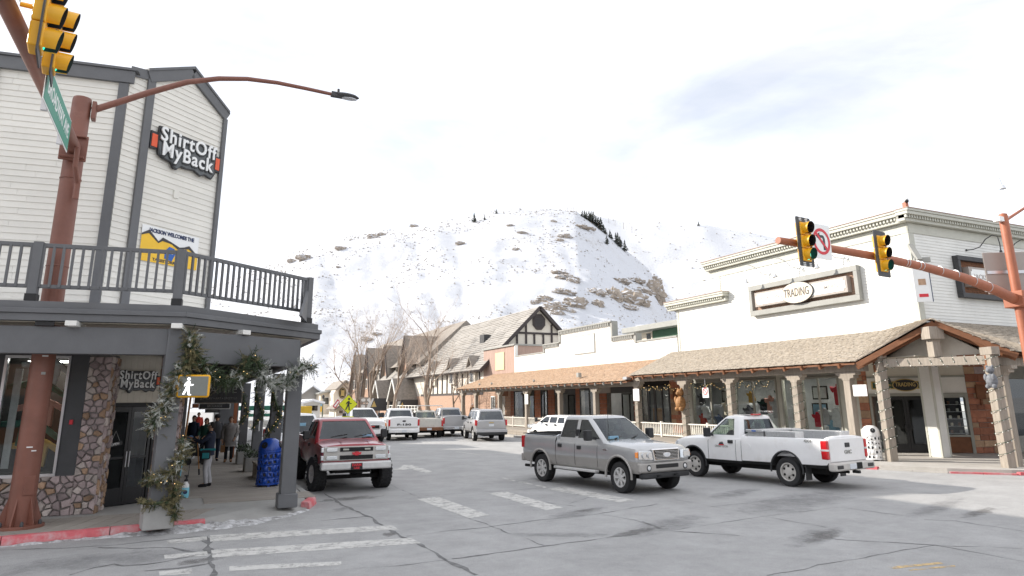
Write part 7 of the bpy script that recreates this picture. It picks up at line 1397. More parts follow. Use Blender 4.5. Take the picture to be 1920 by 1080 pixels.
def quadpart(o, name, mt, pts, d, n, bevel=.01):
    """extrude polygon pts (3d) by vector n"""
    m = MB(); k = len(pts); n = V(n); P_ = [V(p) for p in pts]; m.add([p - n * d for p in P_] + [p + n * d for p in P_], [tuple(range(k - 1, -1, -1)), tuple(range(k, 2 * k))] + [(i, (i + 1) % k, k + (i + 1) % k, k + i) for i in range(k)]); return m.build(name, mt, o, bevel=bevel)
# ---------------------------------------------------------------- silver crew cab pickup (centre)
hw = 1.0; wb = 3.55
S1 = dict(col='car_silver', low='car_beige', two=.86, hw=hw, wb=wb, R=.405, tw=.28, rr=.245, spokes=7, arch=.085, archz=.05, wy=.83, flare='car_beige', flr=.036, steer=-.06,
    st=[(-2.93, 1.36, .93, .62), (-2.9, 1.4, .975, .56), (-2.7, 1.41, hw, .54), (-1.0, 1.41, hw, .52), (-.98, 1.3, hw, .52), (.95, 1.29, hw, .5), (1.2, 1.3, hw, .5), (1.5, 1.275, hw, .52), (2.0, 1.235, hw, .52), (2.45, 1.2, .985, .52), (2.58, 1.16, .96, .52), (2.66, 1.1, .9, .54), (2.68, 1.02, .85, .58)],
    crown=.045, cab=dict(belt=1.3, roof=1.985, wb=1.22, bb=-.95, rf=.28, rb=-.82, hwb=.94, hwr=.74), bed=(-2.82, -1.06, .85), bedmt='plastic', seams=[(-.99, .56, 1.45), (-.08, .6, 1.28), (.92, .6, 1.3)],
    side=[[(-.83, 1.36), (-.12, 1.36), (-.12, 1.86), (-.7, 1.86)], [(.02, 1.36), (.98, 1.36), (.9, 1.43), (.32, 1.87), (.02, 1.87)]], seats=(.25, -.6), handles=((-.78, 1.12), (.12, 1.1)), mirror=(.8, 1.34, 1.35), glass_s='glass_dark', glass_b='glass_dark')
VS = vehicle('pickup_truck', 'silver crew cab pickup with beige lower trim turning in the intersection', 'pickup truck', (11.62, 18.3), (.15, -.989), S1)
o = VS
part(o, 'front_bumper', 'car_beige', [(2.54, 2.78, -.99, .99, .56, .82)], .06); part(o, 'bumper_valance', 'plastic', [(2.5, 2.72, -.9, .9, .4, .555)], .05); part(o, 'bumper_intake', 'black', [(2.76, 2.8, -.42, .42, .66, .76)], .02)
gr = quadpart(o, 'grille', 'chrome', [(2.700, -.52, 1.16), (2.700, .52, 1.16), (2.740, .47, .84), (2.740, -.47, .84)], .05, (1, 0, 0), .03); quadpart(o, 'grille_mesh', 'under', [(2.750, -.46, 1.12), (2.750, .46, 1.12), (2.785, .41, .885), (2.785, -.41, .885)], .012, (1, 0, 0), 0)
for k in range(16):
    for j in range(6): MB().box(-.02, .02, -.022, .022, -.006, .006).build('mesh_bar', 'chrome', gr, M=T((2.768 + .003 * j, -.42 + k * .056 + (.028 if j % 2 else 0), 1.09 - j * .036)))
MB().lathe([(.14, 0), (.13, .02), (.01, .025)], T((2.790, 0, 1.0)) @ Matrix.Diagonal((1, 1, .5, 1)) @ Matrix.Rotation(math.pi / 2, 4, 'Y'), 24).build('badge', 'chrome', gr); MB().lathe([(.12, 0), (.11, .012), (.01, .014)], T((2.805, 0, 1.0)) @ Matrix.Diagonal((1, 1, .45, 1)) @ Matrix.Rotation(math.pi / 2, 4, 'Y'), 24).build('badge_face', 'whitecloth', gr)
for s_ in (1, -1):
    h = quadpart(o, 'headlight', 'headlamp', [(2.78, s_ * .56, 1.1), (2.62, s_ * .93, 1.11), (2.64, s_ * .95, .9), (2.82, s_ * .54, .88)][::s_], .06, (.85, s_ * .5, 0), .02); quadpart(o, 'turn_lamp', 'amber', [(2.63, s_ * .955, 1.09), (2.52, s_ * .99, 1.08), (2.54, s_ * 1.0, .95), (2.65, s_ * .975, .94)][::s_], .035, (.5, s_ * .85, 0), .01)
    for yy in (.66, .82): MB().lathe([(.075, 0), (.05, -.03), (.03, -.04)], T((2.9 - (yy - .57) * .42, s_ * yy, 1.0)) @ Matrix.Rotation(math.pi / 2, 4, 'Y'), 16).build('lamp_bowl', 'chrome', h)
    MB().lathe([(.085, 0), (.085, .02), (.07, .025)], T((2.765, s_ * .68, .68)) @ Matrix.Rotation(math.pi / 2, 4, 'Y'), 18).build('fog_lamp', 'black', o); MB().lathe([(.06, 0), (.05, .02), (.01, .03)], T((2.780, s_ * .68, .68)) @ Matrix.Rotation(math.pi / 2, 4, 'Y'), 18).build('fog_lens', 'headlamp', o)
    MB().tube([(2.740, s_ * .36, .47), (2.830, s_ * .36, .47), (2.830, s_ * .28, .47), (2.740, s_ * .28, .47)], .018, 8).build('tow_hook', 'black', o); part(o, 'tail_light', 'tail_red', [(-2.96, -2.78, s_ * .97 - .05, s_ * .97 + .03, .98, 1.34)], .015)
    MB().bar((.95, s_ * 1.04, .5), (-.95, s_ * 1.04, .5), .16, .07).build('side_step', 'rim_alloy', o, bevel=.02); part(o, 'fender_badge', 'chrome', [(1.18, 1.34, s_ * 1.0 - .005, s_ * 1.0 + .012, 1.07, 1.11)], .004)
    part(o, 'pillar_cover', 'plastic', [(-.115, .015, s_ * .86 - .05, s_ * .86 + .05, 1.36, 1.6)], .01)
part(o, 'rear_bumper', 'car_beige', [(-3.08, -2.88, -.98, .98, .56, .8)], .04); part(o, 'hitch', 'under', [(-3.25, -3.0, -.05, .05, .45, .53)]); MB().tube([(-2.3, -.75, .42), (-2.95, -.86, .42)], .045, 10).build('exhaust', 'under', o)
for y0 in (.1, -.55): MB().bar((1.18, y0, 1.36), (.98, y0 + .5, 1.44), .025, .025).build('wiper', 'black', o)
MB().tube([(1.35, -.9, 1.3), (1.3, -.9, 2.2)], .006, 5).build('aerial', 'black', o); part(o, 'bed_rail_cap', 'plastic', [(-2.9, -1.02, .9, .985, 1.4, 1.425), (-2.9, -1.02, -.985, -.9, 1.4, 1.425)], .008)
part(o, 'window_sticker', 'skyblue', [(1.11, 1.125, -.72, -.35, 1.36, 1.44)], 0)
bpy.context.view_layer.update()
def squash(x): return 2.28 + (x - 2.28) * .66 if x > 2.28 else (-2.28 + (x + 2.28) * .72 if x < -2.28 else x)
seen = set()
for ch in VS.children_recursive:     # shorter overhangs
    if ch.type != 'MESH' or ch.name.startswith(('wheel', 'rim')) and not ch.name.startswith('wheel_flare'): continue
    if ch.matrix_basis.translation.length > .01: ch.location.x = squash(ch.location.x); continue
    if ch.data.name in seen: continue
    seen.add(ch.data.name)
    for v in ch.data.vertices: v.co.x = squash(v.co.x)
# ---------------------------------------------------------------- white regular cab pickup (right)
hw = 1.0; wb = 3.42
S2 = dict(col='car_white', hw=hw, wb=wb, R=.4, tw=.26, rr=.24, rim='steel', spokes=6, rimmt='rim_steel', arch=.1, archz=.05, wy=.84, flare='plastic', flr=.026, two=.62,
    st=[(-2.98, 1.33, .93, .62), (-2.95, 1.36, .97, .56), (-2.8, 1.37, hw, .55), (-.2, 1.37, hw, .52), (-.18, 1.3, hw, .5), (.9, 1.28, hw, .5), (1.3, 1.27, hw, .5), (1.7, 1.26, hw, .52), (2.2, 1.22, .99, .52), (2.5, 1.14, .95, .54), (2.62, 1.04, .9, .58)],
    crown=.05, cab=dict(belt=1.29, roof=1.94, wb=1.28, bb=-.2, rf=.5, rb=-.08, hwb=.93, hwr=.73), bed=(-2.88, -.28, .8), seams=[(-.19, .55, 1.42), (.02, .58, 1.3), (1.08, .6, 1.28)], side=[[(.1, 1.34), (1.06, 1.34), (.98, 1.42), (.5, 1.83), (.16, 1.83)]], seats=(.22,), handles=((.2, 1.15),), mirror=(.92, 1.3, 1.3), glass_f='glass_car', glass_s='glass_car', glass_b='glass_car', rz0=.08, seatmt='seat')
VG = vehicle('pickup_truck', 'white regular cab pickup with toolbox seen from behind', 'pickup truck', (16.6, 17.15), (-.155, .988), S2); o = VG
tg = part(o, 'tailgate', 'car_white', [(-3.01, -2.95, -.86, .86, .72, 1.35)], .025); part(tg, 'tailgate_handle', 'plastic', [(-3.03, -3.0, -.1, .12, 1.1, 1.22)], .01); text('lettering', 'GMC', .14, 'trim_gray', tg, frame((-3.014, .0, .97), (0, -1, 0), (0, 0, 1)), .006, .004, width=.36)
rb_ = part(o, 'rear_bumper', 'rim_steel', [(-3.2, -2.98, -.99, .99, .5, .72)], .05); part(rb_, 'licence_plate', 'plate', [(-3.215, -3.2, -.02, .3, .54, .68)], .004); part(rb_, 'plate_recess', 'under', [(-3.206, -3.196, -.32, -.05, .53, .7)], .004); sym(rb_, 'bumper_step', 'plastic', (-3.212, -3.0, .6, .9, .56, .66), .02); part(o, 'hitch', 'under', [(-3.3, -3.1, -.05, .05, .42, .5)])
for s_ in (1, -1):
    t = part(o, 'tail_light', 'tail_red', [(-3.02, -2.82, s_ * .945 - .06, s_ * .945 + .06, .8, 1.3)], .03); part(t, 'reverse_lamp', 'headlamp', [(-3.026, -2.815, s_ * .945 - .035, s_ * .945 + .063, 1.02, 1.07)], .005); MB().tube([(-2.8, s_ * .3, .4), (-2.2, s_ * .3, .42)], .04, 8).build('muffler_pipe', 'under', o)
    q = quadpart(o, 'headlight', 'headlamp', [(2.6, s_ * .6, 1.08), (2.4, s_ * .95, 1.12), (2.42, s_ * .97, .88), (2.63, s_ * .6, .84)][::s_], .05, (.8, s_ * .5, 0), .02); text('lettering', '4X4', .1, 'trim_gray', o, frame((-2.45, s_ * 1.001, 1.27), (s_ * -1, 0, 0), (0, 0, 1)), .003, .003, width=.24)
    text('lettering', 'GRAND TETON', .1, 'trim_gray', o, frame((.55, s_ * 1.006, 1.0), (s_ * -1, 0, 0), (0, 0, 1)), .002, 0, width=.5); em = MB().prism([(-.1, 0), (-.03, .08), (0, .04), (.04, .09), (.1, 0)], frame((.55, s_ * 1.004, 1.06), (s_ * -1, 0, 0), (0, 0, 1)), 0, .006).build('door_emblem', 'charcoal', o); MB().prism([(-.1, -.03), (.1, -.03), (.1, 0), (-.1, 0)], frame((.55, s_ * 1.004, 1.06), (s_ * -1, 0, 0), (0, 0, 1)), 0, .006).build('emblem_band', 'sign_red', em)
    part(o, 'mud_flap', 'plastic', [(-2.3, -2.27, s_ * .84 - .13, s_ * .84 + .13, .22, .6)], .004); MB().tube([(-2.3, s_ * .985, .7), (-2.32, s_ * .985, .5)], .01).build('trim_clip', 'plastic', o)
MB().lathe([(.09, -.005), (.09, .012), (.01, .013)], T((-.45, 1.0, 1.02)) @ Matrix.Rotation(-math.pi / 2, 4, 'X'), 20).build('fuel_door', 'car_white', o); part(o, 'front_bumper', 'chrome', [(2.5, 2.75, -.97, .97, .55, .82)], .05); part(o, 'grille', 'chrome', [(2.58, 2.68, -.6, .6, .84, 1.1)], .03); part(o, 'third_brake_light', 'tail_red', [(-.12, -.02, -.2, .2, 1.925, 1.975)], .01)
mat('diamond_plate', (.6, .61, .62), .35, .12, 18, .3, 70, metal=.7)
tb_ = thing('truck_toolbox', 'aluminium toolbox lying across the white pickup bed', 'toolbox', (0, 0, 0), local=True); tb_.location = VG.location; tb_.rotation_euler = VG.rotation_euler
part(tb_, 'chest', 'diamond_plate', [(-.95, -.4, -.9, .9, 1.0, 1.46)], .01); part(tb_, 'lid', 'diamond_plate', [(-.97, -.38, -.97, .97, 1.46, 1.53)], .012); part(tb_, 'side_chest', 'diamond_plate', [(-2.6, -1.0, -.88, -.45, 1.05, 1.5)], .01); part(tb_, 'sticker', 'banner_blue', [(-.75, -.6, .965, .975, 1.475, 1.515)], 0)
part(tb_, 'side_chest', 'diamond_plate', [(-2.0, -1.0, .45, .88, 1.05, 1.5)], .01)
# ---------------------------------------------------------------- red lifted pickup
hw = .97; wb = 3.55; lz = .2
S3 = dict(col='car_red', low='car_beige', two=.86, hw=hw, wb=wb, R=.46, tw=.33, rr=.235, rim='spoke', spokes=8, rimmt='rim_steel', chunky=True, arch=.05, archz=.14, wy=.93, steer=.14,
    st=[(-2.9, 1.5, .93, .82), (-2.85, 1.53, .965, .76), (-.9, 1.53, hw, .74), (-.88, 1.46, hw, .72), (.9, 1.46, hw, .72), (1.25, 1.44, hw, .74), (1.8, 1.42, hw, .76), (2.3, 1.39, .965, .78), (2.55, 1.35, .95, .8), (2.6, 1.3, .94, .84)],
    crown=.045, cab=dict(belt=1.47, roof=2.06, wb=1.3, bb=-.85, rf=.52, rb=-.72, hwb=.93, hwr=.74), bed=(-2.8, -.98, 1.0), bedmt='plastic', seams=[(-.89, .78, 1.6), (0.1, .8, 1.46), (1.1, .8, 1.44)], side=[[(-.7, 1.53), (.02, 1.53), (.02, 1.94), (-.6, 1.94)], [(.16, 1.53), (1.08, 1.53), (1.0, 1.6), (.56, 1.95), (.16, 1.95)]], seats=(.3,), handles=((.3, 1.3),), mirror=(1.0, 1.5, 1.15), glass_f='glass_tint', glass_s='glass_dark', glass_b='glass_dark')
VR = vehicle('pickup_truck', 'red lifted pickup with mud tyres parked by the arcade', 'pickup truck', (4.72, 22.72), (-.02, -1), S3); o = VR
fr = part(o, 'grille_panel', 'rim_steel', [(2.58, 2.64, -.9, .9, .96, 1.34)], .02)
for z0, z1 in ((1.2, 1.31), (.99, 1.1)):
    part(fr, 'grille', 'under', [(2.635, 2.65, -.46, .46, z0, z1)], 0)
    for k in range(4): part(fr, 'grille_bar', 'plastic', [(2.65, 2.662, -.46, .46, z0 + .012 + k * .026, z0 + .024 + k * .026)], 0)
    for s_ in (1, -1): h = part(fr, 'headlight', 'headlamp', [(2.63, 2.672, s_ * .68 - .15, s_ * .68 + .15, z0 + .005, z1 - .005)], .012); part(fr, 'corner_lamp', 'headlamp', [(2.5, 2.65, s_ * .93 - .04, s_ * .93 + .035, z0 - .005, z1 + .005)], .012)
for s_ in (1, -1): part(fr, 'driving_lamp', 'trim_sage', [(2.655, 2.68, s_ * .3 - .08, s_ * .3 + .08, 1.235, 1.28)], .006)
MB().prism([(-.11, -.03), (-.05, -.03), (-.05, -.05), (.05, -.05), (.05, -.03), (.11, -.03), (.13, .03), (.05, .03), (.05, .05), (-.05, .05), (-.05, .03), (-.13, .03)], frame((2.66, 0, 1.145), (0, 1, 0), (0, 0, 1)), 0, .03).build('badge', 'sign_red', fr)
bp_ = part(o, 'front_bumper', 'rim_alloy', [(2.55, 2.78, -.98, .98, .72, .93)], .05); pl2 = part(bp_, 'number_plate', 'black', [(2.782, 2.795, -.17, .15, .73, .9)], .006)
text('lettering', 'FARM', .1, 'sign_red', pl2, frame((2.797, -.01, .845), (0, 1, 0), (0, 0, 1)), .002, .004, width=.25); text('lettering', 'USE', .07, 'sign_red', pl2, frame((2.797, -.01, .765), (0, 1, 0), (0, 0, 1)), .002, .003, width=.16)
for y0 in (.2, -.5): MB().bar((1.36, y0, 1.535), (1.2, y0 + .5, 1.6), .025, .025).build('wiper', 'black', o)
part(o, 'window_sticker', 'skyblue', [(1.24, 1.255, .45, .74, 1.53, 1.59)], 0); MB().bar((1.6, -.55, .62), (1.6, .55, .58), .09, .09).bar((2.2, -.4, .7), (1.2, -.42, .55), .08, .1).bar((2.2, .4, .7), (1.2, .42, .55), .08, .1).build('front_axle', 'under', o); sym(o, 'mirror_cap', 'rim_steel', (.93, .96, 1.1, 1.24, 1.52, 1.68), .02); part(o, 'hood_crease', 'car_red', [(1.5, 2.5, .38, .4, 1.44, 1.447), (1.5, 2.5, -.4, -.38, 1.44, 1.447)], 0)
for ch in VR.children:     # ride height
    if not ch.name.startswith('wheel'): ch.location.z -= .11
# ---------------------------------------------------------------- farther vehicles
def generic(kind, label, loc, heading, col, **k):
    hw = k.get('hw', .98); dz = k.get('dz', 0)
    if kind == 'crew': P = dict(col=col, hw=hw, wb=3.7, R=.41, arch=.08, archz=.04, st=[(-2.95, 1.38 + dz, .95, .6), (-2.9, 1.42 + dz, hw, .55), (-1.0, 1.42 + dz, hw, .52), (-.98, 1.36 + dz, hw, .5), (1.0, 1.36 + dz, hw, .5), (1.6, 1.36 + dz, hw, .52), (2.5, 1.27 + dz, .96, .54), (2.72, 1.15 + dz, .9, .58)], crown=.05, cab=dict(belt=1.37 + dz, roof=1.98 + dz, wb=1.3, bb=-.95, rf=.45, rb=-.8, hwb=.92, hwr=.74), bed=(-2.85, -1.06, .9), side=[[(-.82, 1.42 + dz), (-.08, 1.42 + dz), (-.08, 1.87 + dz), (-.7, 1.87 + dz)], [(.04, 1.42 + dz), (1.05, 1.42 + dz), (.45, 1.87 + dz), (.04, 1.87 + dz)]], handles=((-.75, 1.2), (.15, 1.2)), mirror=(.9, 1.4 + dz, 1.4), seats=(.3,), glass_s='glass_dark', glass_b='glass_dark', seams=[(-.99, .6, 1.45), (0, .6, 1.36)])
    elif kind == 'reg': P = dict(col=col, hw=hw, wb=3.3, R=.37, st=[(-2.7, 1.25, .95, .6), (-2.65, 1.28, hw, .56), (-.2, 1.28, hw, .52), (-.18, 1.24, hw, .5), (1.0, 1.22, hw, .5), (2.3, 1.16, .95, .54), (2.45, 1.05, .9, .56)], cab=dict(belt=1.24, roof=1.82, wb=1.2, bb=-.2, rf=.55, rb=-.08, hwb=.9, hwr=.74), bed=(-2.6, -.3, .8), side=[[(.05, 1.3), (1.0, 1.3), (.55, 1.72), (.05, 1.72)]], mirror=(.9, 1.28, 1.), seats=(.2,), rim='steel', rimmt='rim_steel', glass_s='glass_car', glass_b='glass_car')
    elif kind == 'suv': P = dict(col=col, hw=hw, wb=k.get('wb', 3.0), R=k.get('R', .39), st=[(-2.55, 1.2, .9, .62), (-2.5, 1.26, .96, .5), (-2.2, 1.28, hw, .48), (.9, 1.22, hw, .46), (1.2, 1.2, hw, .48), (2.2, 1.12, .95, .5), (2.5, 1.0, .86, .55)], crown=.04, cab=dict(belt=1.24, roof=k.get('roof', 1.9), wb=1.25, bb=-2.5, rf=.5, rb=-2.25, hwb=.92, hwr=.74), side=[[(-2.15, 1.32), (-1.35, 1.32), (-1.35, k.get('roof', 1.9) - .12), (-2.05, k.get('roof', 1.9) - .12)], [(-1.22, 1.32), (-.3, 1.32), (-.3, k.get('roof', 1.9) - .11), (-1.22, k.get('roof', 1.9) - .11)], [(-.18, 1.32), (1.0, 1.32), (.42, k.get('roof', 1.9) - .11), (-.18, k.get('roof', 1.9) - .11)]], handles=((-1.0, 1.1), (0, 1.1)), mirror=(.85, 1.26, 1.1), seats=(.2, -.8), glass_s='glass_dark', glass_b='glass_dark', seams=[(-1.28, .6, 1.28), (-.24, .55, 1.28), (.9, .6, 1.25)])
    P.update(k.get('P', {})); o = vehicle(k.get('name', 'pickup_truck' if kind != 'suv' else 'suv'), label, 'pickup truck' if kind != 'suv' else 'car', loc, heading, P); e = P['st'][0][0]; f = P['st'][-1][0]; zt = P['st'][0][1]
    bm2 = k.get('bumper', col)
    part(o, 'rear_bumper', bm2, [(e - .16, e + .06, -hw + .02, hw - .02, .5, .72)], .04); part(o, 'front_bumper', bm2, [(f - .1, f + .14, -hw + .04, hw - .04, .5, .76)], .05); part(o, 'licence_plate', 'plate', [(e - .175, e - .165, -.16, .16, .54, .68)] if kind != 'suv' else [(e - .03, e - .02, -.16, .16, .9, 1.04)], 0); part(o, 'grille', k.get('grille', 'chrome'), [(f - .04, f + .06, -.58, .58, .8, f and 1.08)], .03); part(o, 'grille_mesh', 'under', [(f + .058, f + .066, -.52, .52, .84, 1.04)], 0)
    for s_ in (1, -1): part(o, 'headlight', 'headlamp', [(f - .2, f + .05, s_ * .76 - .15, s_ * .76 + .13, .86, 1.04)], .03); part(o, 'tail_light', 'tail_red', [(e - .03, e + .18, s_ * (hw - .06) - .06, s_ * (hw - .06) + .07, zt - .48 if kind != 'suv' else .95, zt - .08 if kind != 'suv' else 1.3)], .02)
    return o
o = generic('crew', 'white heavy pickup with chrome grille facing the camera behind the red one', (10.85, 46.2), (.03, -1), 'car_white', hw=1.02, dz=.08); part(o, 'marker_lamp', 'amber', [(2.55, 2.66, .93, 1.0, .95, 1.15)], .01); part(o, 'grille_badge', 'tail_red', [(2.79, 2.8, -.22, .22, .93, 1.0)], 0)
o = generic('crew', 'white crew cab pickup driving away beside the facing white pickup', (13.8, 47.4), (.16, .99), 'car_white', hw=1.0, dz=.02, bumper='car_white'); text('lettering', 'F-150', .16, 'charcoal', o, frame((-2.965, 0, 1.0), (0, -1, 0), (0, 0, 1)), .008, .006, width=.9); MB().lathe([(.12, 0), (.11, .012), (.01, .014)], T((-2.955, 0, 1.22)) @ Matrix.Diagonal((1, 1, .45, 1)) @ Matrix.Rotation(-math.pi / 2, 4, 'Y'), 20).build('badge', 'charcoal', o); part(o, 'stripe', 'car_beige', [(-2.97, -2.94, -.9, .9, .8, .86)], 0)
o = generic('reg', 'old dented white pickup with ladder rack seen from behind', (16.33, 49.4), (.2, .98), 'car_old', hw=.97, bumper='wood_brown')
for x in (-2.5, -.4): MB().tube([(x, -.9, 1.25), (x, -.9, 2.15), (x, .9, 2.15), (x, .9, 1.25)], .03, 6).build('rack_hoop', 'rim_steel', o)
for s_ in (-.9, .9): MB().tube([(-2.5, s_, 2.15), (.4, s_, 2.15)], .03, 6).build('rack_rail', 'rim_steel', o)
generic('crew', 'silver compact pickup in front of the silver SUV', (18.46, 50.4), (.14, .99), 'car_gray', hw=.95, P=dict(flare='plastic', R=.39), grille='plastic')
o = generic('suv', 'large silver SUV parked by the railing', (18.36, 43.3), (.2, .98), 'car_gray', hw=1.02, wb=3.07, roof=1.93, R=.41, P=dict(two=.6)); part(o, 'bumper_trim', 'plastic', [(-2.74, -2.5, -.98, .98, .4, .56)], .03); part(o, 'tail_badge', 'gold', [(-2.6, -2.56, -.14, .14, 1.1, 1.15)], .005)
for s_ in (-.68, .68): MB().tube([(.3, s_, 1.97), (-2.0, s_, 1.97)], .02, 6).build('roof_rail', 'chrome', o)
o = generic('suv', 'small white car parked behind the silver pickup bed', (20.15, 36.2), (-.03, 1), 'car_white', hw=.9, wb=2.65, roof=1.62, R=.34, P=dict(wb=2.65, cab=dict(belt=1.14, roof=1.62, wb=1.25, bb=-2.3, rf=.4, rb=-1.95, hwb=.84, hwr=.66), side=[[(-1.85, 1.2), (-1.1, 1.2), (-1.1, 1.5), (-1.75, 1.5)], [(-1.0, 1.2), (-.2, 1.2), (-.2, 1.52), (-1.0, 1.52)], [(-.1, 1.2), (.95, 1.2), (.35, 1.52), (-.1, 1.52)]], st=[(-2.3, 1.1, .82, .5), (-2.2, 1.14, .88, .36), (.9, 1.1, .9, .34), (1.6, 1.02, .88, .36), (2.1, .86, .8, .4), (2.25, .75, .7, .42)]))
o = generic('suv', 'pale silver van parked behind the red pickup', (4.55, 31.0), (0, -1), 'car_white', name='van', hw=.98, roof=1.98, P=dict(glass_f='glass_tint')); part(o, 'window_sign', 'skyblue', [(.95, .97, -.5, .3, 1.45, 1.62)], 0)
# equipment truck with green boom, and roof box car
o = thing('boom_truck', 'flat truck with green boom and yellow box behind the red pickup', 'truck', (6.0, 50, 0)); part(o, 'bed', 'car_old', [(3.6, 8.2, 49.2, 51.2, .9, 1.3)], .03); part(o, 'boom', 'boom_green', [(3.4, 7.4, 49.5, 50.2, 1.95, 2.25)], .04); part(o, 'boom', 'boom_green', [(4.2, 8.4, 49.4, 49.5, 1.55, 1.75)], .03); part(o, 'control_box', 'equip_yellow', [(7.0, 8.3, 49.3, 50.3, 1.6, 2.2)], .04); part(o, 'cab', 'car_white', [(2.2, 3.5, 49.2, 51.2, .8, 2.1)], .1)
wm = wheelmesh(.4, .26, .24, 'steel', False, 6, 'rim_steel')
for x in (2.9, 7.2):
    for y, a in ((49.3, math.pi), (51.1, 0)): w_ = link('wheel', wm[0], o, T((x, y, .4)) @ RZ(a)); link('rim', wm[1], w_)
MB().tube([(4.0, 49.3, 1.3), (4.0, 49.3, 2.0)], .05).build('stanchion', 'sign_red', o)
o = generic('suv', 'car with a black roof box behind the red pickup', (7.6, 56), (0, -1), 'car_gray', hw=.92, roof=1.6); rbx = tag(MB().box(6.9 + .3, 7.7 + .3, 55, 57.2, 1.75, 2.2).build('roof_box', 'black_gloss', None, bevel=.12, seg=3), 'black roof box on the car behind the red pickup', 'roof box')
# ================================================================ people
def skin(name, verts, edges, radii, root, mt, parent, sub=2):
    me = bpy.data.meshes.new(name); me.from_pydata([tuple(v) for v in verts], edges, []); ob = bpy.data.objects.new(name, me); TMP.collection.objects.link(ob)
    sk = ob.modifiers.new('s', 'SKIN'); sk.use_smooth_shade = True; sl = me.skin_vertices[0].data if me.skin_vertices else None
    if sl is None: me.attributes; sl = me.skin_vertices.new().data
    for i, r in enumerate(radii): sl[i].radius = (r, r) if not isinstance(r, tuple) else r; sl[i].use_root = (i == root)
    sb = ob.modifiers.new('u', 'SUBSURF'); sb.levels = sub; sb.render_levels = sub
    m = evalmesh(ob); bpy.data.objects.remove(ob); m.materials.clear(); m.materials.append(MT[mt]); m.polygons.foreach_set('use_smooth', [True] * len(m.polygons)); m.name = name; return link(name, m, parent)
def person(label, loc, rz, h, top, legs, shoes, hair, arms, hat=None, long_top=False, glasses=False, hairlong=False, puff=0., step=.0, boots=False, turn=0., skinmt='skin', hem=.86):
    """local: faces +x. arms: ((elbow, wrist) left, (elbow, wrist) right)"""
    o = thing('person', label, 'person', (loc[0], loc[1], loc[2] if len(loc) > 2 else .162), rz, local=True); k = h / 1.72
    P_ = lambda x, y, z: V((x * k, y * k, z * k)); hd = math.sin(turn) * .02
    J = dict(pel=P_(0, 0, .93), spi=P_(.01, 0, 1.12), che=P_(0, 0, 1.32), nec=P_(-.01, 0, 1.46), jaw=P_(.02, hd, 1.53), hea=P_(.01, hd, 1.62), cro=P_(-.01, hd, 1.69), hl=P_(0, .09, .89), kl=P_(.03 + step, .1, .49), al=P_(-.01 + step * .6, .1, .09), tl=P_(.14 + step * .6, .12, .04), hr=P_(0, -.09, .89), kr=P_(.02 - step * .4, -.1, .49), ar=P_(-.04 - step, -.1, .09), tr=P_(.11 - step, -.12, .04), sl=P_(-.01, .17, 1.4), sr=P_(-.01, -.17, 1.4), el=P_(*arms[0][0]), wl=P_(*arms[0][1]), er=P_(*arms[1][0]), wr=P_(*arms[1][1]))
    fl = (J['wl'] - J['el']).normalized(); fr_ = (J['wr'] - J['er']).normalized(); J['ml'] = J['wl'] + fl * .08; J['mr'] = J['wr'] + fr_ * .08
    names = list(J); idx = {n: i for i, n in enumerate(names)}; R_ = dict(pel=.125, spi=.115, che=.13, nec=.05, jaw=.062, hea=.088, cro=.06, hl=.085, kl=.055, al=.042, tl=.035, hr=.085, kr=.055, ar=.042, tr=.035, sl=.06, sr=.06, el=.042, wl=.03, er=.042, wr=.03, ml=.032, mr=.032)
    ed = [('pel', 'spi'), ('spi', 'che'), ('che', 'nec'), ('nec', 'jaw'), ('jaw', 'hea'), ('hea', 'cro'), ('pel', 'hl'), ('hl', 'kl'), ('kl', 'al'), ('al', 'tl'), ('pel', 'hr'), ('hr', 'kr'), ('kr', 'ar'), ('ar', 'tr'), ('che', 'sl'), ('sl', 'el'), ('el', 'wl'), ('wl', 'ml'), ('che', 'sr'), ('sr', 'er'), ('er', 'wr'), ('wr', 'mr')]
    vs = [J[n] for n in names]; es = [(idx[a], idx[b]) for a, b in ed]; rs = [R_[n] * k for n in names]
    for s_, w_, f_ in (('l', J['ml'], fl), ('r', J['mr'], fr_)):      # five separate fingers
        sd = f_.cross(V((0, 0, 1))); sd = sd.normalized() if sd.length > .1 else V((0, 1, 0)); base = idx['m' + s_]
        for q, (off, ln_) in enumerate(((-.028, .06), (-.01, .075), (.01, .072), (.028, .055), (-.045, .04))):
            a = w_ + sd * off * .8 + f_ * .02; b = a + f_ * ln_ * .6 + (sd * -.02 if q == 4 else V((0, 0, 0))); c = b + f_ * ln_ * .4 + V((0, 0, -.015)); i0 = len(vs); vs += [a, b, c]; es += [(base, i0), (i0, i0 + 1), (i0 + 1, i0 + 2)]; rs += [.009, .008, .007]
    skin('body', vs, es, rs, 0, skinmt, o)
    def sub(nm, ns, eds, extra, mt, root=0, add=()):
        v = [J[n] for n in ns] + [a[0] for a in add]; r = [R_[n] * k * extra.get('m', 1.25) + extra.get('a', .012) for n in ns] + [a[1] for a in add]; ii = {n: i for i, n in enumerate(ns)}; e = [(ii[a], ii[b]) for a, b in eds] + [(ii[a[2]], len(ns) + q) for q, a in enumerate(add)]; return skin(nm, v, e, r, root, mt, o)
    m = MB(); n = 20; lv = [(1.5, .06, .065, -.012), (1.47, .085, .09, -.01), (1.43, .12, .17, -.01), (1.36, .14, .205, .0), (1.25, .145, .2, .005), (1.12, .135, .185, .008), (1.0, .135, .19, .005), (.92, .14, .195, .0)]; z_ = .92
    while z_ > hem + .02: z_ -= .08; lv.append((z_, .145, .198, 0.))
    rings = []
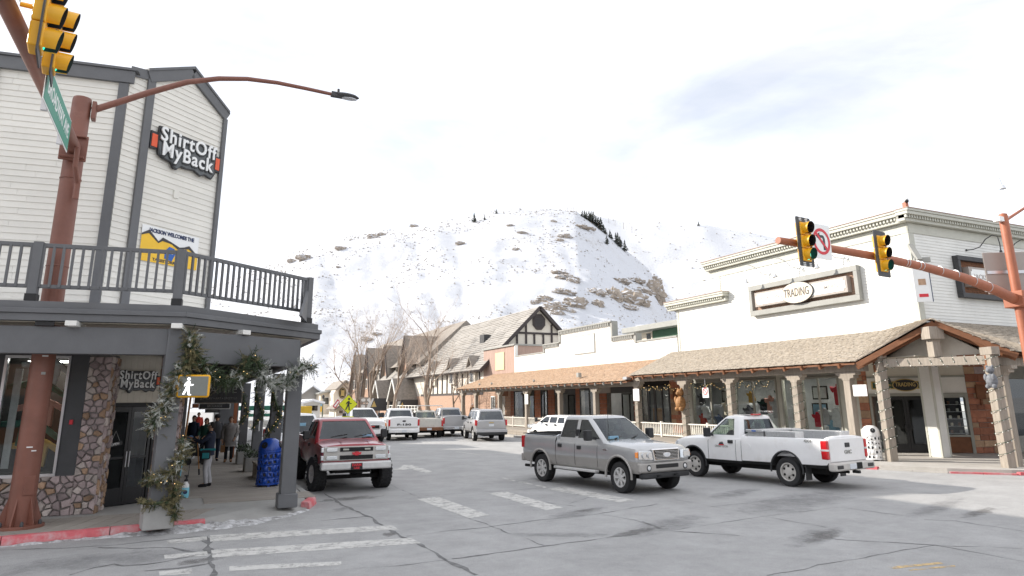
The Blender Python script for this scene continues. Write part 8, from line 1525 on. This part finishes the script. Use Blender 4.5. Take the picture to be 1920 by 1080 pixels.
    for q, (z, rx, ry, cx) in enumerate(lv):
        pq = puff * (1 if q > 2 else .4) * (1 + (.35 if q % 2 else -.35) * (puff > .03)); rings.append([V(((cx + (rx + pq) * math.cos(2 * math.pi * t / n)) * k, (ry + pq) * math.sin(2 * math.pi * t / n) * k, z * k)) for t in range(n)])
    m.add([v for r in rings for v in r], [(a * n + t, a * n + (t + 1) % n, (a + 1) * n + (t + 1) % n, (a + 1) * n + t) for a in range(len(rings) - 1) for t in range(n)] + [tuple(range((len(rings) - 1) * n, len(rings) * n))])
    jk = m.build('jacket', top, o, angle=70)
    for s_ in 'lr':
        a, e, w_ = J['s' + s_], J['e' + s_], J['w' + s_]; pts = [a.lerp(J['che'], .35), a, a.lerp(e, .5), e, e.lerp(w_, .5), w_]; MB().tube(pts, [.085 * k + puff * .5, .082 * k + puff * .6, .068 * k + puff * .6, .06 * k + puff * .6, .052 * k + puff * .5, .043 * k + puff * .3], 12).build('sleeve', top, jk, angle=80)
    m = MB(); rings = [[V(((0.0 + rx * math.cos(2 * math.pi * t / n)) * k, ry * math.sin(2 * math.pi * t / n) * k, z * k)) for t in range(n)] for z, rx, ry in ((1.02, .11, .15), (.96, .118, .165), (.88, .122, .172), (.82, .1, .15))]
    m.add([v for r in rings for v in r], [(a * n + t, a * n + (t + 1) % n, (a + 1) * n + (t + 1) % n, (a + 1) * n + t) for a in range(3) for t in range(n)] + [tuple(range(3 * n, 4 * n))])
    for s_ in 'lr':
        a, e, w_ = J['h' + s_], J['k' + s_], J['a' + s_]; m.tube([a + V((0, 0, .04)), a.lerp(e, .4), e, e.lerp(w_, .45), w_ + V((0, 0, .0))], [.092 * k, .088 * k, .066 * k, .062 * k, .055 * k], 12)
    m.build('trousers', legs, o, angle=80)
    for s_ in 'lr':
        a, t = J['a' + s_], J['t' + s_]; z = V((0, 0, 1)); pts = [a + V((-.06, 0, -.05)), a + V((.0, 0, -.04)), t + V((-.02, 0, -.0)), t + V((.05, 0, -.012))]; skin('shoe', [a + V((0, 0, .14 if boots else .03))] + pts, [(0, 2), (1, 2), (2, 3), (3, 4)], [.05, .045, .055, .045, .03], 2, shoes, o)
    hc = J['hea']
    m = MB()
    for v in ICO[0]:
        if v.x < .42 - .25 * v.z or v.z > .55: 
            pass
    hv = [V((v.x * .1 - .012, v.y * .093, v.z * .118)) * k for v in ICO[0]]; keep = [(ICO[0][i].x < .25 and ICO[0][i].z > -.55) or ICO[0][i].z > .5 for i in range(len(hv))]; fs = [f for f in ICO[1] if all(keep[i] for i in f)]; mp_ = {}; vv = []
    for f in fs:
        for i in f:
            if i not in mp_: mp_[i] = len(vv); vv.append(hc + V((0, 0, .015)) + hv[i])
    MB().add(vv, [tuple(mp_[i] for i in f) for f in fs]).build('hair', hair, o, angle=180, fix=False)
    if hairlong: skin('hair_length', [hc + V((-.06, .0, .05)), hc + V((-.09, .03, -.08)), hc + V((-.07, .06, -.24)), hc + V((-.07, -.05, -.22))], [(0, 1), (1, 2), (1, 3)], [.07, .07, .045, .045], 0, hair, o)
    if hat: MB().lathe([(.108 * k, 0), (.112 * k, .05), (.1 * k, .1), (.06 * k, .14), (.01, .15)], T(hc + V((-.01, 0, .02))), 18).build('beanie', hat, o)
    MB().add([hc + V((.085, 0, .02)), hc + V((.115, 0, -.03)), hc + V((.085, .018, -.035)), hc + V((.085, -.018, -.035))], [(0, 2, 1), (0, 1, 3), (1, 2, 3)]).build('nose', skinmt, o, fix=False)
    for s_ in (-1, 1): MB().sph(hc + V((-.005, s_ * .09, -.01)), .025, 8, 6, (.6, .4, 1.2)).build('ear', skinmt, o); MB().sph(hc + V((.085, s_ * .034, .012)), .012, 8, 6).build('eye', 'hair_black', o)
    MB().box(.083, .09, -.024, .024, -.07, -.06, T(hc)).build('mouth', 'stone_red', o)
    if glasses: MB().box(.08, .1, -.075, .075, .0, .035, T(hc)).build('sunglasses', 'black_gloss', o, bevel=.008)
    return o, J
down = (((-.02, .24, 1.13), (.08, .22, .9)), ((-.02, -.24, 1.13), (.08, -.22, .9)))
mn, J = person('man in navy jacket and light grey trousers reaching toward the shop window', (.95, 22.1), math.pi - .15, 1.72, 'navy', 'ltgray', 'blackcloth', 'hair_black', (((.2, .2, 1.2), (.44, .1, 1.3)), ((.18, -.2, 1.16), (.4, -.12, 1.22))), glasses=True, step=.03)
sk_ = MB().sph((.0, .0, 0), .07, 10, 8, (1.2, .9, 1)); o = tag(sk_.build('glove', 'glove', None), 'blue work glove on the hand of the man in navy', 'glove'); o.location = (.43, 22.2, 1.48)
b_ = thing('hip_bag', 'black and teal tool pouch on the hip of the man in navy', 'bag', (.85, 21.9, .95)); MB().box(.72, .98, 21.84, 21.96, .9, 1.15).build('pouch', 'blackcloth', b_, bevel=.04); MB().box(.76, .94, 21.82, 21.845, .93, 1.08).build('pocket', 'bag_teal', b_, bevel=.02); MB().box(.7, 1.1, 21.9, 21.94, 1.13, 1.19).build('belt', 'bag_teal', b_, bevel=.01)
st_ = thing('squeegee_pole', 'wooden squeegee pole held by the man in navy', 'pole', (.62, 21.9, .6)); MB().tube([(.6, 22.0, 1.5), (.72, 21.88, .62)], .016, 8).build('shaft', 'handle_wood', st_); MB().tube([(.715, 21.885, .66), (.735, 21.87, .5)], .022, 8).build('tip', 'black', st_)
st_ = thing('extension_pole', 'long wooden pole leaning against the stone pier', 'pole', (.25, 20.2, .15)); a, b = aY(344, 842, 20.6), aY(358, 742, 20.7); MB().tube([a, b], .025, 8).build('shaft', 'handle_wood', st_); MB().tube([a, a + (a - b).normalized() * .7], .028, 8).build('foot', 'bottle_blue', st_)
person('woman in dark green jacket pushing a stroller in the arcade', (1.12, 30.6), -math.pi / 2 - .5, 1.68, 'forest', 'blackcloth', 'blackcloth', 'hair_brown', (((.12, .2, 1.16), (.3, .14, 1.05)), ((.12, -.2, 1.16), (.3, -.14, 1.05))), hairlong=True, puff=.015)
person('man in black beanie and dark coat behind the man in navy', (1.55, 31.6), -math.pi / 2, 1.78, 'charcloth', 'navy', 'blackcloth', 'hair_black', down, hat='blackcloth', puff=.01)
person('woman in long grey puffer coat and tan boots', (2.02, 30.6), -math.pi / 2 - .1, 1.72, 'puffer', 'blackcloth', 'tanboot', 'hair_brown', (((.0, .27, 1.14), (.12, .2, .95)), ((.0, -.27, 1.14), (.06, -.26, .88))), long_top=True, puff=.045, boots=True, hem=.62)
o = tag(MB().box(1.7, 1.86, 30.35, 30.45, .55, .82).tube([(1.71, 30.4, .8), (1.74, 30.4, .95), (1.82, 30.4, .95), (1.85, 30.4, .8)], .01, 6).build('handbag', 'tanboot', None, bevel=.02), 'tan leather handbag held by the woman in grey', 'bag')
person('figure in navy top, blue jeans and white boots at the shop window', (.72, 33.2), -math.pi / 2 - .6, 1.75, 'navy', 'denim', 'whitecloth', 'hair_black', down, boots=True)
person('distant person in red jacket deep in the arcade', (1.25, 47), -math.pi / 2, 1.72, 'redcloth', 'blackcloth', 'blackcloth', 'hair_black', down)
q = aX(886, 795, 25.6); person('white haired person in brown jacket standing on the far porch', (25.6, q.y, .45), -math.pi * .6, 1.72, 'tanboot', 'blackcloth', 'blackcloth', 'whitecloth', down)
# stroller
o = thing('stroller', 'black pushchair in front of the woman in green', 'stroller', (.85, 29.9, .16)); MB().prism([(-.25, .35), (.2, .3), (.3, .45), (.1, .55), (-.05, .95), (-.3, 1.0)], T((.85, 30.05, .16)) @ YM, -.2, .2).build('seat', 'blackcloth', o, bevel=.03)
MB().tube([(.6, 30.0, .3), (.9, 30.0, .7), (1.2, 30.0, 1.15)], .014, 6).build('frame', 'charcoal', o); MB().tube([(1.2, 29.85, 1.16), (1.2, 30.2, 1.16)], .02, 6).build('handle', 'black', o)
wm2 = MB().lathe([(.06, -.02), (.11, -.025), (.115, 0), (.11, .025), (.06, .02)], Matrix.Rotation(math.pi / 2, 4, 'X'), 18).mesh('wheel', 'tyre')
for x, y in ((.58, 29.85), (.58, 30.2), (1.1, 29.85), (1.1, 30.2)): link('wheel', wm2, o, T((x, y, .28)))
# sprayer bottle
o = thing('pump_sprayer', 'blue and white pump sprayer standing on the walk', 'sprayer', (.38, 19.8, .162)); M = T((.38, 19.8, .162)); MB().lathe([(.085, 0), (.092, .03), (.092, .22), (.085, .24)], M, 20).build('tank', 'bottle_blue', o); MB().lathe([(.085, .24), (.08, .3), (.04, .36), (.035, .38)], M, 20).build('shoulder', 'sign_white', o); MB().lathe([(.045, .38), (.045, .42), (.02, .44), (.02, .5), (.05, .5), (.05, .53)], M, 14).build('pump', 'black', o); MB().tube([M @ V((.03, 0, .45)), M @ V((.05, 0, .78))], .008, 6).build('wand', 'black', o); MB().lathe([(.05, 0), (.05, .004)], M @ T((0, -.092, .14)) @ Matrix.Rotation(math.pi / 2, 4, 'X'), 16).build('logo', 'banner_navy', o)
# planters and benches in the arcade
def planter(label, x, y, s=1.):
    o = thing('planter', label, 'planter', (x, y, .16)); MB().box(x - .25, x + .25, y - .35, y + .35, .16, .62).build('trough', 'concrete', o, bevel=.03); r = random.Random(int(y * 10)); m = MB()
    for k in range(240):
        p = V((x + r.uniform(-.25, .25), y + r.uniform(-.35, .35), .6 + r.random() * .25)); d = V((r.gauss(0, 1), r.gauss(0, 1), r.random())).normalized(); s2 = d.cross(V((0, 0, 1))).normalized() * .02; m.add([p - s2, p + s2, p + d * .16], [(0, 1, 2)])
    m.build('greenery', 'needle_green', o, angle=0, fix=False)
planter('concrete planter with evergreen sprigs by the third arcade post', 2.5, 26.2); planter('concrete planter with evergreen sprigs by the fourth arcade post', 2.5, 29.6)
o = thing('bench', 'wooden bench against the arcade posts behind the blue bin', 'bench', (2.55, 23.9, .16)); bx('seat', 'wood_gray', o, 2.35, 2.75, 23.2, 24.6, .55, .62, bevel=.01); [bx('leg', 'wood_gray', o, 2.38, 2.72, y, y + .1, .16, .55) for y in (23.3, 24.4)]; bx('backrest', 'wood_gray', o, 2.72, 2.78, 23.2, 24.6, .7, 1.0, bevel=.01)
# ================================================================ rest of the intersection behind the camera (seen only in reflections)
def backblock(label, x0, x1, y0, y1, h, mt, n):
    o = thing('town_building', label, 'building', ((x0 + x1) / 2, y1, 0)); bx('wall', mt, o, x0, x1, y0, y1, 0, h); bx('roof', 'shingle_dark', o, x0 - .5, x1 + .5, y0 - .5, y1 + 1.5, h, h + .4)
    for k in range(n):
        xx = x0 + (k + .25) * (x1 - x0) / n; w_ = (x1 - x0) / n * .5; f = bx('window', 'charcoal', o, xx, xx + w_, y1, y1 + .06, 1, 3); bx('pane', 'glass_dark', f, xx + .1, xx + w_ - .1, y1 + .06, y1 + .08, 1.1, 2.9)
backblock('brown storefront row across the street behind the viewer', -40, -8, -30, -16, 7.5, 'wood_brown', 8); backblock('log storefront across the street behind the viewer', 24, 60, -32, -14, 8, 'wood_gray', 9); backblock('dark storefront at the far side of the crossing behind the viewer', -7, 5, -60, -46, 8, 'charcoal', 3)
bpy.data.scenes.remove(TMP)
